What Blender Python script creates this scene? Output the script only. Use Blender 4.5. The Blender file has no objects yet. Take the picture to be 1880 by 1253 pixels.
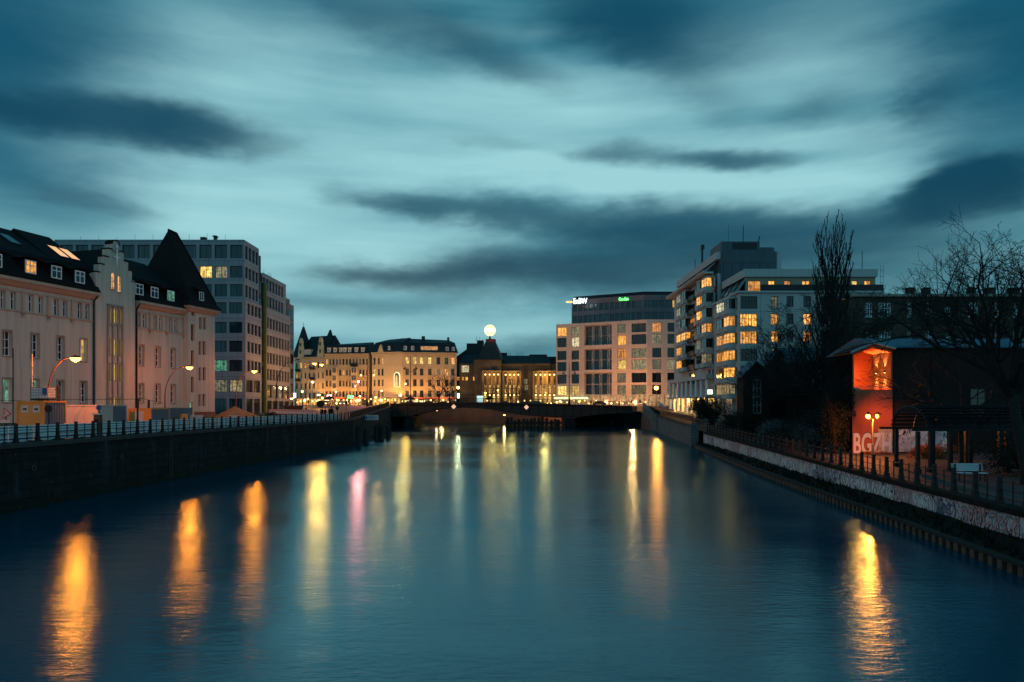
import bpy, math, random
from mathutils import Vector, Matrix
RD = random.Random(11)
COL = bpy.context.scene.collection
SC = bpy.context.scene
F = 1300.0; EYE = 6.0; HY = 745.0; CX = 940.0
rad = math.radians
def wx(px, Y): return (px - CX) / F * Y          # metres right of the view axis at distance Y
def wz(py, Y): return EYE + (HY - py) / F * Y    # metres above the water at distance Y

# ------------------------------------------------------------------ object helpers
def link(o, parent=None):
    COL.objects.link(o)
    if parent is not None: o.parent = parent
    return o
def tag(o, label, cat, group=None, kind=None):
    if label: o['label'] = label
    if cat: o['category'] = cat
    if group: o['group'] = group
    if kind: o['kind'] = kind
    return o
def thing(name, label, cat, loc=(0, 0, 0), rz=0.0, group=None):
    o = bpy.data.objects.new(name, None); link(o)
    o.empty_display_size = 0.3
    o.location = loc; o.rotation_euler = (0, 0, rz)
    return tag(o, label, cat, group)
def tree_of(o):
    return [c for c in bpy.data.objects if c.parent == o]
def dup(src, loc, rz=None, label=None, scale=None, kids=None):
    r = src.copy(); COL.objects.link(r); r.location = loc
    if rz is not None: r.rotation_euler = (0, 0, rz)
    if label: r['label'] = label
    if scale: r.scale = scale
    for ch in (kids if kids is not None else KIDS.get(src.name, [])):
        c = ch.copy(); COL.objects.link(c); c.parent = r
        for g in KIDS.get(ch.name, []):
            d = g.copy(); COL.objects.link(d); d.parent = c
    return r
KIDS = {}
class MB:
    """collects shapes, then links them as one mesh object"""
    def __init__(s): s.v = []; s.f = []; s.m = []; s.T = None; s.mi = 0
    def add(s, pts, faces, mi=None):
        b = len(s.v)
        for p in pts:
            p = Vector(p)
            if s.T is not None: p = s.T @ p
            s.v.append(p)
        for f in faces:
            s.f.append([b + i for i in f]); s.m.append(s.mi if mi is None else mi)
    def face(s, pts, mi=None): s.add(pts, [list(range(len(pts)))], mi)
    def box(s, x0, x1, y0, y1, z0, z1, mi=None):
        s.add([(x0,y0,z0),(x1,y0,z0),(x1,y1,z0),(x0,y1,z0),(x0,y0,z1),(x1,y0,z1),(x1,y1,z1),(x0,y1,z1)],
              [(0,3,2,1),(4,5,6,7),(0,1,5,4),(1,2,6,5),(2,3,7,6),(3,0,4,7)], mi)
    def frus(s, a, z0, b, z1, mi=None):     # a, b = (x0,x1,y0,y1)
        s.add([(a[0],a[2],z0),(a[1],a[2],z0),(a[1],a[3],z0),(a[0],a[3],z0),
               (b[0],b[2],z1),(b[1],b[2],z1),(b[1],b[3],z1),(b[0],b[3],z1)],
              [(0,3,2,1),(4,5,6,7),(0,1,5,4),(1,2,6,5),(2,3,7,6),(3,0,4,7)], mi)
    def prism(s, poly, h0, h1, plane='xy', mi=None):
        n = len(poly)
        if plane == 'xy': f = lambda p, h: (p[0], p[1], h)
        elif plane == 'xz': f = lambda p, h: (p[0], h, p[1])
        else: f = lambda p, h: (h, p[0], p[1])
        pts = [f(p, h0) for p in poly] + [f(p, h1) for p in poly]
        fs = [list(range(n))[::-1], list(range(n, 2*n))]
        for i in range(n):
            j = (i + 1) % n
            fs.append([i, j, n + j, n + i])
        s.add(pts, fs, mi)
    def tube(s, pts, r, n=6, mi=None, caps=True):
        pts = [Vector(p) for p in pts]
        rs = r if isinstance(r, (list, tuple)) else [r] * len(pts)
        V = []; up0 = None
        for i, p in enumerate(pts):
            if i == 0: d = pts[1] - p
            elif i == len(pts) - 1: d = p - pts[i-1]
            else: d = pts[i+1] - pts[i-1]
            if d.length < 1e-7: d = Vector((0, 0, 1))
            d.normalize()
            if up0 is None:
                up0 = Vector((0, 0, 1)) if abs(d.z) < .9 else Vector((1, 0, 0))
            a = d.cross(up0)
            if a.length < 1e-5: a = d.orthogonal()
            a.normalize(); b = d.cross(a)
            up0 = -b if False else up0
            for k in range(n):
                t = 2 * math.pi * k / n
                V.append(p + (a * math.cos(t) + b * math.sin(t)) * rs[i])
        fs = []
        for i in range(len(pts) - 1):
            for k in range(n):
                l = (k + 1) % n
                fs.append([i*n + k, i*n + l, (i+1)*n + l, (i+1)*n + k])
        if caps:
            fs.append(list(range(n))); fs.append([(len(pts)-1)*n + k for k in range(n)][::-1])
        s.add(V, fs, mi)
    def lathe(s, prof, c=(0, 0, 0), n=12, mi=None):
        V = []; fs = []
        for r, z in prof:
            for k in range(n):
                t = 2*math.pi*k/n
                V.append((c[0] + r*math.cos(t), c[1] + r*math.sin(t), c[2] + z))
        for i in range(len(prof)-1):
            for k in range(n):
                l = (k+1) % n
                fs.append([i*n+k, i*n+l, (i+1)*n+l, (i+1)*n+k])
        fs.append(list(range(n))[::-1]); fs.append([(len(prof)-1)*n+k for k in range(n)])
        s.add(V, fs, mi)
    def mesh(s, name, mats, smooth=False):
        me = bpy.data.meshes.new(name)
        me.from_pydata([tuple(v) for v in s.v], [], s.f)
        if not isinstance(mats, (list, tuple)): mats = [mats]
        for m in mats: me.materials.append(m)
        if len(mats) > 1: me.polygons.foreach_set('material_index', s.m)
        if smooth: me.polygons.foreach_set('use_smooth', [True]*len(me.polygons))
        me.update()
        return me
    def build(s, name, mats, parent=None, loc=None, rz=0.0, smooth=False):
        o = bpy.data.objects.new(name, s.mesh(name, mats, smooth))
        link(o, parent)
        if loc: o.location = loc
        if rz: o.rotation_euler = (0, 0, rz)
        return o
def T_rz(x, y, z, a): return Matrix.Translation((x, y, z)) @ Matrix.Rotation(a, 4, 'Z')

# ------------------------------------------------------------------ node helpers
class NT:
    def __init__(s, tree): s.t = tree; s.n = tree.nodes; s.l = tree.links
    def new(s, typ, **kw):
        nd = s.n.new(typ)
        for k, v in kw.items(): setattr(nd, k, v)
        return nd
    def put(s, sock, v):
        if hasattr(v, 'node') : s.l.new(v, sock)
        else: sock.default_value = v
    def math(s, op, a, b=0.0, c=None, clamp=False):
        nd = s.new('ShaderNodeMath', operation=op, use_clamp=clamp)
        s.put(nd.inputs[0], a); s.put(nd.inputs[1], b)
        if c is not None: s.put(nd.inputs[2], c)
        return nd.outputs[0]
    def mix(s, fac, a, b, blend='MIX'):
        nd = s.new('ShaderNodeMix', data_type='RGBA', blend_type=blend)
        s.put(nd.inputs[0], fac)
        s.put(nd.inputs[6], a); s.put(nd.inputs[7], b)
        return nd.outputs[2]
    def noise(s, vec, scale=5., detail=4., rough=.55, dist=0.):
        nd = s.new('ShaderNodeTexNoise')
        if vec is not None: s.l.new(vec, nd.inputs['Vector'])
        nd.inputs['Scale'].default_value = scale; nd.inputs['Detail'].default_value = detail
        nd.inputs['Roughness'].default_value = rough; nd.inputs['Distortion'].default_value = dist
        return nd.outputs['Fac']
    def mapping(s, vec, scale=(1,1,1), rot=(0,0,0), loc=(0,0,0)):
        nd = s.new('ShaderNodeMapping')
        s.l.new(vec, nd.inputs['Vector'])
        nd.inputs['Scale'].default_value = scale; nd.inputs['Rotation'].default_value = rot; nd.inputs['Location'].default_value = loc
        return nd.outputs[0]
    def rng(s, v, a, b, c=0., d=1., smooth=False):
        nd = s.new('ShaderNodeMapRange', clamp=True)
        if smooth: nd.interpolation_type = 'SMOOTHSTEP'
        s.put(nd.inputs[0], v)
        for i, q in enumerate((a, b, c, d)): nd.inputs[i+1].default_value = q
        return nd.outputs[0]
def c4(c): return (c[0], c[1], c[2], 1.0)
def base(name):
    m = bpy.data.materials.new(name); m.use_nodes = True
    n = NT(m.node_tree); p = m.node_tree.nodes['Principled BSDF']
    return m, n, p
def coords(n, kind='Object'):
    return n.new('ShaderNodeTexCoord').outputs[kind]
def mat(name, col, rough=.8, var=.25, scale=1.5, col2=None, metal=0., bump=0., stretch=(1,1,1), spec=None, fine=12.):
    """plain surface with two octaves of blotchy variation"""
    m, n, p = base(name)
    v = n.mapping(coords(n), scale=stretch)
    a = n.noise(v, scale, 5, .6); b = n.noise(v, scale*fine, 3, .6)
    f = n.math('ADD', n.math('MULTIPLY', a, .65), n.math('MULTIPLY', b, .35))
    f = n.rng(f, .3, .7)
    lo = tuple(c*(1-var) for c in col); hi = col2 if col2 else tuple(min(1., c*(1+var)) for c in col)
    n.l.new(n.mix(f, c4(lo), c4(hi)), p.inputs['Base Color'])
    p.inputs['Roughness'].default_value = rough; p.inputs['Metallic'].default_value = metal
    p.inputs['Specular IOR Level'].default_value = .18 if spec is None else spec
    if bump:
        bn = n.new('ShaderNodeBump'); bn.inputs['Strength'].default_value = bump; bn.inputs['Distance'].default_value = .05
        n.l.new(f, bn.inputs['Height']); n.l.new(bn.outputs[0], p.inputs['Normal'])
    return m
def brickmat(name, c1, c2, mortar, bw, bh, msize=.02, rough=.85, vert='xz', off=.5, dirt=.35, bump=.4, dscale=.25, pale=None):
    """masonry or panel joints laid in the wall's own plane; the plane is picked from the surface normal"""
    m, n, p = base(name)
    tc = n.new('ShaderNodeTexCoord'); ob = tc.outputs['Object']
    sx = n.new('ShaderNodeSeparateXYZ'); n.l.new(ob, sx.inputs[0])
    nn = n.new('ShaderNodeSeparateXYZ'); n.l.new(tc.outputs['Normal'], nn.inputs[0])
    side = n.math('GREATER_THAN', n.math('ABSOLUTE', nn.outputs[0]), n.math('ABSOLUTE', nn.outputs[1]))
    u = n.math('ADD', n.math('MULTIPLY', sx.outputs[1], side), n.math('MULTIPLY', sx.outputs[0], n.math('SUBTRACT', 1., side)))
    cb = n.new('ShaderNodeCombineXYZ'); n.l.new(u, cb.inputs[0]); n.l.new(sx.outputs[2], cb.inputs[1])
    br = n.new('ShaderNodeTexBrick'); n.l.new(cb.outputs[0], br.inputs['Vector'])
    br.offset = off
    br.inputs['Color1'].default_value = c4(c1); br.inputs['Color2'].default_value = c4(c2); br.inputs['Mortar'].default_value = c4(mortar)
    br.inputs['Scale'].default_value = 1.0; br.inputs['Mortar Size'].default_value = msize
    br.inputs['Brick Width'].default_value = bw; br.inputs['Row Height'].default_value = bh
    f = n.rng(n.noise(ob, dscale, 6, .65), .35, .7)
    f2 = n.rng(n.noise(n.mapping(ob, scale=(1, 1, .25)), 1.6, 5, .6), .35, .75)
    col = n.mix(n.math('MULTIPLY', f, dirt), br.outputs[0], c4(tuple(c*.35 for c in c1)))
    col = n.mix(n.math('MULTIPLY', f2, dirt*.6), col, c4(tuple(c*.5 for c in c2)))
    if pale:
        pf = n.math('MULTIPLY', n.rng(n.noise(n.mapping(ob, scale=(.9, .9, .16), loc=(3, 3, 3)), 1.0, 6, .7), .52, .72), n.rng(n.noise(ob, .7, 4, .7), .4, .62))
        col = n.mix(pf, col, c4(pale)); spk = n.rng(n.noise(ob, 2.6, 3, .5), .70, .74); col = n.mix(n.math('MULTIPLY', spk, .8), col, c4(tuple(min(1, c*2.2) for c in pale)))
        zt = n.new('ShaderNodeSeparateXYZ'); n.l.new(n.new('ShaderNodeNewGeometry').outputs['Position'], zt.inputs[0])
        col = n.mix(n.rng(n.math('ADD', zt.outputs[2], n.math('MULTIPLY', n.noise(ob, 1.2, 3), .5)), .45, .75, .8, 0.), col, (.010, .014, .008, 1))
    n.l.new(col, p.inputs['Base Color']); p.inputs['Roughness'].default_value = rough; p.inputs['Specular IOR Level'].default_value = .18
    if bump:
        bn = n.new('ShaderNodeBump'); bn.inputs['Strength'].default_value = bump; bn.inputs['Distance'].default_value = .03
        n.l.new(n.math('SUBTRACT', n.math('MULTIPLY', n.noise(ob, 9, 3), .5), br.outputs['Fac']), bn.inputs['Height']); n.l.new(bn.outputs[0], p.inputs['Normal'])
    return m
def emis(name, col, strength):
    m, n, p = base(name)
    p.inputs['Base Color'].default_value = c4(tuple(c*.3 for c in col)); p.inputs['Emission Color'].default_value = c4(col)
    p.inputs['Emission Strength'].default_value = strength
    m.cycles.emission_sampling = 'NONE'
    return m
def litmat(name, col, col2, strength):
    """a room seen through its pane: bright wall, darker furniture and curtains, each window a little different"""
    m, n, p = base(name)
    oi = n.new('ShaderNodeObjectInfo')
    ob = coords(n)
    off = n.new('ShaderNodeCombineXYZ')
    n.l.new(n.math('MULTIPLY', oi.outputs['Random'], 37.), off.inputs[0]); n.l.new(n.math('MULTIPLY', oi.outputs['Random'], 11.), off.inputs[2])
    va = n.new('ShaderNodeVectorMath', operation='ADD'); n.l.new(ob, va.inputs[0]); n.l.new(off.outputs[0], va.inputs[1])
    cur = n.rng(n.noise(n.mapping(va.outputs[0], scale=(3.2, 1, .25)), 1.3, 3, .6), .36, .6)
    fur = n.rng(n.noise(n.mapping(va.outputs[0], scale=(1.3, 1, 1.6)), 1.2, 2, .5), .35, .55)
    sz = n.new('ShaderNodeSeparateXYZ'); n.l.new(ob, sz.inputs[0])
    f = n.math('MULTIPLY', n.math('ADD', n.math('MULTIPLY', cur, .55), .45), n.math('ADD', n.math('MULTIPLY', fur, .5), .5))
    f = n.math('MULTIPLY', f, n.math('ADD', n.math('MULTIPLY', oi.outputs['Random'], .6), .65))
    n.l.new(n.mix(f, c4(col2), c4(col)), p.inputs['Emission Color'])
    n.l.new(n.math('MULTIPLY', f, strength), p.inputs['Emission Strength'])
    p.inputs['Base Color'].default_value = (.03, .03, .03, 1); p.inputs['Roughness'].default_value = .1
    m.cycles.emission_sampling = 'NONE'
    return m
def glassmat(name, col, rough=.08, blind=None):
    """dark unlit pane, some with a pale blind behind"""
    m, n, p = base(name)
    oi = n.new('ShaderNodeObjectInfo'); ob = coords(n)
    off = n.new('ShaderNodeCombineXYZ'); n.l.new(n.math('MULTIPLY', oi.outputs['Random'], 53.), off.inputs[0])
    va = n.new('ShaderNodeVectorMath', operation='ADD'); n.l.new(ob, va.inputs[0]); n.l.new(off.outputs[0], va.inputs[1])
    cur = n.rng(n.noise(n.mapping(va.outputs[0], scale=(2.4, 1, .12)), 1.4, 2, .5), .5, .62)
    cur = n.math('MULTIPLY', cur, n.rng(oi.outputs['Random'], .2, .9))
    n.l.new(n.mix(cur, c4(col), c4(blind or tuple(c*4 for c in col))), p.inputs['Base Color'])
    p.inputs['Roughness'].default_value = rough; p.inputs['IOR'].default_value = 1.5
    p.inputs['Specular IOR Level'].default_value = .5
    bn = n.new('ShaderNodeBump'); bn.inputs['Strength'].default_value = .12; bn.inputs['Distance'].default_value = .05
    n.l.new(n.noise(va.outputs[0], .8, 2, .5), bn.inputs['Height']); n.l.new(bn.outputs[0], p.inputs['Normal'])
    return m

# ------------------------------------------------------------------ materials
M = {}
def plaster(name, col, streak=.35):
    m, n, p = base(name)
    ob = coords(n)
    a = n.rng(n.noise(ob, .35, 6, .65), .3, .7)
    st = n.rng(n.noise(n.mapping(ob, scale=(2.2, 2.2, .12)), 1.1, 5, .65), .42, .78)
    g = n.rng(n.noise(ob, 14, 3, .6), .2, .8, .92, 1.06)
    c = n.mix(n.math('MULTIPLY', a, .35), c4(col), c4(tuple(k*.78 for k in col)))
    c = n.mix(n.math('MULTIPLY', st, streak), c, c4(tuple(k*.5 for k in col)))
    mm = n.new('ShaderNodeVectorMath', operation='SCALE'); n.l.new(c, mm.inputs[0]); n.l.new(g, mm.inputs['Scale'])
    n.l.new(mm.outputs[0], p.inputs['Base Color']); p.inputs['Roughness'].default_value = .9; p.inputs['Specular IOR Level'].default_value = .2
    bn = n.new('ShaderNodeBump'); bn.inputs['Strength'].default_value = .25; bn.inputs['Distance'].default_value = .02
    n.l.new(n.noise(ob, 20, 3, .6), bn.inputs['Height']); n.l.new(bn.outputs[0], p.inputs['Normal'])
    return m
M['cream'] = plaster('cream_plaster', (.56, .51, .44), .7)
M['cornice'] = plaster('cornice_plaster', (.50, .38, .30), .5)
M['roof'] = brickmat('dark_roof_tiles', (.009, .010, .013), (.014, .014, .016), (.004, .004, .005), .3, .28, .03, .9, dirt=.5, bump=.6)
M['towerroof'] = brickmat('tower_roof_tiles', (.016, .011, .013), (.026, .016, .017), (.005, .004, .005), .3, .30, .03, .85, dirt=.4, bump=.6)
M['slate'] = mat('slate_roof', (.012, .022, .028), .55, .5, .6)
M['zinc'] = mat('zinc_roof', (.035, .10, .15), .6, .5, .5, metal=.1)
M['white'] = mat('white_frame', (.75, .77, .8), .5, .12, 2)
M['darkframe'] = mat('dark_frame', (.02, .024, .03), .4, .3, 2)
M['stonesill'] = mat('stone_sill', (.30, .25, .22), .85, .25, 2)
M['panelw'] = brickmat('grey_facade_panels', (.27, .27, .30), (.30, .295, .32), (.08, .08, .10), 2.63, 3.3, .03, .6, off=0., dirt=.18, bump=.2)
M['panelp'] = brickmat('pale_facade_panels', (.42, .37, .39), (.46, .41, .42), (.14, .12, .13), 1.92, 1.05, .03, .7, off=0., dirt=.2, bump=.2)
M['pink'] = brickmat('pink_sandstone', (.60, .44, .36), (.66, .49, .40), (.32, .22, .18), 1.1, .55, .02, .8, dirt=.22, bump=.2)
M['tan'] = plaster('tan_stucco', (.60, .42, .25), .4)
M['tan2'] = plaster('ochre_stucco', (.54, .38, .22), .5)
M['tan3'] = plaster('light_ochre_stucco', (.60, .45, .28), .4)
M['concrete'] = mat('concrete', (.22, .22, .22), .85, .3, .8, bump=.3, stretch=(1,1,.4))
M['apt'] = plaster('pale_render', (.44, .44, .44), .3)
M['aptdark'] = mat('dark_cladding', (.07, .09, .11), .6, .25, .6, stretch=(3,3,.3))
M['oldbrick'] = brickmat('old_brick', (.085, .065, .048), (.06, .046, .036), (.08, .07, .06), .5, .16, .025, .9, dirt=.5)
M['redbrick'] = brickmat('red_brick', (.045, .018, .015), (.032, .013, .011), (.02, .017, .016), .26, .09, .015, .9, dirt=.4)
M['quay'] = brickmat('quay_stone', (.020, .026, .028), (.011, .015, .017), (.007, .009, .010), 1.3, .55, .04, .9, dirt=.6, bump=.9, dscale=.5, pale=(.05, .065, .075))
M['quay2'] = brickmat('pale_quay_stone', (.22, .21, .20), (.17, .165, .16), (.09, .09, .09), 1.0, .42, .03, .9, dirt=.6, bump=.8)
M['coping'] = mat('coping_stone', (.05, .052, .052), .85, .4, 1.2, bump=.4)
M['iron'] = mat('painted_iron', (.013, .015, .019), .5, .4, 3, metal=.2)
M['post'] = mat('cast_post', (.022, .020, .023), .7, .4, 3)
M['asphalt'] = mat('asphalt', (.045, .045, .047), .75, .35, .4, bump=.2)
M['paving'] = brickmat('paving', (.10, .10, .10), (.08, .08, .08), (.05, .05, .05), .6, .6, .03, .85)
M['soil'] = mat('bank_soil', (.009, .010, .007), .95, .6, 1.5, bump=1.)
M['bark'] = mat('bark', (.028, .024, .022), .95, .5, 4)
M['twig'] = mat('twig_bark', (.022, .020, .020), .95, .4, 4)
M['orange'] = mat('orange_lamplight_paint', (.70, .27, .06), .5, .2, .8)  # the lamp's orange light is put into this colour
M['greyc'] = mat('grey_paint_and_side_shade', (.13, .16, .20), .55, .2, .8)
M['whitec'] = mat('white_container_paint', (.55, .46, .42), .55, .15, .8)
M['red'] = mat('red_paint', (.45, .03, .025), .5, .2, 2)
M['bluep'] = mat('blue_paint', (.02, .08, .25), .5, .2, 2)
M['plastic'] = mat('white_plastic', (.50, .56, .60), .5, .25, 1.2)
M['barrier'] = mat('blue_white_barrier', (.62, .80, .88), .5, .3, 1.0)
M['wood'] = mat('old_timber', (.03, .028, .026), .9, .5, 2, stretch=(1,1,.2))
M['steel'] = mat('rusty_steel', (.12, .075, .055), .8, .5, 2)
M['sand'] = mat('sand_heap', (.34, .17, .08), .95, .3, 2, bump=.8)
M['black'] = mat('black_paint', (.01, .01, .012), .5, .3, 2)
M['cloth'] = mat('dark_cloth', (.012, .012, .016), .9, .3, 5)
M['skin'] = mat('skin', (.25, .13, .09), .6, .1, 5)
M['glass'] = glassmat('dark_window_glass', (.006, .012, .018))
M['glassb'] = glassmat('office_glass', (.008, .028, .04), blind=(.05, .11, .13))
M['glassbr'] = glassmat('warm_dark_glass', (.014, .014, .013), blind=(.12, .10, .07))
M['lit'] = litmat('lit_room_amber', (1., .47, .08), (.5, .10, .01), 1.65)
M['lity'] = litmat('lit_room_yellow', (1., .70, .18), (.45, .18, .02), 1.7)
M['lito'] = litmat('lit_room_orange', (1., .42, .12), (.5, .12, .02), 1.6)
M['litw'] = litmat('lit_room_white', (1., .86, .52), (.35, .28, .14), 1.4)
M['litd'] = litmat('dim_room', (.5, .42, .22), (.03, .035, .035), .7)
M['litg'] = litmat('green_lit_room', (.25, .8, .45), (.01, .05, .04), .6)
M['skylit'] = emis('lit_skylight', (1., .52, .24), 1.0)
M['sodium'] = emis('sodium_lamp_glow', (1., .42, .08), 7.)
M['warm'] = emis('warm_lamp_glow', (1., .58, .18), 7.)
M['warmd'] = emis('small_lamp_glow', (1., .55, .15), 3.5)
M['white_e'] = emis('white_sign_glow', (.75, .92, 1.), 4.)
M['green_e'] = emis('green_sign_glow', (.12, 1., .16), 3.5)
M['red_e'] = emis('red_sign_glow', (1., .18, .12), 4.)
M['orange_e'] = emis('orange_sign_glow', (1., .36, .08), 3.)
# ------------------------------------------------------------------ camera
cam = bpy.data.cameras.new('camera'); co = bpy.data.objects.new('camera', cam); link(co)
co.location = (0, 0, EYE); co.rotation_euler = (math.pi/2, 0, 0)
cam.sensor_width = 36; cam.lens = F/1880*36
cam.shift_y = (HY - 626.5)/1880; cam.clip_start = .3; cam.clip_end = 4000
SC.camera = co
SC.view_settings.view_transform = 'Standard'; SC.view_settings.look = 'None'
SC.view_settings.exposure = 0; SC.view_settings.gamma = 1
SC.cycles.use_denoising = True
SC.cycles.max_bounces = 5; SC.cycles.diffuse_bounces = 2; SC.cycles.glossy_bounces = 3
SC.cycles.transmission_bounces = 2; SC.cycles.transparent_max_bounces = 4
SC.cycles.sample_clamp_indirect = 4; SC.cycles.sample_clamp_direct = 0
SC.cycles.caustics_reflective = False; SC.cycles.caustics_refractive = False
SC.cycles.blur_glossy = .5

# ------------------------------------------------------------------ sky after sunset, with long streaked clouds
W = bpy.data.worlds.new('World'); SC.world = W; W.use_nodes = True
w = NT(W.node_tree); bg = W.node_tree.nodes['Background']
g = w.new('ShaderNodeTexCoord').outputs['Generated']
sp = w.new('ShaderNodeSeparateXYZ'); w.l.new(g, sp.inputs[0])
X_, Y_, Z_ = sp.outputs
hor = w.math('SQRT', w.math('ADD', w.math('MULTIPLY', X_, X_), w.math('MULTIPLY', Y_, Y_)))
AZ = w.math('ARCTAN2', X_, Y_); EL = w.math('ARCTAN2', Z_, w.math('MAXIMUM', hor, .0001))
EL = w.math('ABSOLUTE', EL)
cc = w.new('ShaderNodeCombineXYZ'); w.l.new(AZ, cc.inputs[0]); w.l.new(EL, cc.inputs[1])
SKY = cc.outputs[0]
def sky_ae(px, py):
    a = math.atan((px-CX)/F); e = math.atan((HY-py)/F*math.cos(a)); return a, e
warp1 = w.noise(w.mapping(SKY, scale=(1.6, 4.5, 1), rot=(0, 0, rad(-12))), 1.6, 5, .6)
warp2 = w.noise(w.mapping(SKY, scale=(1.6, 4.0, 1), rot=(0, 0, rad(-12)), loc=(5, 3, 0)), 1.6, 5, .6)
AZw = w.math('ADD', AZ, w.math('MULTIPLY', w.math('SUBTRACT', warp1, .5), .24))
ELw = w.math('ADD', EL, w.math('MULTIPLY', w.math('SUBTRACT', warp2, .5), .10))
streak = w.noise(w.mapping(SKY, scale=(1.0, 6.0, 1), rot=(0, 0, rad(-9)), loc=(2, 1, 0)), 2.0, 7, .55, .3)
fine = w.noise(w.mapping(SKY, scale=(1.5, 16.0, 1), rot=(0, 0, rad(14)), loc=(7, 4, 0)), 2.4, 4, .45)
big = w.noise(w.mapping(SKY, scale=(1.2, 3.2, 1), rot=(0, 0, rad(-6)), loc=(1.3, 6, 0)), 1.7, 3, .5)
cw = w.new('ShaderNodeCombineXYZ'); w.l.new(AZw, cw.inputs[0]); w.l.new(ELw, cw.inputs[1]); SKYW = cw.outputs[0]
def blob(px, py, hw, hh, rot, st):
    a, e = sky_ae(px, py); ka = math.cos(a)**2
    mp = w.new('ShaderNodeMapping', vector_type='TEXTURE'); w.l.new(SKYW, mp.inputs[0])
    mp.inputs['Location'].default_value = (a, e, 0); mp.inputs['Rotation'].default_value = (0, 0, rad(rot))
    mp.inputs['Scale'].default_value = (2.1*hw/F*ka, 2.1*hh/F*math.cos(a), 1)
    gr = w.new('ShaderNodeTexGradient', gradient_type='SPHERICAL'); w.l.new(mp.outputs[0], gr.inputs[0])
    return w.rng(gr.outputs['Fac'], 0., .92, 1., 1.-st, smooth=True)
def blend(blobs):
    keep = None
    for b in blobs:
        o = blob(*b); keep = o if keep is None else w.math('MULTIPLY', keep, o)
    return w.math('SUBTRACT', 1., keep)
# (x, y, half width, half height, tilt, strength) of the dark cloud banks
dark = blend([(170, 222, 190, 26, 6, .8), (330, 232, 140, 30, 2, .85), (460, 262, 90, 15, -4, .4), (20, 208, 130, 20, -4, .6),
  (740, 40, 190, 46, -14, .6), (900, 100, 110, 28, -24, .45), (1130, 20, 200, 46, -8, .8), (1220, 80, 110, 44, -28, .4), (1350, 190, 80, 30, -28, .3),
  (1690, 180, 48, 28, 0, .6), (1510, 178, 60, 26, 0, .45), (1790, 355, 120, 30, 14, .9), (1870, 330, 90, 40, 10, .95), (1710, 380, 80, 22, 6, .75), (1800, 350, 120, 34, 12, .7),
  (1360, 302, 90, 18, 0, .65), (1200, 296, 150, 18, -4, .5), (1110, 285, 60, 20, 0, .35), (900, 275, 60, 18, -4, .35), (1770, 285, 50, 18, 0, .4),
  (820, 385, 170, 22, -8, .62), (930, 410, 90, 24, -2, .5), (1130, 415, 130, 26, 2, .7), (1270, 430, 160, 36, 0, .6), (700, 365, 90, 16, -4, .4),
  (700, 500, 130, 18, 0, .6), (850, 515, 200, 28, -3, .7), (1020, 495, 170, 30, -4, .7), (1200, 480, 190, 40, 0, .6), (1450, 435, 260, 40, 0, .7), (1600, 470, 240, 60, 0, .45), (1740, 520, 200, 70, 0, .3),
  (620, 560, 90, 18, -4, .3), (800, 560, 170, 12, 0, .25), (960, 640, 120, 16, 4, .45), (180, 356, 110, 18, 0, .5), (20, 90, 160, 90, 20, .5), (1860, 60, 150, 90, 0, .55), (300, 30, 160, 40, 0, .12)])
blue = blend([(-40, 60, 260, 170, 0, .95), (1900, 20, 280, 150, 0, .9), (560, 0, 200, 60, -10, .5), (1350, -20, 330, 90, 0, .7), (1890, 190, 150, 90, 0, .6), (0, 260, 200, 60, 0, .5), (200, 30, 220, 60, 0, .3), (60, 340, 160, 60, 0, .4)])
lite = blend([(900, 190, 380, 80, -6, .5), (1480, 110, 200, 70, 0, .35), (300, 130, 260, 60, 8, .4), (560, 420, 260, 80, -10, .9), (420, 370, 200, 50, -12, .6), (900, 320, 300, 36, -6, .75), (1250, 345, 260, 26, -4, .95), (1420, 370, 150, 20, 0, .8), (1560, 330, 120, 36, 6, .6), (400, 110, 260, 60, 10, .45),
  (620, 250, 300, 60, 0, .5), (1000, 200, 220, 40, 0, .5), (1450, 60, 150, 50, 0, .4), (1460, 250, 220, 26, 0, .55), (1600, 130, 160, 34, 0, .35), (800, 600, 240, 26, 0, .6), (960, 600, 160, 26, 0, .4), (560, 600, 120, 30, 0, .4), (1800, 460, 160, 30, 0, .25), (1820, 600, 160, 50, 0, .2), (1700, 250, 160, 22, 0, .4), (250, 330, 170, 26, -14, .5), (700, 430, 200, 30, -6, .5)])
HI = (.33, .64, .685, 1); LO = (.0010, .058, .108, 1); LOW = (.008, .045, .075, 1); BLUE = (.0005, .092, .165, 1)
hz = w.rng(EL, .0, .45)
skyc = w.mix(hz, (.045, .23, .295, 1), (.030, .22, .31, 1))
lf = w.math('ADD', lite, w.math('MULTIPLY', w.math('SUBTRACT', streak, .48), 1.15))
lf = w.math('ADD', lf, w.math('MULTIPLY', w.math('SUBTRACT', fine, .5), .75))
lf = w.rng(w.math('ADD', lf, w.math('MULTIPLY', w.math('SUBTRACT', big, .5), .7)), -.25, 1.05)
skyc = w.mix(w.math('MULTIPLY', lf, w.rng(EL, .50, .85, 1., .30)), skyc, HI)
skyc = w.mix(w.math('MULTIPLY', w.rng(EL, .46, .80, 0., .8, True), .9), skyc, (.002, .085, .145, 1))
skyc = w.mix(blue, skyc, BLUE)
df = w.rng(w.math('ADD', dark, w.math('MULTIPLY', w.math('SUBTRACT', warp1, .5), .5)), .0, 1.1, smooth=True)
skyc = w.mix(df, skyc, w.mix(w.rng(EL, .12, .30), LOW, LO))
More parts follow.
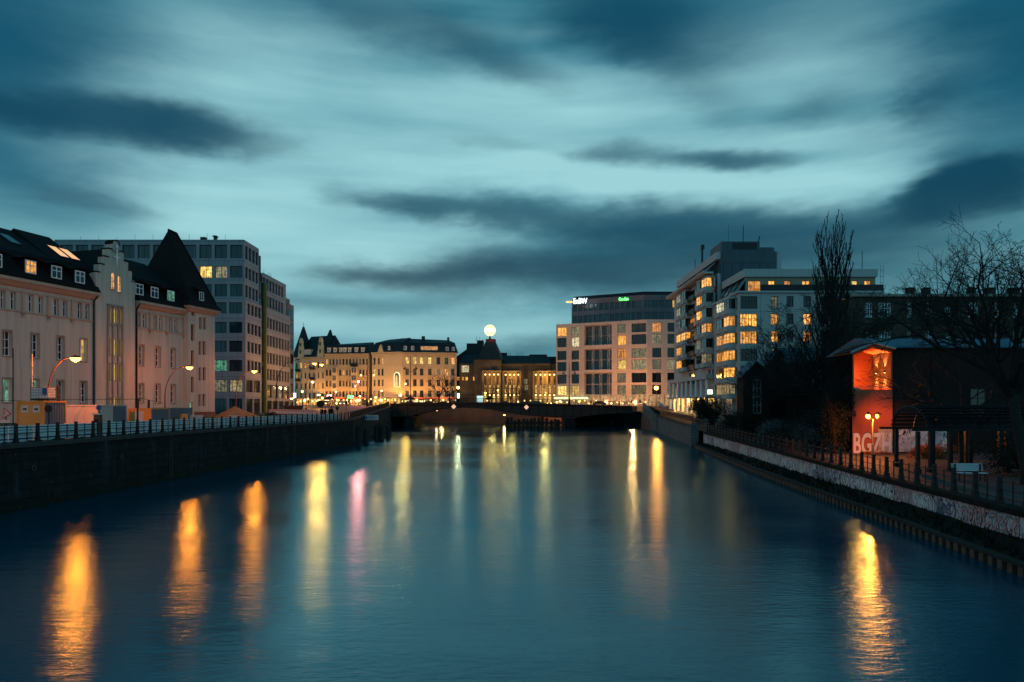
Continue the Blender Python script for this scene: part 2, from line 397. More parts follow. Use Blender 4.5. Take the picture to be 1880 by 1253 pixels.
# sky brightness added behind the camera and overhead, to lift the facades
back = w.rng(w.math('ABSOLUTE', AZ), 1.0, 2.2, 1., 1.4)
over = w.rng(EL, .45, 1.2, 1., 1.15)
scl = w.new('ShaderNodeVectorMath', operation='SCALE'); w.l.new(skyc, scl.inputs[0]); w.l.new(w.math('MULTIPLY', back, over), scl.inputs['Scale'])
nish = w.new('ShaderNodeTexSky'); nish.sky_type = 'NISHITA'; nish.sun_disc = False
nish.sun_elevation = rad(-3); nish.sun_rotation = rad(-30)
ns = w.new('ShaderNodeVectorMath', operation='SCALE'); w.l.new(nish.outputs[0], ns.inputs[0]); ns.inputs['Scale'].default_value = .05
sm = w.new('ShaderNodeVectorMath', operation='ADD'); w.l.new(scl.outputs[0], sm.inputs[0]); w.l.new(ns.outputs[0], sm.inputs[1])
w.l.new(sm.outputs[0], bg.inputs[0]); bg.inputs[1].default_value = 1.0
W.cycles.sampling_method = 'MANUAL'; W.cycles.sample_map_resolution = 256
# the last glow from below the horizon, broad and weak
sl = bpy.data.lights.new('sun', 'SUN'); sl.energy = .03; sl.angle = rad(40); sl.color = (.8, .85, 1.)
so = bpy.data.objects.new('sun', sl); link(so); so.rotation_euler = (rad(78), 0, rad(20))

NLIGHT = 0
def plamp(loc, power, col=(1., .52, .18), r=.2, parent=None, typ='POINT', rot=None, spot=None):
    l = bpy.data.lights.new('lamp_light', typ); l.energy = power; l.color = col
    l.shadow_soft_size = r
    if typ == 'SPOT': l.spot_size = spot or rad(120); l.spot_blend = .6
    o = bpy.data.objects.new('lamp_light', l); link(o, parent); o.location = loc
    if rot: o.rotation_euler = rot
    return o
SOD = (1., .205, .014); WARM = (1., .40, .06)

# ------------------------------------------------------------------ water
m, n, p = base('river_water')
ob = n.new('ShaderNodeNewGeometry').outputs['Position']
n1 = n.noise(n.mapping(ob, scale=(.6, 1.3, 1)), 3.2, 4, .6)
n2 = n.noise(n.mapping(ob, scale=(.35, 1.1, 1), rot=(0, 0, .25)), .7, 4, .5)
n3 = n.noise(n.mapping(ob, scale=(.03, .06, 1)), 1.0, 4, .6)
b1 = n.new('ShaderNodeBump'); n.l.new(n.rng(n3, .35, .65, .25, .85), b1.inputs['Strength']); b1.inputs['Distance'].default_value = .03
n.l.new(n1, b1.inputs['Height'])
b2 = n.new('ShaderNodeBump'); b2.inputs['Strength'].default_value = .22; b2.inputs['Distance'].default_value = .10
n.l.new(n2, b2.inputs['Height']); n.l.new(b1.outputs[0], b2.inputs['Normal'])
gl_ = n.new('ShaderNodeBsdfGlossy', distribution='BECKMANN'); gl_.inputs['Color'].default_value = (.58, .92, 1.0, 1)
n.l.new(n.rng(n3, .35, .65, .175, .25), gl_.inputs['Roughness']); n.l.new(b2.outputs[0], gl_.inputs['Normal'])
df_ = n.new('ShaderNodeBsdfDiffuse'); df_.inputs['Color'].default_value = (.0, .048, .084, 1)
fr_ = n.new('ShaderNodeFresnel'); fr_.inputs['IOR'].default_value = 1.75; n.l.new(b2.outputs[0], fr_.inputs['Normal'])
mx_ = n.new('ShaderNodeMixShader'); n.l.new(fr_.outputs[0], mx_.inputs[0]); n.l.new(df_.outputs[0], mx_.inputs[1]); n.l.new(gl_.outputs[0], mx_.inputs[2])
n.l.new(mx_.outputs[0], m.node_tree.nodes['Material Output'].inputs['Surface'])
M['water'] = m
q = MB(); q.face([(-400, -60, 0), (500, -60, 0), (500, 420, 0), (-400, 420, 0)])
tag(q.build('water', m), 'dark blue river with lamp reflections between the two quays', None, kind='structure')
q = MB(); q.face([(-1500, -600, -1.2), (1500, -600, -1.2), (1500, 2500, -1.2), (-1500, 2500, -1.2)])
tag(q.build('riverbed', M['soil']), None, None, kind='structure')

# ------------------------------------------------------------------ ground
def lerp(a, b, t): return a + (b-a)*max(0., min(1., t))
def hl(Y): return lerp(3.78, 5.95, (Y-108)/82)
def hr(Y): return lerp(lerp(1.95, 2.35, (Y-40)/50), 5.9, (Y-104)/80)
LQ = [(-29.2, -50), (-28.5, 39.4), (-27.7, 66.7), (-24.9, 111), (-28.0, 145), (-30.4, 173), (-33.4, 196)]
def lqx(Y):
    for (x0, y0), (x1, y1) in zip(LQ, LQ[1:]):
        if y0 <= Y <= y1: return lerp(x0, x1, (Y-y0)/(y1-y0))
    return LQ[-1][0] if Y > LQ[-1][1] else LQ[0][0]
RQ = [(17.2, -50), (18.6, 15), (19.6, 27), (20.9, 41), (23.2, 64), (26.5, 98), (27.2, 103), (32.9, 160), (36.0, 185), (37, 196)]
def rqx(Y):
    for (x0, y0), (x1, y1) in zip(RQ, RQ[1:]):
        if y0 <= Y <= y1: return lerp(x0, x1, (Y-y0)/(y1-y0))
    return RQ[-1][0] if Y > RQ[-1][1] else RQ[0][0]
def strip_ground(name, edge, hf, side, ys, xs, material):
    q = MB(); grid = []
    for Y in ys:
        e = edge(Y); row = []
        for k, dx in enumerate(xs): row.append((e + side*dx, Y, hf(e + side*dx, Y)))
        grid.append(row)
    b = [p for r in grid for p in r]; nc = len(xs); fs = []
    for i in range(len(ys)-1):
        for j in range(nc-1):
            f = [i*nc+j, i*nc+j+1, (i+1)*nc+j+1, (i+1)*nc+j]
            fs.append(f if side > 0 else f[::-1])
    q.add(b, fs)
    o = q.build(name, material, smooth=True); o['kind'] = 'structure'; return o
def zl(X, Y): return hl(Y) + .5*max(0., min(1., (-X-34)/10.))*max(0., min(1., (150-Y)/30.))
def zr(X, Y): return hr(Y)
YS = [-50, 0, 20, 39.4, 50, 66.7, 80, 95, 108, 111, 120, 130, 145, 160, 173, 190, 196]
strip_ground('street_left', lambda Y: lqx(Y) - .3, zl, -1, YS, [0, 2, 5, 9, 12, 16, 30, 60, 150, 400], M['asphalt'])
YR = [-50, 0, 15, 27, 41, 55, 64, 80, 98, 103, 104, 112, 125, 140, 160, 185, 196]
strip_ground('path_right', lambda Y: rqx(Y) + .3, zr, 1, YR, [0, 1, 3, 6, 10, 20, 60, 150, 500], M['asphalt'])
# land beyond the bridge
def flat(name, poly, z, material, zb=-1):
    q = MB(); q.prism(poly, zb, z); o = q.build(name, material); o['kind'] = 'structure'; return o
flat('street_far_left', [(-400, 196), (-34, 196), (-36, 246), (-400, 246)], 5.93, M['asphalt'])
flat('street_far_right', [(37.5, 196), (600, 196), (600, 223), (47, 223), (37.5, 212)], 5.9, M['asphalt'])
FARW = [(-36, 247), (-20, 239), (-6, 232.5), (8, 228), (24, 225), (47, 223.2)]
flat('street_far', [(-400, 246.1)] + [(x, y+.5) for x, y in FARW] + [(600, 223.2), (1200, 2200), (-1200, 2200)], 5.88, M['asphalt'])

# ------------------------------------------------------------------ quay walls
def wall_along(q, pts, z0f, z1f, th, side, mi=0):
    n_ = len(pts)
    for (x0, y0), (x1, y1) in zip(pts, pts[1:]):
        a0, a1, b0, b1 = z0f(y0), z0f(y1), z1f(y0), z1f(y1); s_ = side*th
        q.add([(x0,y0,a0),(x0+s_,y0,a0),(x1+s_,y1,a1),(x1,y1,a1),(x0,y0,b0),(x0+s_,y0,b0),(x1+s_,y1,b1),(x1,y1,b1)],
              [(0,1,2,3),(4,7,6,5),(0,4,5,1),(3,2,6,7),(0,3,7,4),(1,5,6,2)], mi)
t = thing('quay_wall', 'tall dark stone quay wall along the left side of the river', 'quay wall', (-28, 60, 0))
def loc_pts(pts, o): return [(x-o[0], y-o[1]) for x, y in pts]
lq = loc_pts(LQ, (-28, 60))
q = MB(); wall_along(q, lq, lambda y: -1.1, lambda y: hl(y+60)-.22, .9, -1); q.build('wall', M['quay'], t)
for k, yy in enumerate((-2., 26., 58.)):
    q = MB(); x = lqx(yy+60)+28+.06
    for dy in (-.22, .22): q.tube([(x, yy+dy, -.8), (x, yy+dy, hl(yy+60)+.0)], .03, 5)
    for j in range(14): q.tube([(x, yy-.22, -.5+j*.3), (x, yy+.22, -.5+j*.3)], .02, 4)
    q.build('ladder', M['steel'], t)
for k in range(7):
    yy = -18+k*9.; q = MB(); x = lqx(yy+60)+28+.08
    q.tube([(x, yy+.16*math.cos(a*math.pi/5), 2.3+.16*math.sin(a*math.pi/5)) for a in range(11)], .03, 5, caps=False); q.build('mooring_ring', M['steel'], t)
q = MB(); wall_along(q, [(x+.12, y) for x, y in lq], lambda y: hl(y+60)-.218, lambda y: hl(y+60)+.03, 1.0, -1); q.build('coping', M['coping'], t)
q = MB()
wall_along(q, [(x+.35, y) for x, y in lq[:4]], lambda y: -1.1, lambda y: .28, .348, -1); q.build('plinth', M['quay'], t)

# right bank: graffiti wall, berm and sheet piling
m, n, p = base('graffiti_wall_paint')
ob = coords(n)
def layer(n, ob, sc, seed, lo, hi, stretch=(1, 1, 1)):
    return n.rng(n.noise(n.mapping(ob, scale=stretch, loc=(seed, seed*2, seed*.7)), sc, 3, .6, 1.6), lo, hi)
cbase = n.mix(layer(n, ob, .35, 1, .42, .58), (.80, .78, .82, 1), (.34, .37, .42, 1))
cbase = n.mix(layer(n, ob, .8, 7, .50, .53), cbase, (.46, .42, .42, 1))
cbase = n.mix(layer(n, ob, .6, 13, .56, .58), cbase, (.62, .46, .46, 1))
cbase = n.mix(layer(n, ob, 1.4, 19, .60, .63), cbase, (.12, .20, .30, 1))
# tag strokes: thin dark and pale contour lines of warped noise
def strokes(seed, sc, width):
    v = n.noise(n.mapping(ob, scale=(1, 1, .8), loc=(seed, seed, seed)), sc, 1.5, .5, 2.4)
    return n.rng(n.math('ABSOLUTE', n.math('SUBTRACT', v, .5)), width*.5, width, 1., 0.)
cbase = n.mix(strokes(3, .8, .020), cbase, (.012, .013, .018, 1))
cbase = n.mix(n.math('MULTIPLY', layer(n, ob, 2.2, 31, .5, .75, (1, 1, .15)), .55), cbase, (.045, .05, .05, 1))
n.l.new(cbase, p.inputs['Base Color']); p.inputs['Roughness'].default_value = .8
M['graff'] = m
GW = [(x, y) for x, y in RQ if -50 <= y <= 98]
t = thing('embankment_wall', 'low grey wall covered in graffiti below the right riverside path', 'wall', (20, 40, 0))
gw = loc_pts(GW, (20, 40))
q = MB(); wall_along(q, gw, lambda y: -1., lambda y: hr(y+40)-.22, .5, 1); q.build('wall', M['graff'], t)
q = MB(); wall_along(q, [(x-.15, y) for x, y in gw], lambda y: hr(y+40)-.218, lambda y: hr(y+40)+.03, .7, 1); q.build('coping', M['soil'], t)
# sprayed scrawls along the wall: chains of rounded, letter sized strokes
RG = random.Random(77); gcols = [mat('spray_white', (.86, .84, .85), .6, .15, 3), mat('spray_black', (.012, .012, .016), .6, .2, 3), mat('spray_pink', (.62, .36, .38), .6, .2, 3), mat('spray_blue', (.10, .22, .36), .6, .2, 3)]
q = MB()
def wall_pt(Y, z, off):
    return (rqx(Y)-off-20, Y-40, z)
def ribbon(pts, wd, mi, off):
    for (y0, z0), (y1, z1) in zip(pts, pts[1:]):
        d = math.hypot(y1-y0, z1-z0) or 1; ny, nz = -(z1-z0)/d*wd/2, (y1-y0)/d*wd/2; ey, ez = (y1-y0)/d*wd*.3, (z1-z0)/d*wd*.3
        q.face([wall_pt(y0-ey+ny, z0-ez+nz, off), wall_pt(y0-ey-ny, z0-ez-nz, off), wall_pt(y1+ey-ny, z1+ez-nz, off), wall_pt(y1+ey+ny, z1+ez+nz, off)], mi)
Y = 20.5
while Y < 97:
    big_ = RG.uniform(.35, .55); n_l = RG.randint(3, 6); fillc = RG.choice([0, 0, 0, 2, 3]); zt_ = hr(Y)-.24; zb_ = .85
    for L_ in range(n_l):
        h2 = (zt_-zb_)*RG.uniform(.35, .5); cz = zb_+h2*RG.uniform(.9, 1.1); cy = Y+L_*big_; k_ = RG.randint(5, 9); a0 = RG.uniform(0, 6.28); sw = RG.uniform(3.2, 6.0)
        pts = [(cy+math.cos(a0+sw*i/k_)*big_*.42*RG.uniform(.8, 1.1), max(zb_-.1, min(zt_, cz+math.sin(a0+sw*i/k_)*h2*RG.uniform(.75, 1.05)))) for i in range(k_+1)]
        if RG.random() < .5: pts += [(cy+RG.uniform(-.2, .3), RG.uniform(zb_, zt_))]
        ribbon(pts, big_*.34, 1, .006+.0006*L_); ribbon(pts, big_*.22, fillc, .012+.0006*L_)
    if RG.random() < .5:
        y2 = Y+RG.uniform(0, 2); pts = [(y2+.16*i, RG.uniform(zb_, zt_)) for i in range(RG.randint(6, 12))]; ribbon(pts, .035, RG.choice([0, 1, 1]), .018)
    Y += n_l*big_+RG.uniform(.0, .5)
q.build('sprayed_scrawls', gcols, t)
PL = [(15.8, -50), (17.2, 15), (18.0, 25), (19.35, 38), (21.8, 64), (25.8, 98), (26.6, 103)]
def plx(Y):
    for (x0, y0), (x1, y1) in zip(PL, PL[1:]):
        if y0 <= Y <= y1: return lerp(x0, x1, (Y-y0)/(y1-y0))
    return PL[-1][0]
q = MB(); rows = []
ys_ = [-50 + i*1.5 for i in range(102)]
RN = random.Random(5)
for Y in ys_:
    a, b_ = plx(Y)+.1, rqx(Y)+.02
    rows.append([(a, Y, .42), (lerp(a, b_, .3), Y, .5+RN.uniform(0, .15)), (lerp(a, b_, .65), Y, .6+RN.uniform(0, .25)), (b_, Y, .72+RN.uniform(0, .25))])
q.add([p_ for r in rows for p_ in r], [[i*4+j, i*4+j+1, (i+1)*4+j+1, (i+1)*4+j] for i in range(len(ys_)-1) for j in range(3)])
o = q.build('bank_soil', M['soil'], smooth=False); o['kind'] = 'structure'
# weeds on the berm
q = MB()
for i in range(2600):
    Y = 16 + 86*RN.random()**1.35; a, b_ = plx(Y)+.15, rqx(Y)-.02
    x = lerp(a, b_, RN.random()**.8); z = .45 + .3*(x-a)/(b_-a+.01)
    h = RN.uniform(.08, .42); an = RN.uniform(0, 6.28); s_ = RN.uniform(.03, .10)
    dx, dy = math.cos(an)*s_, math.sin(an)*s_
    q.face([(x-dx, Y-dy, z), (x+dx, Y+dy, z), (x+dx*.4+RN.uniform(-.1, .1), Y+dy, z+h)])
tag(q.build('weeds', mat('weed_leaves', (.010, .012, .007), .9, .5, 2)), 'dark weeds and ivy on the strip below the graffiti wall', 'weeds', kind='stuff')
# sheet piling: one continuous wall of steel piles
t = thing('sheet_piling', 'rusty steel sheet piling edging the river below the weedy strip', 'sheet piling', (20, 40, 0))
q = MB(); wall_along(q, [(x-20+.12, y-40) for x, y in PL], lambda y: -1.1, lambda y: .30, .12, 1); q.build('back_wall', M['wood'], t)
q = MB(); q2 = MB(); Y = 5.
while Y < 102:
    x = plx(Y)-20; q.box(x-.16, x+.115, Y-40-.13, Y-40+.13, -1.1, .34); Y += .62
q.build('pile_ribs', M['steel'], t)['kind'] = 'stuff'
wall_along(q2, [(x-20-.2, y-40) for x, y in PL], lambda y: .342, lambda y: .46, .42, 1); q2.build('capping_beam', M['wood'], t)
# pale stone quay wall on the right, before the bridge
t = thing('quay_wall', 'pale stone quay wall on the right bank just before the bridge', 'quay wall', (30, 130, 0))
SQ = [(26.3, 103.2), (29.6, 132), (32.9, 160)]
def sqz(y): return lerp(2.75, 3.45, (y+130-103)/57)
q = MB(); wall_along(q, loc_pts(SQ, (30, 130)), lambda y: -1.1, sqz, .8, 1); q.build('wall', M['quay2'], t)
q = MB(); wall_along(q, [(x-.1, y) for x, y in loc_pts(SQ, (30, 130))], lambda y: sqz(y)+.002, lambda y: sqz(y)+.2, 1.0, 1); q.build('coping', M['coping'], t)
q = MB()
for (x, y, w_) in [(26.25, 103.3, .9), (32.9, 160.3, 1.2)]:
    q.box(x-30-.25, x-30+w_, y-130-.4, y-130+.4, -1.1, sqz(y-130)+.6)
q.build('pillar', M['quay2'], t)
# river wall beyond the bridge
t = thing('embankment_wall', 'curved brick embankment wall seen beneath the bridge arch', 'wall', (0, 228, 0))
q = MB(); wp = loc_pts(FARW, (0, 228)); wall_along(q, wp, lambda y: -1.1, lambda y: 5.75, .45, 0)
for (x0, y0), (x1, y1) in zip(wp, wp[1:]):
    q.add([(x0,y0,-1.1),(x1,y1,-1.1),(x1,y1,5.8),(x0,y0,5.8),(x0,y0+.48,-1.1),(x1,y1+.48,-1.1),(x1,y1+.48,5.8),(x0,y0+.48,5.8)],
          [(0,1,2,3),(4,7,6,5),(3,2,6,7)])
q.build('wall', brickmat('embankment_brick', (.50, .24, .15), (.40, .19, .12), (.2, .12, .09), .8, .4, .03, .9, dirt=.4), t)
# ------------------------------------------------------------------ building kit
FM = {}
def frame_mesh(w, h, nv, nh, mt, fw=.07):
    k = ('f', round(w, 2), round(h, 2), nv, nh, mt.name)
    if k in FM: return FM[k]
    q = MB(); t_ = .07
    q.box(0, fw, 0, t_, 0, h); q.box(w-fw, w, 0, t_, 0, h); q.box(fw, w-fw, 0, t_, 0, fw); q.box(fw, w-fw, 0, t_, h-fw, h)
    for i in range(1, nv): x = w*i/nv; q.box(x-fw*.45, x+fw*.45, .004, t_-.004, fw, h-fw)
    for i in range(1, nh):
        z = h*i/nh if nh != 2 else h*.62
        q.box(fw, w-fw, .008, t_-.008, z-fw*.4, z+fw*.4)
    FM[k] = q.mesh('window_frame', mt); return FM[k]
def pane_mesh(w, h, mt):
    k = ('p', round(w, 2), round(h, 2), mt.name)
    if k in FM: return FM[k]
    q = MB(); q.box(.02, w-.02, .035, .055, .02, h-.02)
    FM[k] = q.mesh('pane', mt); return FM[k]
def window(parent, T, w, h, nv=2, nh=2, pane=None, frame=None, name='window', fw=.07):
    pane = pane or M['glass']; frame = frame or M['white']
    w = round(w, 2); h = round(h, 2)
    o = bpy.data.objects.new(name, frame_mesh(w, h, nv, nh, frame, fw)); link(o, parent); o.matrix_local = T
    p_ = bpy.data.objects.new('pane', pane_mesh(w, h, pane)); link(p_, o)
    return o
TM = {}
def trim(win_o, w, h, rev, kind, mt):
    """sill, surround or hood fixed to one window; the window's own origin lies rev-.05 behind the wall face"""
    k = (kind, round(w, 2), round(h, 2), rev, mt.name); y = -(rev-.05)
    if k not in TM:
        q = MB()
        if kind == 'sill': q.box(-.08, w+.08, y-.10, y-.003, -.12, -.003)
        elif kind == 'surround':
            q.box(-.12, -.003, y-.03, y-.003, 0, h); q.box(w+.003, w+.12, y-.03, y-.003, 0, h); q.box(-.12, w+.12, y-.03, y-.003, h+.003, h+.14)
        elif kind == 'hood': q.box(-.1, w+.1, y-.16, y-.103, h+.1, h+.28); q.box(-.1, w+.1, y-.102, y-.003, h+.12, h+.26)
        TM[k] = q.mesh(kind, mt)
    o = bpy.data.objects.new({'sill': 'sill', 'surround': 'surround', 'hood': 'hood'}[kind], TM[k]); link(o, win_o); return o
def holes_wall(q, s0, s1, z0, z1, holes, rev=.25):
    """a wall front at y=0 with real openings and their reveals"""
    xs = sorted(set([s0, s1] + [round(v, 3) for hh in holes for v in (hh[0], hh[1]) if s0 < v < s1]))
    zs = sorted(set([z0, z1] + [round(v, 3) for hh in holes for v in (hh[2], hh[3]) if z0 < v < z1]))
    H_ = [tuple(round(v, 3) for v in hh) for hh in holes]
    for j in range(len(zs)-1):
        zc = (zs[j]+zs[j+1])/2; run = None
        row = [hh for hh in H_ if hh[2] < zc < hh[3]]
        for i in range(len(xs)-1):
            xc = (xs[i]+xs[i+1])/2
            solid = not any(hh[0] < xc < hh[1] for hh in row)
            if solid and run is None: run = xs[i]
            if (not solid or i == len(xs)-2) and run is not None:
                e = xs[i+1] if solid else xs[i]
                q.face([(run, 0, zs[j]), (e, 0, zs[j]), (e, 0, zs[j+1]), (run, 0, zs[j+1])]); run = None
    for a, b, c, d in H_:
        q.face([(a, 0, c), (a, 0, d), (a, rev, d), (a, rev, c)]); q.face([(b, 0, c), (b, rev, c), (b, rev, d), (b, 0, d)])
        q.face([(a, 0, d), (b, 0, d), (b, rev, d), (a, rev, d)]); q.face([(a, 0, c), (a, rev, c), (b, rev, c), (b, 0, c)])
class Bld:
    def __init__(s, name, label, P0, P1, zg, cat='building', group=None):
        s.P0 = Vector(P0); s.P1 = Vector(P1); d = s.P1 - s.P0
        s.th = math.atan2(d.y, d.x); s.zg = zg
        s.o = thing(name, label, cat, (P0[0], P0[1], zg), s.th, group)
        s.inv = T_rz(P0[0], P0[1], zg, s.th).inverted()
        s.main = Fac(s, P0, P1)
class Fac:
    """one face of a building; s runs left to right as seen from outside"""
    def __init__(s, b, P0, P1, off=0.):
        s.b = b; s.P0 = Vector(P0); d = Vector(P1) - s.P0; s.L = d.length; s.u = d/s.L
        s.nrm = Vector((s.u.y, -s.u.x)); s.P0 = s.P0 + s.nrm*off
        s.th = math.atan2(d.y, d.x)
        s.T = b.inv @ T_rz(s.P0.x, s.P0.y, b.zg, s.th)
    def s(s, px):
        k = (px-CX)/F     # X = k Y
        return (k*s.P0.y - s.P0.x)/(s.u.x - k*s.u.y)
    def Y(s, px): return s.P0.y + s.u.y*Fac.s(s, px)
    def z(s, px, py): return wz(py, s.Y(px)) - s.b.zg
    def win(s, a, b, c, d, rev=.25, **kw):
        return window(s.b.o, s.T @ Matrix.Translation((a, rev-.05, c)), b-a, d-c, **kw)
def rect(f, x0, x1, y0, y1):
    """opening on face f from its photo outline: left, right, top, bottom"""
    xm = (x0+x1)/2
    return (f.s(x0), f.s(x1), f.z(xm, y1), f.z(xm, y0))
def pick(p):      # weighted pane
    r = RD.random(); t_ = 0
    for k, v in p:
        t_ += v
        if r < t_: return M[k]
    return M[p[-1][0]]

# ================================================================== left: cream public building with stepped gable
A0 = (-54.5, 55.3); A1 = (-43.62, 95.3)
u_ = (Vector(A1)-Vector((-50.54, 69.9))).normalized()
A0 = tuple(Vector((-50.54, 69.9)) - u_*18)
b = Bld('townhall', 'long cream plastered building with stepped gable and steep corner tower left of the river', A0, A1, 4.2)
f = b.main; o = b.o; Ltot = f.s(345)
sg0, sg1 = f.s(175.5), f.s(248.4)
zc = 18.8-b.zg
hol = []; wins = []
hi = [(1, 10.5), (18.4, 29.8), (51.8, 62.3), (70.2, 79.9), (98.3, 108.8), (115, 124.6), (142.2, 151), (156.2, 165),
      (251.8, 258), (262.4, 269.4), (282.5, 288.7), (292.6, 299.2), (310.6, 316.8), (320.6, 327)]
for a, c in hi: wins.append((f.s(a), f.s(c), 15.66-4.2, 17.42-4.2, 'hi'))
sp_ = f.s(115)-f.s(98.3)
for k in (1, 2): wins.append((f.s(1)-k*4.3+0, f.s(10.5)-k*4.3, 15.66-4.2, 17.42-4.2, 'hi'))
for a, c in [(5.5, 21.5), (57.5, 71.5), (104.6, 117.6), (147.6, 159.4), (255.8, 263.8), (285.3, 294), (314, 321.7)]:
    s0_, s1_ = f.s(a), f.s(c)
    wins.append((s0_, s1_, 10.95-4.2, 13.45-4.2, 'r2' if a != 147.6 else 'lit'))
    wins.append((s0_, s1_, 6.35-4.2, 8.7-4.2, 'r3' if a not in (5.5, 57.5) else 'green'))
for k in (1, 2, 3):
    s0_ = f.s(5.5)-k*3.9; wins.append((s0_, s0_+1.05, 10.95-4.2, 13.45-4.2, 'r2')); wins.append((s0_, s0_+1.05, 6.35-4.2, 8.7-4.2, 'r3'))
q = MB()
hl_ = [w_[:4] for w_ in wins if w_[1] < sg0]; holes_wall(q, 0, sg0, -.4, zc, hl_, .38)
hr_ = [w_[:4] for w_ in wins if w_[0] > sg1]; holes_wall(q, sg1, Ltot, -.4, zc, hr_, .38)
q.box(0, sg0-.01, .6, 14, -.4, zc-.01); q.box(sg1+.01, Ltot, .6, 14, -.4, zc-.01)
q.build('wall', M['cream'], o)
for a, c, z0, z1, kd in wins:
    pm = {'hi': M['glass'], 'r2': M['glass'], 'r3': M['glass'], 'lit': M['lity'], 'green': M['litg']}[kd]
    wo = f.win(a, c, z0, z1, rev=.38, nv=2, nh=2 if kd == 'hi' else 3, pane=pm, fw=.09)
    if kd != 'hi': trim(wo, c-a, z1-z0, .38, 'sill', M['stonesill']); trim(wo, c-a, z1-z0, .38, 'surround', M['stonesill'])
# cornice and frieze ledges
for (sa, sb) in ((0, sg0), (sg1, Ltot-.02)):
    q = MB(); q.frus((sa, sb, -.25, -.004), zc-.75, (sa, sb, -.62, -.004), zc-.3); q.box(sa, sb, -.75, 1, zc-.297, zc+.02)
    q.box(sa, sb, -.10, -.004, zc-1.28, zc-1.16); q.box(sa, sb, -.13, -.004, 15.5-4.2, 15.63-4.2)
    q.build('cornice', M['cornice'], o)
    for px in (41, 88.5, 132, 274.5, 305, 336, -18):
        s_ = f.s(px); q = MB()
        if sa < s_ < sb: q.box(s_-.13, s_+.13, -.16, -.134, 15.0-4.2, zc-1.15); q.frus((s_-.13, s_+.13, -.16, -.004), 15.2-4.2-.0, (s_-.13, s_+.13, -.16, -.004), 15.49-4.2); q.build('pilaster', M['cornice'], o)
# roofs: steep lower slope, shallower top, ridge 7 m back
def mans(q, sa, sb, z0, hip=False):
    P = [(-.75, z0+.02), (-.72, z0+.2), (1.25, z0+3.15), (1.35, z0+3.2), (7.0, z0+6.6), (14, z0+3.0), (14, z0)]
    n_ = len(P); V = [(sa, y, z) for y, z in P] + [(sb, y, z) for y, z in P]
    fs = [[i, i+1, n_+i+1, n_+i] for i in range(n_-1)] + [list(range(n_))[::-1], list(range(n_, 2*n_))]
    q.add(V, fs)
q = MB(); mans(q, 0, sg0, zc); mans(q, sg1, Ltot+.0, zc); rf = q.build('roof', M['roof'], o)
# cross roof behind the gable
q = MB(); zt = 24.6-4.2
q.add([(sg0-1.2, .5, zc+.3), (sg1+1.2, .5, zc+.3), ((sg0+sg1)/2, .5, zt), (sg0-1.2, 13, zc+.3), (sg1+1.2, 13, zc+.3), ((sg0+sg1)/2, 13, zt)],
      [(0, 1, 2), (3, 5, 4), (0, 2, 5, 3), (1, 4, 5, 2)])
q.build('gable_roof', M['roof'], o)
# raised roof between left wing and gable, with its two lit skylights
q = MB(); sa, sb = f.s(112), sg0-.05
q.add([(sa, 1.5, zc+3.3), (sb, 1.5, zc+3.3), (sb, 6.6, 25.6-4.2), (sa, 6.6, 25.6-4.2), (sa, 12, zc+3.3), (sb, 12, zc+3.3)],
      [(0, 1, 2, 3), (3, 2, 5, 4), (0, 3, 4), (1, 5, 2)])
q.build('raised_roof', M['roof'], o)
def skylight(sc_, y0, z0, y1, z1, w_, mt):
    q = MB(); n_ = Vector((0, -(z1-z0), (y1-y0))).normalized()
    P = [Vector((sc_-w_/2, y0, z0)), Vector((sc_+w_/2, y0, z0)), Vector((sc_+w_/2, y1, z1)), Vector((sc_-w_/2, y1, z1))]
    e = [p_ + n_*.12 for p_ in P]
    q.add(P+e, [(0,1,5,4),(1,2,6,5),(2,3,7,6),(3,0,4,7),(4,5,6,7)])
    k = q.build('skylight', M['darkframe'], o)
    q = MB(); c_ = sum(P, Vector())/4 + n_*.13
    q.face([c_ + (p_ - sum(P, Vector())/4)*.86 for p_ in P]); q.build('pane', mt, k)
slope = (25.6-4.2-zc-3.3)/5.1
for px in (149.5, 169.5): 
    s_ = f.s(px); skylight(s_-.1, 2.1, zc+3.3+slope*.6, 4.3, zc+3.3+slope*2.8, 1.25, M['skylit'])
s_ = f.s(72); skylight(s_, 3., zc+3.2+.602*1.65, 5., zc+3.2+.602*3.65, 1.2, M['glassb'])
# dormers
def dormer(sc_, lit, w_=1.25, zb=zc+.75, h_=1.35):
    d = MB(); y0 = -.35; 
    d.box(sc_-w_/2-.14, sc_+w_/2+.14, y0+.08, 1.6, zb-.15, zb+h_+.12)
    r_ = d.build('dormer', M['roof'], o)
    d = MB(); n_ = 8; V = []
    for i in range(n_+1):
        t_ = i/n_; x = sc_ + (t_-.5)*(w_+1.5); z = zb+h_+.1+.28*math.sin(math.pi*t_)
        V += [(x, y0-.12, z), (x, 2.4, z+.25), (x, y0-.12, z-.09), (x, 2.4, z+.1)]
    fs = []
    for i in range(n_): a_ = i*4; fs += [(a_, a_+4, a_+5, a_+1), (a_+2, a_+3, a_+7, a_+6), (a_, a_+2, a_+6, a_+4)]
    d.add(V, fs); d.build('dormer_roof', M['roof'], r_)
    wd = bpy.data.objects.new('window', frame_mesh(w_, h_, 2, 2, M['white'], .1)); link(wd, r_); wd.location = (sc_-w_/2, y0, zb)
    p_ = bpy.data.objects.new('pane', pane_mesh(w_, h_, lit)); link(p_, r_); p_.location = (sc_-w_/2, y0, zb)
for px, lt in ((52, 'lit'), (99.5, 'glassb'), (142.5, 'glassb'), (252, 'glassb'), (280, 'glassb'), (310, 'litg'), (-12, 'glassb')): dormer(f.s(px), M[lt])
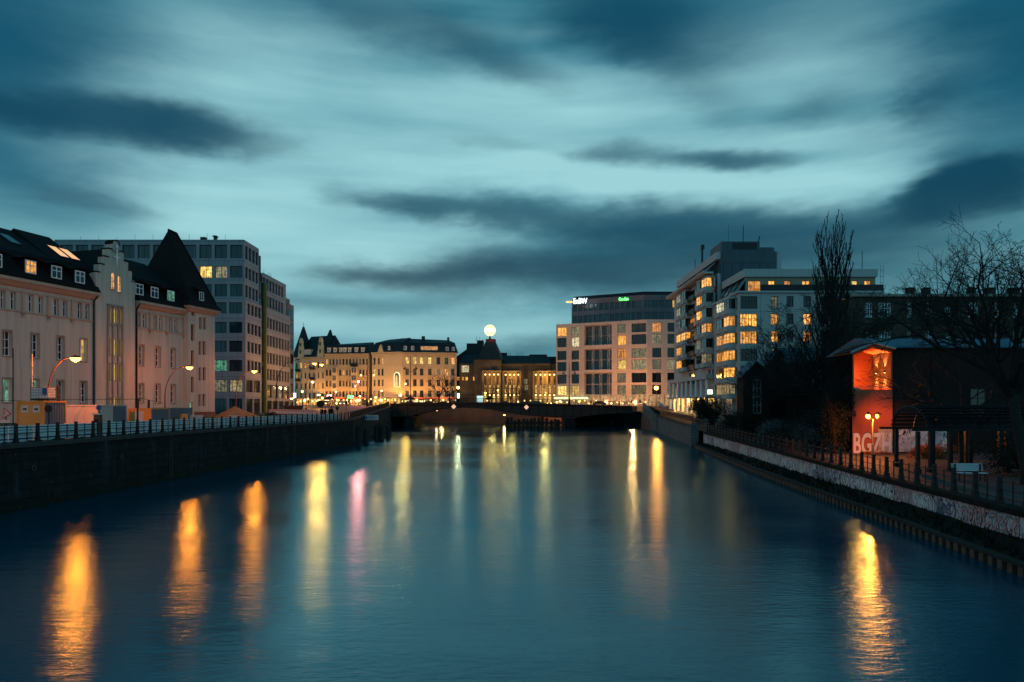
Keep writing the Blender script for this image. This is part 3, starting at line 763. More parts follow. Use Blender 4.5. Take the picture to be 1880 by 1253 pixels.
# downpipes
for px in (171.5, 249.8):
    q = MB(); s_ = f.s(px); q.tube([(s_, -.1, -.2), (s_, -.1, zc-1.0), (s_, -.55, zc-.35)], .1, 8); q.build('downpipe', M['iron'], o)
# stepped gable front
fg = Fac(b, A0, A1, .35)
gz = [21.2-4.2, 22.2-4.2, 23.2-4.2, 24.2-4.2]
sl_ = [fg.s(p_) for p_ in (176.0, 183.5, 191.3, 199.2, 206)]; sr_ = [fg.s(p_) for p_ in (218.5, 227.3, 235.2, 242.2, 247.6)]
gh = []
for (xa, xb) in ((198.6, 204.2), (209, 214.6), (217.8, 222.8)):
    a, c = fg.s(xa), fg.s(xb)
    for z0, z1 in ((17.4-1.75, 17.4), (11.8, 13.85), (8.87, 10.98), (5.3, 6.96)): gh.append((a, c, z0-4.2, z1-4.2))
gsm = [(fg.s(204.6), fg.s(209), 19.6-4.2, 21.3-4.2), (fg.s(216.2), fg.s(220.8), 19.4-4.2, 21.1-4.2)]
q = MB(); q.T = fg.T
holes_wall(q, sl_[0], sr_[4], -.4, gz[0], [h_ for h_ in gh], .28)
# part above the eaves, built in steps
holes_wall(q, sl_[1], sr_[3], gz[0], gz[1], [], .4)
for k in (2, 3): holes_wall(q, sl_[k], sr_[4-k], gz[k-1], gz[k], [], .4)
# solid thickness of each step and the round head
for k in range(4):
    q.box(sl_[k], sr_[4-k], .402 if k == 0 else .002, .9, gz[k]-1.0 if k else 10., gz[k])
mid = (sl_[4]+sr_[0])/2; hw_ = (sr_[0]-sl_[4])/2
arc = [(mid+hw_*math.cos(t_*math.pi/10), 24.9-4.2+hw_*.95*math.sin(t_*math.pi/10)) for t_ in range(11)]
q.prism([(mid+hw_, gz[3]-.3)]+arc+[(mid-hw_, gz[3]-.3)], 0, .9, 'xz')
q.box(sl_[0], sl_[0]+.35, .002, .5, -.4, gz[0]-.01); q.box(sr_[4]-.35, sr_[4], .002, .5, -.4, gz[0]-.01)
q.build('gable', M['cream'], o)
for k in range(4):
    for (xa, xb) in ((sl_[k]-.08, sl_[k+1]+.02), (sr_[3-k]-.02, sr_[4-k]+.08)): q = MB(); q.T = fg.T; q.box(xa, xb, -.08, .98, gz[k]+.003, gz[k]+.13); q.build('gable_coping', M['roof'], o)
q = MB(); q.T = fg.T
q.prism([(mid+(hw_+.1)*math.cos(t_*math.pi/10), 24.9-4.2+(hw_*.95+.12)*math.sin(t_*math.pi/10)) for t_ in range(11)] + [(mid+hw_*math.cos(t_*math.pi/10), 24.9-4.2+hw_*.95*math.sin(t_*math.pi/10)+.003) for t_ in range(10, -1, -1)], -.08, .98, 'xz')
q.build('gable_coping', M['roof'], o)
stairlit = emis('lit_stair_glass', (1., .60, .12), 1.25)
for i, h_ in enumerate(gh):
    row = i % 4; fg.win(*h_, rev=.28, nv=1, nh=2 if row != 3 else 3, pane=stairlit, frame=M['stonesill'], fw=.08)
for h_ in gsm:
    q = MB(); q.T = fg.T; a, c, z0, z1 = h_; m_ = (a+c)/2; r_ = (c-a)/2
    P = [(a, z0), (c, z0), (c, z1)] + [(m_+r_*math.cos(t_*math.pi/6), z1+r_*math.sin(t_*math.pi/6)) for t_ in range(1, 6)] + [(a, z1)]
    q.prism(P, -.012, -.004, 'xz'); k = q.build('window', M['lito'], o)
    q = MB(); q.T = fg.T; q.box(m_-.03, m_+.03, -.05, -.014, z0, z1+r_*.9); q.box(a, c, -.045, -.015, (z0+z1)/2-.03, (z0+z1)/2+.03); q.build('frame', M['stonesill'], k)
    q = MB(); q.T = fg.T; q.box(a-.1, c+.1, -.1, -.004, z0-.1, z0-.004); q.build('sill', M['stonesill'], k)
q = MB(); q.T = fg.T      # fins between the stair windows
for px in (197.2, 206.4, 216.1, 224.0): s_ = fg.s(px); q.box(s_-.09, s_+.09, -.16, -.003, 4.8-4.2, 17.6-4.2)
q.box(fg.s(197)-.1, fg.s(224.2)+.1, -.2, -.003, 17.603-4.2, 17.8-4.2); q.box(fg.s(197)-.1, fg.s(224.2)+.1, -.12, -.004, 15.35-4.2, 15.5-4.2)
q.build('stair_fin', M['stonesill'], o)
# four pointed iron star on the gable
q = MB(); q.T = fg.T; s_ = fg.s(213.6); zz = fg.z(213.6, 473)
P = []
for k in range(8):
    an = math.pi/2 - k*math.pi/4; r_ = (1.15 if k % 4 == 0 else .62) if k % 2 == 0 else .17
    P.append((s_+r_*math.cos(an), zz+r_*math.sin(an)))
q.prism(P, -.14, -.05, 'xz'); q.tube([(s_, -.1, zz+1.1), (s_, -.1, zz+1.45)], .1, 8)
q.build('iron_star', M['white'], o)

# corner tower
T0 = Vector((-43.15, 94.3)); ft = Fac(b, T0, T0+u_*5.35)
zt0 = 19.3-4.2; W_ = 5.35
th_ = []
def tr(x0, x1, y0, y1): return rect(ft, x0, x1, y0, y1)
tw = [tr(350.8, 357, 644, 671), tr(351, 357, 692, 721), tr(365, 370.2, 627, 652), tr(372.3, 377.8, 627, 652), tr(365, 370.2, 675, 699), tr(372.3, 377.8, 675, 699),
      tr(364.5, 369.8, 724, 746), tr(372, 377.5, 724, 746), tr(366, 371, 583, 605), tr(373.6, 378.6, 583, 605), tr(351.5, 357.5, 573, 580), tr(350.8, 357.5, 596, 626)]
door = tr(348.5, 356, 739, 764)
q = MB(); q.T = ft.T
holes_wall(q, 0, W_, -.4, zt0, tw + [(door[0], door[1], .02, door[3])], .38)
q.box(.02, W_-.02, .6, 6.5, -.4, zt0-.02)
for (xa, xb) in ((0, .02), (W_-.02, W_)): q.box(xa, xb, .003, .62, -.4, zt0-.01)
q.build('tower_wall', M['cream'], o)
for h_ in tw: ft.win(*h_, rev=.38, nv=1, nh=3 if h_[3]-h_[2] > 1.2 else 1, pane=M['glassbr'], frame=M['darkframe'])
dz = ft.win(door[0], door[1], .02, door[3], rev=.38, nv=1, nh=2, pane=M['litg'], frame=M['darkframe'], name='door')
q = MB(); q.T = ft.T; q.frus((-.1, W_+.1, -.2, 6.6), zt0-.7, (-.55, W_+.55, -.6, 7), zt0-.25); q.box(-.6, W_+.6, -.65, 7, zt0-.247, zt0); q.build('tower_cornice', M['cornice'], o)
q = MB(); q.T = ft.T; q.box(-.05, door[0]-.05, -.08, -.004, -.4, .95); q.box(door[1]+.05, W_+.05, -.08, -.004, -.4, .95); q.build('plinth', brickmat('plinth_brick', (.30, .13, .07), (.24, .10, .06), (.15, .1, .08), .5, .2, .02), o)
q = MB(); q.T = ft.T
e = .75; rz0 = zt0+.003; R0 = [(-e, -e), (W_+e, -e), (W_+e, 10.5), (-e, 10.5)]; R1 = [(-.1, -.15), (W_+.1, -.15), (W_+.1, 9.8), (-.1, 9.8)]
ra, rb = (1.9, 4.8, 30.15-4.2), (3.55, 4.8, 30.0-4.2)
V = [(x, y, rz0) for x, y in R0] + [(x, y, rz0+.9) for x, y in R1] + [ra, rb]
q.add(V, [(0, 1, 5, 4), (1, 2, 6, 5), (2, 3, 7, 6), (3, 0, 4, 7), (4, 5, 9, 8), (5, 6, 9), (6, 7, 8, 9), (7, 4, 8), (3, 2, 1, 0)])
q.build('tower_roof', M['towerroof'], o)
q = MB(); q.T = ft.T
q.tube([(-.1, -.15, rz0+.93), (1.9, 4.8, 30.15-4.17)], .12, 6); q.tube([(W_+.1, -.15, rz0+.93), (3.55, 4.8, 30.0-4.17)], .12, 6); q.tube([(1.9, 4.8, 30.15-4.15), (3.55, 4.8, 30.0-4.15)], .14, 6)
q.build('ridge_tiles', M['towerroof'], o)
# tower dormer on the street face
sd = ft.s(369); q = MB(); q.T = ft.T
q.box(sd-.55, sd+.55, -.05, 1.6, zt0+.9, zt0+2.35); dd = q.build('dormer', M['towerroof'], o)
q = MB(); q.T = ft.T; q.add([(sd-.85, -.35, zt0+2.36), (sd+.85, -.35, zt0+2.36), (sd+.7, 2.6, zt0+3.4), (sd-.7, 2.6, zt0+3.4), (sd-.85, -.35, zt0+2.5), (sd+.85, -.35, zt0+2.5), (sd+.7, 2.6, zt0+3.54), (sd-.7, 2.6, zt0+3.54)], [(0,3,2,1),(4,5,6,7),(0,1,5,4),(1,2,6,5),(2,3,7,6),(3,0,4,7)])
q.build('dormer_roof', M['towerroof'], dd)
wd = bpy.data.objects.new('window', frame_mesh(.9, 1.2, 2, 1, M['white'], .08)); link(wd, dd); wd.matrix_local = ft.T @ Matrix.Translation((sd-.45, -.13, zt0+1.02))
pd = bpy.data.objects.new('pane', pane_mesh(.9, 1.2, M['glassb'])); link(pd, dd); pd.matrix_local = ft.T @ Matrix.Translation((sd-.45, -.13, zt0+1.02))

# ================================================================== left: grey panel office block
b = Bld('office_building', 'grey panel office block with a setback top behind the steep tower roof', (-78, 120), (-45.2, 120), 4.3)
f = b.main; o = b.o; L = f.s(450); zg = 4.3
rows = [(33.4, 31.1), (29.8, 27.8), (26.7, 24.6), (23.5, 21.6), (20.2, 18.3), (17, 15.1), (13.75, 11.8), (10.4, 8.3), (7.2, 4.5)]
Ltop = L-.45; zs_ = 24.0
topw = [(Ltop-2.63*(k+1)+.25, Ltop-2.63*k-.25, r[1]-zg, r[0]-zg, j, k) for j, r in enumerate(rows[:3]) for k in range(12)]
loww = [(L-2.63*(k+1)+.2-.3, L-2.63*k-.3-.2, r[1]-zg, r[0]-zg, j+3, k) for j, r in enumerate(rows[3:]) for k in range(4)]
q = MB(); q.T = f.T @ Matrix.Translation((0, .7, 0))
holes_wall(q, 0, Ltop, zs_-zg, 34.2-zg, [w_[:4] for w_ in topw], .3)
q.T = f.T
holes_wall(q, 0, L, -.3, zs_-zg, [w_[:4] for w_ in loww], .3)
q.box(0, L-.5, 1.05, 7.6, -.3, zs_-zg-.01); q.box(0, Ltop-.4, 1.2, 7.5, zs_-zg, 34.19-zg)
q.box(0, L, .002, 7.8, zs_-zg+.002, zs_-zg+.16)
q.box(0, Ltop-.02, .75, 7.6, 34.2-zg+.002, 34.2-zg+.1)
q.build('wall', M['panelw'], o)
fr = Fac(b, (-45.2, 120), (-45.2, 127.85)); frt = Fac(b, (-45.65, 120.7), (-45.65, 127.7))
sidew = [(.75*0+1.0+1.72*k, 1.0+1.72*k+1.28, r[1]-zg, r[0]-zg, j+3, k) for j, r in enumerate(rows[3:7]) for k in range(4)]
sidew += [(.5+3.6*k, .5+3.6*k+3.0, r[1]-zg, r[0]-zg, j+7, k) for j, r in enumerate(rows[7:]) for k in range(2)]
sidet = [(.5+1.64*k, .5+1.64*k+1.3, r[1]-zg, r[0]-zg, j, k) for j, r in enumerate(rows[:3]) for k in range(4)]
q = MB(); q.T = fr.T
holes_wall(q, 0, 7.85, -.3, zs_-zg, [w_[:4] for w_ in sidew], .25)
q.T = frt.T; holes_wall(q, 0, 7.0, zs_-zg+.165, 34.2-zg, [w_[:4] for w_ in sidet], .25)
q.build('side_wall', M['panelp'], o)
for w_ in topw:
    j, k = w_[4:]
    pm = M['glassb']
    if j == 1 and k in (2, 3): pm = M['lity']
    if j == 1 and k == 1: pm = M['litd']
    window(o, f.T @ Matrix.Translation((w_[0], .95, w_[2])), w_[1]-w_[0], w_[3]-w_[2], nv=2, nh=1, pane=pm, frame=M['darkframe'])
for w_ in loww:
    f.win(*w_[:4], rev=.3, nv=2, nh=1, pane=pick([('glassb', .8), ('litg', .12), ('litd', .08)]), frame=M['darkframe'])
for w_ in sidew: fr.win(*w_[:4], rev=.25, nv=1 if w_[4] < 7 else 3, nh=1, pane=M['glassb'] if w_[4] < 6 else M['glassbr'], frame=M['darkframe'])
for w_ in sidet: frt.win(*w_[:4], rev=.25, nv=1, nh=1, pane=M['glassb'], frame=M['darkframe'])
q = MB()
for (xa, w_, h_) in ((L-9.1+.6, .9, .75), (L-6.2, .35, .8)): q.box(xa, xa+w_, 2, 2.8, 34.3-zg, 34.3-zg+h_)
q.box(L-6.35, L-5.7, 1.9, 2.9, 35.1-zg, 35.3-zg)
q.build('roof_vent', M['darkframe'], o)
q = MB()
for k in range(9): xa = 4+k*3.1; q.tube([(xa, 1.5, 34.3-zg), (xa, 1.5, 34.3-zg+RD.uniform(.6, 1.6))], .025, 4)
q.build('lightning_rod', M['iron'], o)
# second block further along, with a glass joint
def side_block(label, x, y0, y1, ztop, zset, rows, cols, panel='panelp', zg=4.4):
    b = Bld('office_building', label, (x, y0), (x, y1), zg); f = b.main; o = b.o; L = f.L
    q = MB(); w2 = []
    for j, r in enumerate(rows):
        n_ = cols if j < len(rows)-2 else max(2, cols//2); st_ = (L-.6)/n_
        for k in range(n_): w2.append((.3+st_*k+.22, .3+st_*(k+1)-.22, r[1]-zg, r[0]-zg, j))
    wl = [w_ for w_ in w2 if w_[3] < zset-zg]; wt = [w_ for w_ in w2 if w_[3] >= zset-zg]
    q.T = f.T; holes_wall(q, 0, L, -.3, zset-zg, [w_[:4] for w_ in wl], .25)
    q.box(0, L, .5, 16, -.3, zset-zg-.01); q.face([(0, 0, -.3), (0, 0, zset-zg), (0, 16, zset-zg), (0, 16, -.3)]); q.box(0, L, .003, 16, zset-zg+.002, zset-zg+.15)
    q.T = f.T @ Matrix.Translation((0, .7, 0)); holes_wall(q, .2, L-.6, zset-zg+.16, ztop-zg, [w_[:4] for w_ in wt if w_[1] < L-.6], .25)
    q.box(.2, L-.6, .5, 15, zset-zg, ztop-zg-.01)
    q.build('wall', M[panel], o)
    for w_ in wl: f.win(*w_[:4], rev=.25, nv=1, nh=1, pane=M['glassb'] if w_[4] < 5 else pick([('glassb', .4), ('glassbr', .6)]), frame=M['darkframe'])
    for w_ in wt:
        if w_[1] < L-.6: window(o, f.T @ Matrix.Translation((w_[0], .9, w_[2])), w_[1]-w_[0], w_[3]-w_[2], nv=1, nh=1, pane=M['glassb'], frame=M['darkframe'])
    return b
rows2 = [(30.1, 27.9), (26.9, 24.7), (22.6, 20.5), (19.3, 17.2), (16., 13.9), (12.9, 10.8), (9.9, 7.4), (6.9, 4.6)]
b = side_block('pale panel office block with evenly spaced windows beyond the dark glass joint', -45.9, 132, 146.6, 30.9, 24.3, rows2, 8)
q = MB(); q.box(.5, 4, 4, 8, 30.9-4.4, 32.3-4.4); q.box(5, 13, 3, 6, 30.9-4.4, 31.9-4.4); q.build('roof_plant', M['darkframe'], b.o)
q = MB()
for s_ in (9, 11.5, 12.5, 13.2): q.tube([(s_, 3.5, 26), (s_, 3.5, 26+2.6)], .03, 4)
q.build('lightning_rod', M['iron'], b.o)
t = thing('glass_joint', 'dark glazed stair joint between the two panel office blocks', 'building', (-46.5, 127.9, 4.3))
q = MB(); q.box(-6, .4, 0, 4.05, -.3, 24.5); q.box(-6, -.3, 0, 4.05, 24.5, 29.5); q.build('wall', M['darkframe'], t)
for k in range(8): window(t, T_rz(.46, .25, .4+3.1*k, math.pi/2), 3.5, 2.3, 3, 1, M['glass'], M['darkframe'])
q = MB(); q.box(.402, .9, 3.4, 4.05, 0, 24.4)
q.build('yellow_panel', mat('olive_panel', (.20, .21, .08), .6, .2, 1), t)
b = Bld('office_building', 'narrow dark block at the far end of the panel offices', (-46.6, 147.0), (-46.6, 151.2), 4.5)
f = b.main; q = MB(); q.T = f.T
q.box(0, 4.2, 0, 10, -.3, 27.3-4.5); q.box(.3, 3.4, .6, 9, 22.8, 28.5-4.5); q.build('wall', M['concrete'], b.o)
for j in range(7):
    for k in range(1): f.win(.5, 3.8, 1+3.1*j, 3.1+3.1*j, rev=0.0, nv=2, nh=1, pane=M['glass'], frame=M['darkframe'])

# ================================================================== centre: old apartment blocks beyond the bridge
def block(label, P0, P1, zg, zeave, rows, cols, wallm, roof, litp, w_=1.15, depth=14, name='apartment_building', skip=(), panes=None, arched=False):
    b = Bld(name, label, P0, P1, zg); f = b.main; o = b.o; L = f.L
    holes = []; n_ = len(cols) if not isinstance(cols, int) else cols
    cs = [(k+.5)*L/n_ for k in range(n_)] if isinstance(cols, int) else cols
    for j, (zt_, zb_) in enumerate(rows):
        for k, c_ in enumerate(cs):
            if (j, k) in skip: continue
            holes.append((c_-w_/2, c_+w_/2, zb_-zg, zt_-zg, j, k))
    q = MB(); holes_wall(q, 0, L, -.3, zeave-zg, [h_[:4] for h_ in holes], .22)
    q.box(0, L, .5, depth, -.3, zeave-zg-.01)
    q.face([(0, 0, -.3), (0, 0, zeave-zg), (0, .5, zeave-zg), (0, .5, -.3)]); q.face([(L, 0, -.3), (L, .5, -.3), (L, .5, zeave-zg), (L, 0, zeave-zg)])
    q.build('wall', wallm, o)
    for h_ in holes:
        pm = M[panes[(h_[4], h_[5])]] if panes and (h_[4], h_[5]) in panes else pick(litp)
        wo = f.win(*h_[:4], rev=.22, nv=2, nh=2, pane=pm, frame=M['stonesill'] if RD.random() < .5 else M['darkframe'], fw=.1)
        trim(wo, h_[1]-h_[0], h_[3]-h_[2], .22, 'hood', wallm)
    q = MB(); q.box(-.2, L+.2, -.5, .3, zeave-zg+.003, zeave-zg+.35); q.box(-.1, L+.1, -.25, -.004, zeave-zg-.5, zeave-zg-.25)
    for j, (zt_, zb_) in enumerate(rows): q.box(0, L, -.10, -.005, zb_-zg-.3, zb_-zg-.12)
    q.build('cornice', wallm, o)
    return b
DK = [('glassbr', .85), ('glass', .10), ('lit', .03), ('lity', .02)]
zR = [(23.9, 21.3), (19.7, 17.2), (15.7, 13.2), (11.6, 9.1)]
# block in the middle, straight front
XR = lambda px, Y: (wx(px, Y), Y)
b = block('straw coloured corner block with rows of lit top windows left of the bare trees', XR(738, 261), XR(838.5, 264), 5.9, 25.3, zR,
          [1.9, 4.7, 7.2, 10.2, 13.4, 16.4, 18.8], M['tan'], None, [('glassbr', .9), ('glass', .1)], 1.3,
          panes={(0, 0): 'lity', (0, 1): 'lity', (0, 2): 'lity', (0, 3): 'lity', (0, 6): 'lito', (1, 4): 'litd', (1, 5): 'lito'})
L = b.main.L; q = MB(); z0 = 25.65-5.9
q.add([(-.5, -.5, z0), (L+.5, -.5, z0), (L+.5, 14, z0), (-.5, 14, z0), (-.5, 1.2, z0+3.8), (L-.6, 1.2, z0+3.8), (L-.6, 12.5, z0+3.8), (-.5, 12.5, z0+3.8), (-.5, 6, z0+5.7), (L-2.6, 6, z0+5.2)],
      [(0, 1, 5, 4), (1, 2, 6, 5), (2, 3, 7, 6), (4, 5, 9, 8), (5, 6, 9), (6, 7, 8, 9), (0, 4, 8, 7, 3)])
rf = q.build('roof', M['slate'], b.o)
q = MB(); q.box(7.3, 8.6, 5.5, 6.6, z0+5, z0+6.6); q.box(L-3.2, L-2.4, 5.5, 6.5, z0+4.9, z0+6.3); q.build('chimney', M['oldbrick'], rf)
def dorm(par, x, z, w_, h_, pm, wallm=None, y=-.1):
    q = MB(); q.box(x-w_/2-.2, x+w_/2+.2, y, 1.6, z-.15, z+h_+.1); q.box(x-w_/2-.35, x+w_/2+.35, y-.15, 2.4, z+h_+.103, z+h_+.25)
    d = q.build('dormer', wallm or M['slate'], par); window(d, Matrix.Translation((x-w_/2, y-.08, z)), w_, h_, 2, 1, pm, M['white'], fw=.14)
for x in (1.2, 3.9): dorm(rf, x, z0+.8, 1.1, 1.5, M['glassb'])
for x in (16.6, 18.9): dorm(rf, x, z0+.6, 1.1, 1.5, M['glassb'])
dorm(rf, 10.0, z0+.9, 6.2, 1.4, M['lit'])
# its angled left wing carrying the lit niche
b = block('angled wing of the straw coloured block with a lit arched niche on a blank wall', XR(683, 266), (wx(738, 261)-.02, 261), 5.9, 25.5, zR,
          [1.1, 3.0, 4.6, ], M['tan3'], None, DK, .9, panes={(1, 0): 'lity'})
f = b.main; L = f.L; q = MB(); z0 = 25.85-5.9
q.add([(-.3, -.5, z0), (L, -.5, z0), (L, 14, z0), (-.3, 14, z0), (.6, 1.4, z0+3.8), (L, 1.2, z0+3.8), (L, 6, z0+5.7), (3.4, 6, z0+5.3)],
      [(0, 1, 5, 4), (4, 5, 6, 7), (0, 4, 7, 3), (3, 7, 6, 2), (1, 2, 6, 5)])
rf = q.build('roof', M['slate'], b.o); dorm(rf, 7.6, z0+.8, .9, 1.4, M['glassb'])
q = MB(); q.prism([(2.6, z0), (5.4, z0), (4.0, z0+3.0)], -.45, 2.5, 'xz'); q.build('gable', M['tan3'], rf)
q = MB(); sN = L-2.0; zb_ = 9.4-0; 
P = lambda r, e: [(sN-r, 7.1-e)] + [(sN+r, 7.1-e)] + [(sN+r*math.cos(t_*math.pi/10), 11.2+r*math.sin(t_*math.pi/10)) for t_ in range(11)]
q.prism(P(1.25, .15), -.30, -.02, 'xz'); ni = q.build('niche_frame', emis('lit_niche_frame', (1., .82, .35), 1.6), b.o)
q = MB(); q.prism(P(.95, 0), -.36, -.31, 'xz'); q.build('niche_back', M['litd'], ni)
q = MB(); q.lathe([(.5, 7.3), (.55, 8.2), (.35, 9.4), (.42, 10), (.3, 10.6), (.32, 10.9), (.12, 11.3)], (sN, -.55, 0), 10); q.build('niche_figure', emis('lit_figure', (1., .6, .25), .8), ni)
# long stucco row
b = block('long ochre stucco row house with seven pale attic dormers', XR(597, 268), XR(676.5, 266), 5.9, 25.2, [(23.6, 21.4), (19.5, 17.3), (15.4, 13.2), (11.4, 9.2)],
          13, M['tan2'], None, [('glassbr', .88), ('glass', .06), ('lito', .03), ('lity', .03)], .8)
L = b.main.L; q = MB(); z0 = 25.55-5.9
q.add([(-.1, -.4, z0), (L, -.4, z0), (L, 14, z0), (-.1, 14, z0), (-.1, 1.6, z0+3.4), (L, 1.6, z0+3.4), (L, 6, z0+4.8), (-.1, 6, z0+4.0)], [(0, 1, 5, 4), (4, 5, 6, 7), (0, 4, 7, 3), (1, 2, 6, 5), (2, 3, 7, 6)])
rf = q.build('roof', M['slate'], b.o)
for x in (1.5, 3.9, 6.1, 7.7, 9.6, 12.2, 14.7): dorm(rf, x, z0+.7, .9, 1.4, M['glassb'], M['tan3'])
for (x0, x1) in ((10.4, 12.8), (3.0, 4.9)):
    q = MB(); q.box(x0, x1, -1.1, -.01, 5.5, 14.5); q.build('bay', M['tan3'], b.o)
    for k in range(3): window(b.o, Matrix.Translation((x0+.35, -1.18, 6.6+2.9*k)), .8, 1.9, 2, 2, M['glassbr'], M['stonesill']); window(b.o, Matrix.Translation((x1-1.1, -1.18, 6.6+2.9*k)), .8, 1.9, 2, 2, M['glassbr'], M['stonesill'])
for x in (11.6, ):
    q = MB(); q.box(x-1.4, x+1.4, -.9, -.17, 14.9, 15.1); q.box(x-1.4, x+1.4, -.9, -.85, 15.1, 16); q.build('balcony', M['iron'], b.o)
# ornate house with gables
b = block('ornate pale house with two curved gables and a pointed tower roof', XR(541, 275), XR(596.5, 268.3), 5.9, 24.2, [(22.5, 20.3), (18.6, 16.4), (14.6, 12.4), (10.8, 8.6)],
          7, M['tan3'], None, [('glassbr', .8), ('lity', .1), ('lit', .1)], .9, name='townhouse')
L = b.main.L; q = MB(); z0 = 24.55-5.9
q.add([(-.1, -.3, z0), (L, -.3, z0), (L, 14, z0), (-.1, 14, z0), (3, 6, z0+8.6), (L, 6, z0+8.6)], [(0, 1, 5, 4), (1, 2, 5), (2, 3, 4, 5), (3, 0, 4)])
q.frus((-1.2, 4.6, -.2, 6), z0+.01, (1.6, 2.2, 2.6, 3.0), z0+12.2)
q.add([(L-3.2, -.3, z0+.0), (L-.05, -.3, z0), (L-.05, 8, z0), (L-3.2, 8, z0), (L-1.2, 4, z0+10.6), (L-.4, 4, z0+10.6)], [(0, 1, 5, 4), (1, 2, 5), (2, 3, 4, 5), (3, 0, 4)])
rf = q.build('roof', M['slate'], b.o)
q = MB(); q.tube([(1.7, 2.8, z0+12), (1.7, 2.8, z0+14)], .06, 5); q.tube([(2.1, 2.8, z0+12), (2.1, 2.8, z0+13.4)], .06, 5); q.build('finial', M['iron'], rf)
for cx_, w_ in ((3.4, 1.35), (L-1.9, 1.5)):
    q = MB(); P = [(-1, 0), (1, 0), (.9, 2.2), (.72, 2.6), (.7, 4.2), (.5, 4.8), (.48, 6.3), (.25, 7.2), (0, 7.5), (-.25, 7.2), (-.48, 6.3), (-.5, 4.8), (-.7, 4.2), (-.72, 2.6), (-.9, 2.2)]
    q.prism([(cx_+p_[0]*w_, z0+p_[1]) for p_ in P], -.45, .5, 'xz'); gb = q.build('gable', M['tan3'], b.o)
    for zz in (z0+1.4, z0+4.2): window(gb, Matrix.Translation((cx_-.45, -.52, zz)), .9, 1.4, 2, 1, M['glassbr'], M['stonesill'])
for x in (5.1, 6.2, 7.3): dorm(rf, x, z0+1.2, .7, 1.6, M['glassb'], M['tan3'], y=.3)
for x, z in ((2.4, 9.5), (9.6, 9.9), (9.6, 13.8), (2.4, 13.2)):
    q = MB(); q.box(x-1.2, x+1.2, -.95, -.17, z, z+.15); q.box(x-1.2, x+1.2, -.95, -.9, z+.15, z+1.05); q.build('balcony', M['iron'], b.o)

# ================================================================== centre: theatre with its lit round sign
b = Bld('theatre', 'dark theatre with steep tower roof and lit arcade front behind the bridge', XR(843, 262), XR(1024, 258), 5.9)
f = b.main; o = b.o
S = lambda px: f.s(px); Z = lambda px, py: f.z(px, py)
q = MB()
q.box(S(843), S(872), .5, 10, -.3, Z(860, 668)); q.box(S(872)+.01, S(921), -1.5, 8, -.3, Z(900, 661)); q.box(S(921)+.01, S(1010), 0, 12, -.3, Z(960, 668)); q.box(S(1010)+.01, S(1024), .8, 12, -.3, Z(1010, 668))
q.build('wall', mat('theatre_stone', (.075, .058, .042), .9, .4, .5), o)
q = MB(); s0_, s1_ = S(878), S(921); z0, z1 = Z(900, 661)+.3, Z(900, 628)
q.frus((s0_, s1_, -1.6, 7.5), z0, (S(890), S(908), 1.2, 4.8), z1); q.frus((s0_-.4, s1_+.4, -2, 8), z0-.35, (s0_, s1_, -1.6, 7.5), z0-.003)
q.build('tower_roof', M['slate'], o)
q = MB(); q.box(S(890.5), S(907.5), 1.3, 4.7, z1+.003, z1+1.2); q.build('sign_base', mat('dark_red_base', (.16, .02, .03), .6, .3, 1), o)
q = MB(); q.frus((S(921), S(1010), -.4, 6), Z(960, 668)+.01, (S(921), S(1002), 5, 6), Z(960, 652)); q.frus((S(843), S(872), 0, 6), Z(860, 668)+.01, (S(846), S(872), 5, 6), Z(860, 650)); q.build('roof', M['slate'], o)
# pale stone pier strips, porch openings glowing from inside
gold = litmat('gold_lit_hall', (1., .60, .16), (.20, .07, .01), 1.5)
M['porch'] = mat('porch_stone', (.20, .14, .085), .9, .4, .5)
def glow_bay(x0, x1, y0, y1, n_, mt):
    a, c, z0, z1 = rect(f, x0, x1, y0, y1)
    w0 = -.3 if x0 > 921 else -1.8
    q = MB(); q.box(a, c, w0, w0+.28, z0, z1); k = q.build('porch_wall', M['porch'], o)
    for i in range(n_):
        xm = lerp(a, c, (i+.5)/n_)
        window(k, Matrix.Translation((xm-.45, w0-.08, z0+3.8)), .9, 3.2, 1, 3, mt, M['darkframe'])
        window(k, Matrix.Translation((xm-.55, w0-.08, z0+.2)), 1.1, 2.6, 1, 2, mt, M['darkframe'], name='door')
        for zz in (z1-.7, z0+3.2):
            g_ = MB(); g_.lathe([(.03, -.28), (.3, 0), (.03, .25)], (xm, w0-.55, zz), 8); g_.build('porch_lamp', M['warm'], k, smooth=True)
    q = MB(); yy = w0-1.5
    for i in range(n_+1): xx = lerp(a, c, i/n_); q.box(xx-.25, xx+.25, yy, yy+.4, z0-.2, z1+.2)
    q.box(a-.3, c+.3, yy-.1, w0, z1+.21, z1+.7); q.box(a, c, yy+.05, yy+.35, (z0+z1)/2-.25, (z0+z1)/2+.1)
    q.build('column', M['porch'], k)
glow_bay(889, 920, 685, 742, 4, gold); glow_bay(925, 956, 685, 742, 4, gold); glow_bay(980, 1022, 685, 742, 5, gold)
for (x0, x1, y0, y1, k) in ((847, 861, 671, 684, 'litw'), (838.6, 844, 692, 699, 'lit'), (847, 852, 692, 699, 'lit'), (854, 859, 692, 699, 'lit'), (868, 871, 692, 699, 'lit')):
    a, c, z0, z1 = rect(f, x0, x1, y0, y1); window(o, Matrix.Translation((a, .35, z0)), c-a, z1-z0, 3 if x1-x0 > 10 else 1, 2, M[k], M['darkframe'])
for (x, y) in ((965, 702), (966, 713)):
    a, c, z0, z1 = rect(f, x-3, x+4, y-6, y+4); window(o, Matrix.Translation((a, -.1, z0)), c-a, z1-z0, 2, 2, M['litd'], M['darkframe'])
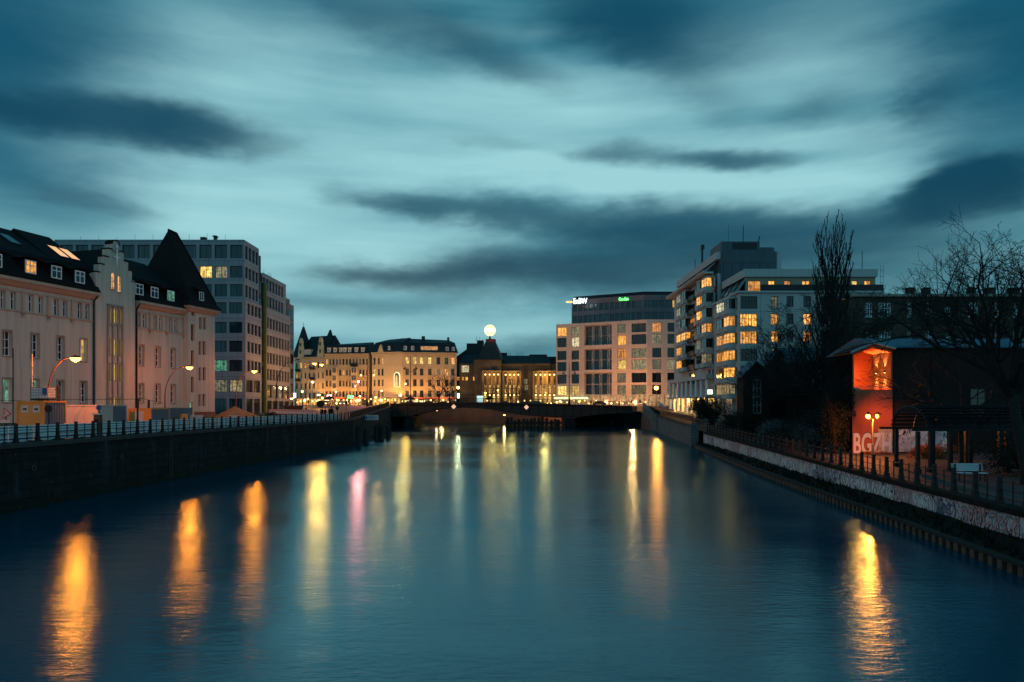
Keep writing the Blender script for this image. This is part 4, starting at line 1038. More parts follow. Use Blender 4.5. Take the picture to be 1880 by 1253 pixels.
for x in (906, 909.5, 913, 1011, 1014, 1017):
    a, c, z0, z1 = rect(f, x, x+2, 673, 680); window(o, Matrix.Translation((a, -1.6 if x < 921 else .7, z0)), c-a, z1-z0, 1, 1, M['glass'], M['darkframe'])
# round sign
t = thing('round_sign', 'glowing white disc sign standing on the theatre tower roof', 'sign', (wx(899.5, 258), 258, wz(607, 258)))
q = MB(); n_ = 36; q.prism([(2.0*math.cos(2*math.pi*k/n_), 2.0*math.sin(2*math.pi*k/n_)) for k in range(n_)], -.35, .35, 'xz')
q.build('disc', emis('disc_glow', (1., .80, .48), 1.15), t)
q = MB(); q.box(-1.55, 1.55, -.40, -.352, .12, .72); q.box(-1.6, 1.6, -.40, -.352, -.62, -.02); q.build('light_band', emis('disc_band', (1., .97, .85), 1.5), t)
q = MB(); P = [(2.02*math.cos(2*math.pi*k/n_), 0, 2.02*math.sin(2*math.pi*k/n_)) for k in range(n_+1)]; q.tube(P, .10, 6, caps=False); q.build('rim', emis('disc_rim', (1., .9, .68), 1.6), t)
q = MB(); q.tube([(0, 0, -2), (0, 0, -3.6)], .25, 8); q.tube([(-.6, 0, -3.6), (0, 0, -1.9)], .08, 6); q.tube([(.6, 0, -3.6), (0, 0, -1.9)], .08, 6); q.build('stand', M['darkframe'], t)
# dark buildings behind the theatre
b = Bld('building', 'dark stage house with a roof box behind the theatre tower', XR(838, 285), XR(884, 285), 5.9)
q = MB(); f = b.main; a = f.s; q.box(a(838), a(886), 0, 15, -.3, f.z(850, 655)); q.box(a(856), a(886), 2, 14, f.z(850, 655), f.z(860, 630)); q.box(a(875), a(887), 3, 9, f.z(860, 630), f.z(880, 624))
q.add([(a(838), 0, f.z(850, 655)), (a(856), 2, f.z(850, 641)), (a(856), 2, f.z(850, 655)), (a(838), 14, f.z(850, 655)), (a(856), 14, f.z(850, 641)), (a(856), 14, f.z(850, 655))], [(0, 2, 1), (3, 4, 5), (0, 1, 4, 3)])
q.build('wall', M['slate'], b.o)
q = MB()
for x in (873, 874.5, 880, 886): q.tube([(a(x), 4, f.z(880, 624)), (a(x), 4, f.z(880, 624)+RD.uniform(.8, 1.8))], .06, 4)
q.build('antenna', M['iron'], b.o)
b = Bld('building', 'low dark roofline with masts right behind the theatre', XR(918, 300), XR(1045, 300), 5.9)
q = MB(); f = b.main; a = f.s; q.box(a(918), a(931), 0, 12, -.3, f.z(925, 648)); q.box(a(931), a(1005), 1, 12, -.3, f.z(970, 653)); q.box(a(972), a(1004), .5, 10, f.z(970, 653), f.z(985, 651)); q.box(a(1004), a(1050), .3, 12, -.3, f.z(1010, 655)); q.build('wall', M['slate'], b.o)
q = MB()
for x in (921, 927, 934, 937, 950, 955, 960): q.tube([(a(x), 4, f.z(950, 654)), (a(x), 4, f.z(950, 654)+RD.uniform(1, 2))], .07, 4)
q.build('antenna', M['iron'], b.o)
# ================================================================== right: pink stone office on the far embankment
PA, PB, PC = XR(1021, 250), XR(1188, 235), XR(1262, 235)
b = Bld('office_building', 'broad pink sandstone office with two dark glazed top storeys and lit roof letters', PA, PB, 5.9)
o = b.o; fa = b.main; fb = Fac(b, PB, PC); zg = 5.9
zr_ = [(33.5, 30.5), (29.8, 26.5), (25.2, 22.0), (21.3, 18.1), (16.9, 13.7), (12.9, 9.7)]
ztop = 34.6; LIT = {(1, 1): 'litw', (3, 3): 'lity', (5, 0): 'lity', (5, 1): 'lity', (2, 4): 'litd', (0, 9): 'litd', (4, 3): 'litd', (3, 4): 'litd', (3, 5): 'litd', (3, 6): 'litd', (5, 3): 'litd', (5, 4): 'litd', (5, 6): 'litd'}
cols = [(fa, 1022, 1040, 3), (fa, 1049, 1063, 3), (None,), (fa, 1133.5, 1149, 3), (fa, 1159.6, 1186.5, 4), (fb, 1197.5, 1214.5, 4), (fb, 1225.5, 1241, 4), (fb, 1250, 1261, 3)]
ha, hb = [], []
wl = []
for ci, cdef in enumerate(cols):
    if cdef[0] is None: continue
    ff, x0, x1, nv = cdef; a, c = ff.s(x0), ff.s(x1)
    if ci == 0: a = .35
    for j, (zt_, zb_) in enumerate(zr_):
        hh = (a, c, zb_-zg, zt_-zg); (ha if ff is fa else hb).append(hh); wl.append((ff, hh, nv, LIT.get((j, ci))))
ra_, rc_ = fa.s(1073), fa.s(1123)
grp = [(33.6, 26.8), (25.4, 18.3), (17.2, 9.8)]
for zt_, zb_ in grp: ha.append((ra_, rc_, zb_-zg, zt_-zg))
q = MB(); q.T = fa.T; holes_wall(q, 0, fa.L, 3.7, ztop-zg, ha, .6); q.T = fb.T; holes_wall(q, 0, fb.L, 3.7, ztop-zg, hb, .6)
q.T = None; q.box(.5, fa.L-1, 1.9, 16, -.3, ztop-zg-.02); q.T = fb.T; q.box(.2, fb.L, 1.9, 16, -.3, ztop-zg-.03)
q.T = None; q.face([(0, 0, -.3), (0, 0, ztop-zg), (0, 16, ztop-zg), (0, 16, -.3)])
q.build('wall', M['pink'], o)
for ff, hh, nv, k in wl: ff.win(*hh, rev=.6, nv=nv, nh=1, pane=M[k] if k else pick([('glass', .42), ('glassbr', .38), ('litd', .10), ('lito', .03), ('lit', .07)]), frame=M['darkframe'])
for gi, (zt_, zb_) in enumerate(grp):
    wG = rc_-ra_; hG = zt_-zb_
    for k in range(2):
        z0 = zb_-zg + k*hG/2
        ww = window(o, Matrix.Translation((ra_, 1.7, z0)), wG, hG/2-.25, 6, 1, M['glass'] if gi else M['glassbr'], M['darkframe'], name='window_band')
        for i in range(3):
            xx = wG*(.22 + .29*i); fr_ = bpy.data.objects.new('pale_frame', frame_mesh(.75, hG/2-.5, 1, 1, M['white'], .1)); link(fr_, ww); fr_.location = (xx, -.09, .1)
q = MB()
for zt_, zb_ in grp: q.add([(ra_, 0, zb_-zg), (ra_, 0, zt_-zg), (ra_, 1.75, zt_-zg), (ra_, 1.75, zb_-zg), (rc_, 0, zb_-zg), (rc_, 0, zt_-zg), (rc_, 1.75, zt_-zg), (rc_, 1.75, zb_-zg)], [(0, 1, 2, 3), (4, 7, 6, 5), (1, 5, 6, 2), (0, 3, 7, 4)])
q.build('recess_lining', M['pink'], o)
# shop front storey
q = MB(); q.T = fa.T; q.box(.4, fa.L-.3, .4, .5, -.2, 3.7); q.T = fb.T; q.box(0, fb.L, .4, .5, -.2, 3.7); sf = q.build('shop_front', litmat('shop_glow', (1., .62, .28), (.25, .10, .04), .8), o)
q = MB(); q.T = fa.T
for k in range(11): q.box(k*fa.L/10-.3, k*fa.L/10+.3, -.02, .39, -.3, 3.69)
q.T = fb.T
for k in range(6): q.box(k*fb.L/5-.3, k*fb.L/5+.3, -.02, .39, -.3, 3.69)
q.build('pier', M['pink'], o)
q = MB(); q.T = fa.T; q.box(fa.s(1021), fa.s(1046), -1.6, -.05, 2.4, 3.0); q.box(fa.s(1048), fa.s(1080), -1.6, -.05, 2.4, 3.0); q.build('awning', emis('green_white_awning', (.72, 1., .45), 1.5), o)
# setback top storeys
xa = fa.s(1021)+3.2; q = MB()
ft1 = Fac(b, PA, PB, -3.4); s0_, s1_ = ft1.s(1050), ft1.s(1181)
ft2 = Fac(b, tuple(ft1.P0 + ft1.u*s1_), tuple(ft1.P0 + ft1.u*s1_ + Vector((18, 0))))
zz = [(43.4-zg-.1, 41.0-zg), (38.0-zg, 35.3-zg)]
tz = [(wz(552, 240)-zg, wz(565.5, 240)-zg), (wz(573.5, 240)-zg, wz(587, 240)-zg)]
h1 = []; h2 = []
for (zt_, zb_) in tz:
    n_ = 13; st_ = (s1_-s0_-.6)/n_
    for k in range(n_): h1.append((s0_+.3+st_*k+.2, s0_+.3+st_*(k+1)-.2, zb_, zt_))
    n_ = 7; st_ = 17./n_
    for k in range(n_): h2.append((st_*k+.2, st_*(k+1)-.2, zb_, zt_))
top_ = wz(536, 240)-zg
q.T = ft1.T; holes_wall(q, s0_, s1_, ztop-zg-.2, top_-1.2, h1, .3); q.T = ft2.T; holes_wall(q, 0, 18, ztop-zg-.2, top_-1.2, h2, .3)
q.T = ft1.T; q.box(s0_+.1, s1_-.5, .7, 12, ztop-zg-.2, top_-1.21); q.T = ft2.T; q.box(0, 18, .7, 12, ztop-zg-.2, top_-1.22)
q.build('top_storey_wall', mat('dark_top_cladding', (.13, .12, .14), .6, .2, .5), o)
q = MB(); q.T = ft1.T; q.box(s0_+.5, s1_+.2, .6, 12, top_-1.2, top_); q.T = ft2.T; q.box(.2, 18, .6, 12, top_-1.2, top_+.02); q.build('roof', M['slate'], o)
for k, hh in enumerate(h1): ft1.win(*hh, rev=.3, nv=1, nh=1, pane=M['glassb'] if k % 5 else M['glass'], frame=M['darkframe'])
for k, hh in enumerate(h2): ft2.win(*hh, rev=.3, nv=2, nh=1, pane=M['lity'] if k == 4 else M['glassb'], frame=M['darkframe'])
q = MB(); q.T = ft1.T; q.box(ft1.s(1049), ft1.s(1068), .2, 9, ztop-zg+.01, wz(561, 246)-zg); q.build('end_block', M['glassb'], o)
q = MB(); n_ = 14
for k in range(n_): xx = .3+k*.9; q.tube([(xx, .5, ztop-zg), (xx, .5, ztop-zg+.9)], .03, 4)
q.build('parapet_rail', M['iron'], o)['kind'] = 'stuff'

def text_obj(name, body, size, mt, parent, T, ext=.05, offset=0., bold=0., sx=1.):
    cu = bpy.data.curves.new(name, 'FONT'); cu.body = body; cu.size = size; cu.extrude = ext; cu.offset = offset
    cu.align_x = 'LEFT'; cu.resolution_u = 3
    tmp = bpy.data.objects.new('tmp', cu); COL.objects.link(tmp)
    dg = bpy.context.evaluated_depsgraph_get(); dg.update()
    me = bpy.data.meshes.new_from_object(tmp.evaluated_get(dg)); bpy.data.objects.remove(tmp)
    me.materials.clear(); me.materials.append(mt)
    o_ = bpy.data.objects.new(name, me); link(o_, parent); o_.matrix_local = T @ Matrix.Rotation(math.pi/2, 4, 'X') @ Matrix.Diagonal((sx, 1, 1, 1))
    return o_
t = thing('roof_sign', 'white glowing letters with an orange dash on the roof corner of the pink office', 'sign', (wx(1040, 244), 244, wz(559, 244)))
text_obj('lettering', 'EnBW', 2.7, M['white_e'], t, T_rz(2.3, 0, .2, rad(-5)), .1, .02, sx=.68)
q = MB(); q.box(-.1, 2.2, 0, .2, .55, 1.05); q.build('dash', M['orange_e'], t)
q = MB()
for x in (2.5, 5.5): q.tube([(x, .3, -2.2), (x, .3, .4)], .06, 5)
q.build('stand', M['iron'], t)
t = thing('roof_sign', 'small green glowing letters high on the dark top storey of the pink office', 'sign', tuple(list(ft1.P0 + ft1.u*ft1.s(1136.5) + ft1.nrm*.3) + [wz(550.5, 240)]), ft1.th)
text_obj('lettering', 'Candies', 1.5, M['green_e'], t, Matrix.Identity(4), .08, .035, sx=.72)
q = MB(); q.box(-.1, 4, .05, .12, -.2, -.1); q.build('mount', M['iron'], t)

# ================================================================== right: apartment towers beside the river
GA = 4.6
def bayh(k, ztop_): return ztop_ - 2.93*k
# far block A: side face x=38.5 between y=168 and y=135
b = Bld('apartment_building', 'tall pale apartment block with stacked balconies and bays, furthest on the right bank', (38.5, 168), (38.5, 135.3), GA)
f = b.main; o = b.o; L = f.L; zA = 31.3-GA
floors = [31.0-2.93*k for k in range(7)]      # ceiling line of each storey
hol = []; wl = []
def addw(a, c, ztp, zbt, nv, litp, nh=2): hol.append((a, c, zbt-GA, ztp-GA)); wl.append(((a, c, zbt-GA, ztp-GA), nv, litp, nh))
S = lambda px: f.s(px)
for k, zt_ in enumerate(floors):
    addw(S(1265.5), S(1275.5), zt_-.45, zt_-2.5, 3, 'lit' if k == 2 else None)
    addw(S(1300.6), S(1304.2), zt_-.45, zt_-2.3, 1, 'lito' if k in (0, 3) else None)
    addw(S(1306.8), S(1310.2), zt_-.45, zt_-2.3, 1, None)
q = MB(); holes_wall(q, 0, L, 13-GA-2.9, zA, hol, .3); q.box(.02, L-.02, .8, 13, 3., zA-.01); q.box(-.0, .02, .003, .81, 5.5, zA-.01)
q.build('wall', M['apt'], o)
for hh, nv, k, nh in wl: f.win(*hh, rev=.3, nv=nv, nh=nh, pane=M[k] if k else pick([('glass', .55), ('glassbr', .35), ('litd', .10)]), frame=M['darkframe'])
def bay(o, f, x0, x1, zt_, out, lit, cl):
    """one glazed bay of one storey with its rounded balcony parapet"""
    a, c = x0, x1; w_ = c-a; q = MB(); q.T = f.T
    q.prism([(a, -.003), (a+.15, -out), (c-.15, -out), (c, -.003)], zt_-.35-GA, zt_-GA, 'xy')
    q.prism([(a-.05, -.003), (a+.02, -out*.75), (a+.35, -out-.35), (c-.35, -out-.35), (c-.02, -out*.75), (c+.05, -.003)], zt_-2.93-GA+.003, zt_-2.1-GA, 'xy')
    k = q.build('bay', cl, o)
    for T, ww in ((f.T @ Matrix.Translation((a+.17, -out+.02, zt_-2.1-GA)), w_-.34), (f.T @ T_rz(c-.16, -out+.02, zt_-2.1-GA, math.pi/2), out-.05), (f.T @ T_rz(a+.16, -.02, zt_-2.1-GA, -math.pi/2), out-.05)):
        window(k, T, ww, 1.74, 2 if ww > 1.4 else 1, 2, lit, M['darkframe'])
bw = lambda r: M['lit'] if r < .30 else (M['litd'] if r < .42 else (M['glassbr'] if r < .6 else M['glass']))
LA = {(0, 3): 1, (1, 2): 0, (2, 2): 1, (3, 0): 1, (5, 0): 1}
fo = Fac(b, (38.5, 168), (38.5, 135.3), 1.2)
for ci, (x0, x1) in enumerate(((1241.2, 1249.3), (1250.3, 1258.3), (1277.8, 1285.3), (1287.3, 1296.6))):
    for k, zt_ in enumerate(floors[:6] if ci != 3 else floors[:6]):
        r_ = RD.random(); lt = M['lit'] if (k, ci) in ((0, 3), (2, 2), (3, 0), (5, 0)) else bw(r_)
        bay(o, f, fo.s(x0), fo.s(x1), zt_, 1.2, lt, M['apt'])
for k, zt_ in enumerate(floors[:7]):     # dark recessed balconies
    q = MB(); a, c = S(1275.8), S(1280.5); q.box(a, c, -.75, -.004, zt_-2.9-GA, zt_-2.75-GA); q.box(S(1265), c, -.8, -.75, zt_-2.75-GA, zt_-1.8-GA); q.build('balcony', M['iron'], o)
# cornice ledge, slanted glazed top storey and roof band
q = MB(); q.box(-.6, L, -1.7, -.004, zA-.02, zA+.3); q.box(-.6, L, -1.9, -1.7, zA+.2, zA+.5); q.build('ledge', M['apt'], o)
q = MB(); q.box(0, L, 1.5, 13, zA+.0, 35.4-GA-1.4); q.box(-.3, L, .6, 13, 35.4-GA-1.397, 35.4-GA); q.build('top_storey', M['apt'], o)
gl = mat('sky_glass', (.12, .20, .23), .12, .3, .6, metal=.6)
for k in range(9):
    s0_ = .8+k*3.45
    if k in (5,): continue
    q = MB(); q.add([(s0_, -1.3, zA+.5), (s0_+2.5, -1.3, zA+.5), (s0_+2.5, .9, 35.4-GA-1.5), (s0_, .9, 35.4-GA-1.5), (s0_, -1.2, zA+.4), (s0_+2.5, -1.2, zA+.4), (s0_+2.5, 1.0, 35.4-GA-1.6), (s0_, 1.0, 35.4-GA-1.6)], [(0,1,2,3),(4,7,6,5),(0,4,5,1),(1,5,6,2),(2,6,7,3),(3,7,4,0)])
    q.build('slanted_glazing', gl, o)
for s_, k in ((9.1, 'lit'), (16.2, 'lito'), (26., 'lit'), (5.2, 'litd')): window(o, Matrix.Translation((s_, 1.44, zA+.4)), 1.5, 2.1, 1, 1, M[k], M['darkframe'])
# two storey lit colonnade
q = MB(); q.box(0, L, 1.6, 1.9, -.3, 6.6); q.build('arcade_wall', mat('arcade_render', (.50, .40, .28), .8, .2, .8), o)
for k in range(8):
    s_ = 1.6+k*3.9; window(o, Matrix.Translation((s_, 1.55, 3.9)), 1.9, 2.4, 2, 1, M['litd'] if k % 3 else M['lity'], M['darkframe']); window(o, Matrix.Translation((s_, 1.55, .1)), 2.1, 2.6, 2, 1, M['lity'] if k % 2 else M['lit'], M['darkframe'], name='shop_window')
for k in range(9): q = MB(); s_ = .4+k*3.92; q.tube([(s_, -1.0, -.3), (s_, -1.0, 6.5)], .3, 10); q.build('column', M['white'], o)
q = MB(); q.box(-.3, L, -1.5, 1.6, 2.9, 3.3); q.box(-.3, L, -1.45, 1.6, 6.55, 7.4); q.build('arcade_slab', M['apt'], o)
# antenna mast with camera box
q = MB(); sA = f.s(1272); q.tube([(sA, 2, 30), (sA, 2, 35.5)], .22, 8); q.box(sA-.6, sA+.3, 1.7, 2.4, 34.7, 35.6); q.tube([(f.s(1259.5), 2, 30), (f.s(1259.5), 2, 33.8)], .08, 5); q.build('mast', M['darkframe'], o)
q = MB()
for px in (1312, 1327): q.tube([(32.4, 2+px % 3, 30), (32.4, 2+px % 3, 36)], .03, 4)
q.build('lightning_rod', M['iron'], o)
# stair tower between the blocks
t = thing('stair_tower', 'dark clad stair tower rising between the two apartment blocks', 'tower', (39.9, 135, GA))
q = MB(); x1_ = wx(1395, 135)-39.9; x2_ = wx(1426, 135)-39.9; z1_ = wz(462, 135)-GA
q.box(0, x2_, 0, 9, -.3, z1_); q.box(.1, x1_, .1, 8, z1_+.003, wz(443.5, 135)-GA); q.prism([(x1_+.01, .2), (x2_-.8, .2), (x2_-.1, .9), (x2_-.1, 7), (x1_+.01, 7)], z1_+.003, wz(454, 135)-GA, 'xy')
q.build('wall', M['aptdark'], t)
q = MB(); 
for zf in (z1_-2.2, z1_-5.5, z1_-8.8): q.box(-.02, x2_+.02, -.03, -.004, zf, zf+.06)
for k in range(6): q.box(.4+1.7*k, .46+1.7*k, -.03, -.004, 8, z1_-2.2)
q.build('panel_joint', M['darkframe'], t)
q = MB(); q.tube([(wx(1371, 135)-39.9, 2, z1_+1.8), (wx(1371, 135)-39.9, 2, z1_+5.5)], .07, 5); q.tube([(x1_-.2, .3, z1_+1.8), (x1_+.1, .3, z1_+3.0)], .1, 5); q.build('antenna', M['iron'], t)
q = MB(); q.box(wx(1345, 135)-39.9, x1_-.5, .06, .09, z1_+.4, z1_+1.7); q.build('louvre', M['darkframe'], t)

# near block B: corner, side face x=38.5 and front face y=120
b = Bld('apartment_building', 'pale corner apartment block with wide amber lit bay windows behind the poplar', (38.5, 120), (63.0, 120), GA)
f = b.main; o = b.o; fs_ = Fac(b, (38.5, 134.9), (38.5, 120)); zB = 25.1-GA
fl = [wz(y, 120) for y in (541.5, 573.5, 605.5, 637.5, 669.5, 701)]
hol = []; wl = []
litf = {(0, 5): 'litd', (3, 1): 'litd', (2, 3): 'lito', (4, 1): 'lit', (1, 0): 'lit', (2, 0): 'lit', (1, 1): 'lit', (2, 1): 'lit', (1, 3): 'lito', (0, 1): 'litd', (3, 5): None}
colp = [(1359.5, 1390.5, 6), (1415.5, 1429, 2), (1444, 1457, 2), (1475, 1489, 2), (1508, 1521, 2), (1540, 1553, 2)]
for k, zt_ in enumerate(fl):
    for ci, (x0, x1, nv) in enumerate(colp):
        a, c = f.s(x0), f.s(x1); z1 = zt_-.25-GA; z0 = z1-(2.15 if ci == 0 else 1.85)
        hol.append((a, c, z0, z1)); wl.append(((a, c, z0, z1), nv, litf.get((k, ci))))
q = MB(); holes_wall(q, 0, f.L, -.3, zB, hol, .3)
hs = []; ws_ = []
for k, zt_ in enumerate(fl[:6]):
    for x0, x1 in ((1345.2, 1348.6), (1350.2, 1353.4)):
        a, c = fs_.s(x0), fs_.s(x1); hs.append((a, c, zt_-2.35-GA, zt_-.35-GA)); ws_.append((hs[-1], 'lit' if (k in (1, 2) and x0 < 1346) else ('lito' if k == 3 and x0 < 1346 else None)))
q.T = fs_.T; holes_wall(q, 0, fs_.L, 5.4, zB, hs, .3); q.T = None; q.box(.8, f.L, .8, 14.5, -.3, zB-.01)
q.build('wall', M['apt'], o)
for hh, nv, k in wl: f.win(*hh, rev=.3, nv=nv, nh=2, pane=M[k] if k else M['glass'], frame=M['darkframe'], name='bay_window' if nv == 6 else 'window')
for hh, k in ws_: fs_.win(*hh, rev=.3, nv=1, nh=1, pane=M[k] if k else M['glassbr'], frame=M['darkframe'])
fso = Fac(b, (38.5, 134.9), (38.5, 120), 1.1)
for ci, (x0, x1) in enumerate(((1314.5, 1325.2), (1328, 1338.8))):
    for k, zt_ in enumerate(fl[:6]):
        lt = M['litw'] if (k, ci) in ((0, 0),) else (M['lit'] if (k, ci) in ((2, 0), (2, 1), (4, 1), (3, 1), (1, 1), (3, 0)) else (M['litd'] if RD.random() < .4 else M['glassbr']))
        bay(o, fs_, fso.s(x0), fso.s(x1), zt_, 1.1, lt, M['apt'])
q = MB(); q.box(-.35, f.L, -.35, -.004, zB+.0, zB+.3); q.T = fs_.T; q.box(0, fs_.L, -.35, -.004, zB+.002, zB+.302); q.build('ledge', M['apt'], o)
# horizontal and vertical joints of the rendered front
q = MB()
for zt_ in fl[1:]: q.box(0, f.L, -.02, -.004, zt_-GA+.05, zt_-GA+.12)
q.box(3.55, 3.62, -.02, -.004, 0, zB-.2); q.build('joint', M['concrete'], o)
# setback top storey with its own windows, roof slab, balcony rail
zT = 29.4-GA; q = MB(); th = []
for x0, x1 in ((1374, 1397), (1411, 1422.5), (1440, 1452), (1473, 1487), (1510, 1522), (1564, 1575), (1587, 1599)):
    a, c = wx(x0, 121.6)-38.5, wx(x1, 121.6)-38.5; th.append((a, c, zB+.35+(.0 if x0 < 1400 else .55), zB+2.35))
q.T = Matrix.Translation((0, 1.6, 0)); holes_wall(q, 1.6, f.L-.6, zB+.0, zT-1.35, th, .25); q.T = None
q.box(1.6, f.L-.6, 2.2, 14, zB, zT-1.36); q.face([(1.6, 1.6, zB), (1.6, 1.6, zT-1.36), (1.6, 14, zT-1.36), (1.6, 14, zB)])
q.build('top_storey', plaster('beige_render', (.30, .26, .20)), o)
for i, hh in enumerate(th): window(o, Matrix.Translation((hh[0], 1.8, hh[2])), hh[1]-hh[0], hh[3]-hh[2], 2, 1, M[['lit', 'lit', 'lito', 'lit', 'glass', 'lity', 'lit'][i]], M['darkframe'])
q = MB(); q.box(1.3, f.L-.4, 1.2, 14.4, zT-1.35, zT); q.build('roof_slab', M['apt'], o)
q = MB(); q.box(3.6, f.L, .02, .06, zB+.32, zB+1.35); q.box(3.6, f.L, 0, .08, zB+1.352, zB+1.42); q.build('balcony_rail', M['darkframe'], o)
for k in range(4): q = MB(); q.T = fs_.T; s_ = 1+k*3.4; q.add([(s_, .1, zB+.4), (s_+2.2, .1, zB+.4), (s_+2.2, 1.6, zT-1.5), (s_, 1.6, zT-1.5), (s_, .2, zB+.3), (s_+2.2, .2, zB+.3), (s_+2.2, 1.7, zT-1.6), (s_, 1.7, zT-1.6)], [(0,1,2,3),(4,7,6,5),(0,4,5,1),(1,5,6,2),(2,6,7,3),(3,7,4,0)]); q.build('slanted_glazing', gl, o)
q = MB(); xx = wx(1593.5, 121)-38.5; q.tube([(xx, 3, zT), (xx, 3, zT+3.4)], .06, 5); xx = f.L+.1; 
for k in range(4): q.tube([(xx, 1.3, zB+1+k*1.0), (xx+.5, 1.3, zB+1+k*1.0)], .03, 4)
q.tube([(xx, 1.3, zB), (xx, 1.3, zB+5)], .03, 4); q.tube([(xx+.5, 1.3, zB), (xx+.5, 1.3, zB+5)], .03, 4); q.build('roof_ladder', M['iron'], o)
# ground floor arcade of the side face
q = MB(); q.T = fs_.T; q.box(0, fs_.L, 1.2, 1.5, -.3, 5.4); q.build('arcade_wall', M['concrete'], o)
for k, kk in enumerate(('lit', 'lity', 'litd', 'glassbr')): window(o, fs_.T @ Matrix.Translation((.8+3.6*k, 1.14, .3)), 2.0, 4.2, 2, 3, M[kk], M['darkframe'], name='shop_window')
for k in range(5): q = MB(); q.T = fs_.T; q.box(k*3.6, k*3.6+.4, .01, .6, -.3, 5.2); q.build('column', M['apt'], o)
q = MB(); q.T = fs_.T; q.box(0, fs_.L, -.9, 1.5, 5.2, 5.398); q.T = None; q.box(0, 5.5, -1.4, -.01, 3.6, 5.0); q.build('canopy', M['apt'], o)

# ================================================================== right: old brick building with white windows
b = Bld('brick_building', 'long dark old brick building with white cross windows behind the right hand trees', XR(1566, 112), (110, 112), 3.0)
f = b.main; o = b.o; ze = wz(545.5, 112)-3.0
hol = []
for j, (y0, y1) in enumerate(((556, 583), (609, 636), (662, 689))):
    for x0, x1, nv in ((1588, 1602, 3), (1613.5, 1636, 4), (1666, 1674, 2), (1700, 1711, 2), (1735, 1745, 2), (1776, 1796, 4), (1827, 1839, 2), (1861, 1873, 2), (1895, 1907, 2)):
        if j and x0 in (1776, 1735+0): 
            if x0 == 1776: continue
        a, c, z0, z1 = rect(f, x0, x1, y0, y1); hol.append((a, c, z0, z1, nv))
q = MB(); holes_wall(q, 0, f.L, -.3, ze, [h_[:4] for h_ in hol], .2); q.box(0, f.L, .5, 14, -.3, ze-.01); q.face([(0, 0, -.3), (0, 0, ze), (0, .5, ze), (0, .5, -.3)]); q.build('wall', M['oldbrick'], o)
for h_ in hol: f.win(*h_[:4], rev=.2, nv=h_[4], nh=2, pane=M['glassb'], frame=M['white'], fw=.12)
q = MB(); q.box(-.3, f.L, -.5, .4, ze+.003, ze+.4); q.build('cornice', M['stonesill'], o)
q = MB(); q.add([(-.3, -.4, ze+.4), (f.L, -.4, ze+.4), (f.L, 14, ze+.4), (-.3, 14, ze+.4), (1, 6, ze+1.3), (f.L, 6, ze+1.3)], [(0, 1, 5, 4), (1, 2, 5), (2, 3, 4, 5), (3, 0, 4)]); rf = q.build('roof', M['zinc'], o)
for px, w_ in ((1671, 1.0), (1700, 1.0), (1783, .9), (1817, 1.4), (1861, 1.5), (1908, 1.2)):
    a = wx(px, 117)-f.P0.x; q = MB(); q.box(a-w_/2, a+w_/2, 4.5, 5.6, ze+.8, ze+2.1); q.box(a-w_/2-.08, a+w_/2+.08, 4.42, 5.68, ze+2.103, ze+2.25); q.build('chimney', M['oldbrick'], rf)

# ================================================================== right: small brick houses near the path
red = plaster('red_plaster', (.42, .09, .04), .2)
HX0, HX1, HY_ = wx(1565, 58), wx(1638.5, 58), 58.
t = thing('gabled_house', 'narrow gabled brick house with an orange lit upper loggia and graffiti at its foot', 'house', (HX0, HY_, 1.9))
Wd = HX1-HX0; zf = wz(712.5, 58)-1.9; ze = wz(652, 58)-1.9; za = wz(632, 58)-1.9
q = MB(); q.box(0, Wd, 0, 3.2, -.3, zf-.15); q.box(0, .12, 0, 3.2, zf-.147, ze); q.box(Wd-.12, Wd, 0, 3.2, zf-.147, ze+.25)
q.box(.12, Wd-.12, 3.1, 3.2, zf-.147, ze)
q.prism([(0, ze+.003), (.12, ze+.003), (Wd/2, za-.25), (Wd-.12, ze+.253), (Wd, ze+.253), (Wd, ze+.45), (Wd/2, za), (0, ze+.2)], 0, 3.2, 'xz')
q.m = [0]*len(q.f); q.build('wall', plaster('dark_red_render', (.42, .10, .06), .4), t)
q = MB(); q.box(-.03, -.003, 0, 3.22, -.3, ze+.1); q.build('side_shade_skin', mat('painted_side_shade', (.010, .008, .008), 1., .3, 2, spec=0.), t)  # near-black skin added over the left wall, shade put into its colour
q = MB(); q.face([(.125, .05, zf), (.125, 3.09, zf), (.125, 3.09, ze), (.125, .05, ze)]); q.face([(.12, 3.09, zf), (Wd-.12, 3.09, zf), (Wd-.12, 3.09, ze+.25), (Wd/2, 3.09, za-.27), (.12, 3.09, ze)])
q.face([(.12, .05, ze-.01), (.12, 3.09, ze-.01), (Wd/2, 3.09, za-.28), (Wd/2, .05, za-.28)]); q.face([(Wd-.12, .05, ze+.23), (Wd/2, .05, za-.28), (Wd/2, 3.09, za-.28), (Wd-.12, 3.09, ze+.23)])
q.face([(.12, .05, zf-.14), (Wd-.12, .05, zf-.14), (Wd-.12, 3.09, zf-.14), (.12, 3.09, zf-.14)])
q.build('loggia_lining', red, t)
q = MB(); q.face([(Wd-.125, 3.09, zf), (Wd-.125, .05, zf), (Wd-.125, .05, ze+.2), (Wd-.125, 3.09, ze+.2)]); q.build('loggia_brick_wall', brickmat('loggia_brick', (.30, .12, .07), (.22, .09, .05), (.14, .08, .06), .3, .1, .02), t)
q = MB(); q.prism([(-.10, ze+.20), (Wd/2, za+.02), (Wd+.15, ze+.47), (Wd+.15, ze+.56), (Wd/2, za+.13), (-.10, ze+.28)], -.05, 3.2, 'xz'); rr_ = q.build('roof', M['roof'], t)
q = MB(); q.prism([(-.16, ze+.15), (Wd/2, za+.02), (Wd+.15, ze+.44), (Wd+.15, ze+.58), (Wd/2, za+.2), (-.16, ze+.30)], -.3, -.053, 'xz'); q.build('verge', mat('pale_zinc_verge', (.26, .30, .34), .5, .3, 2), rr_)
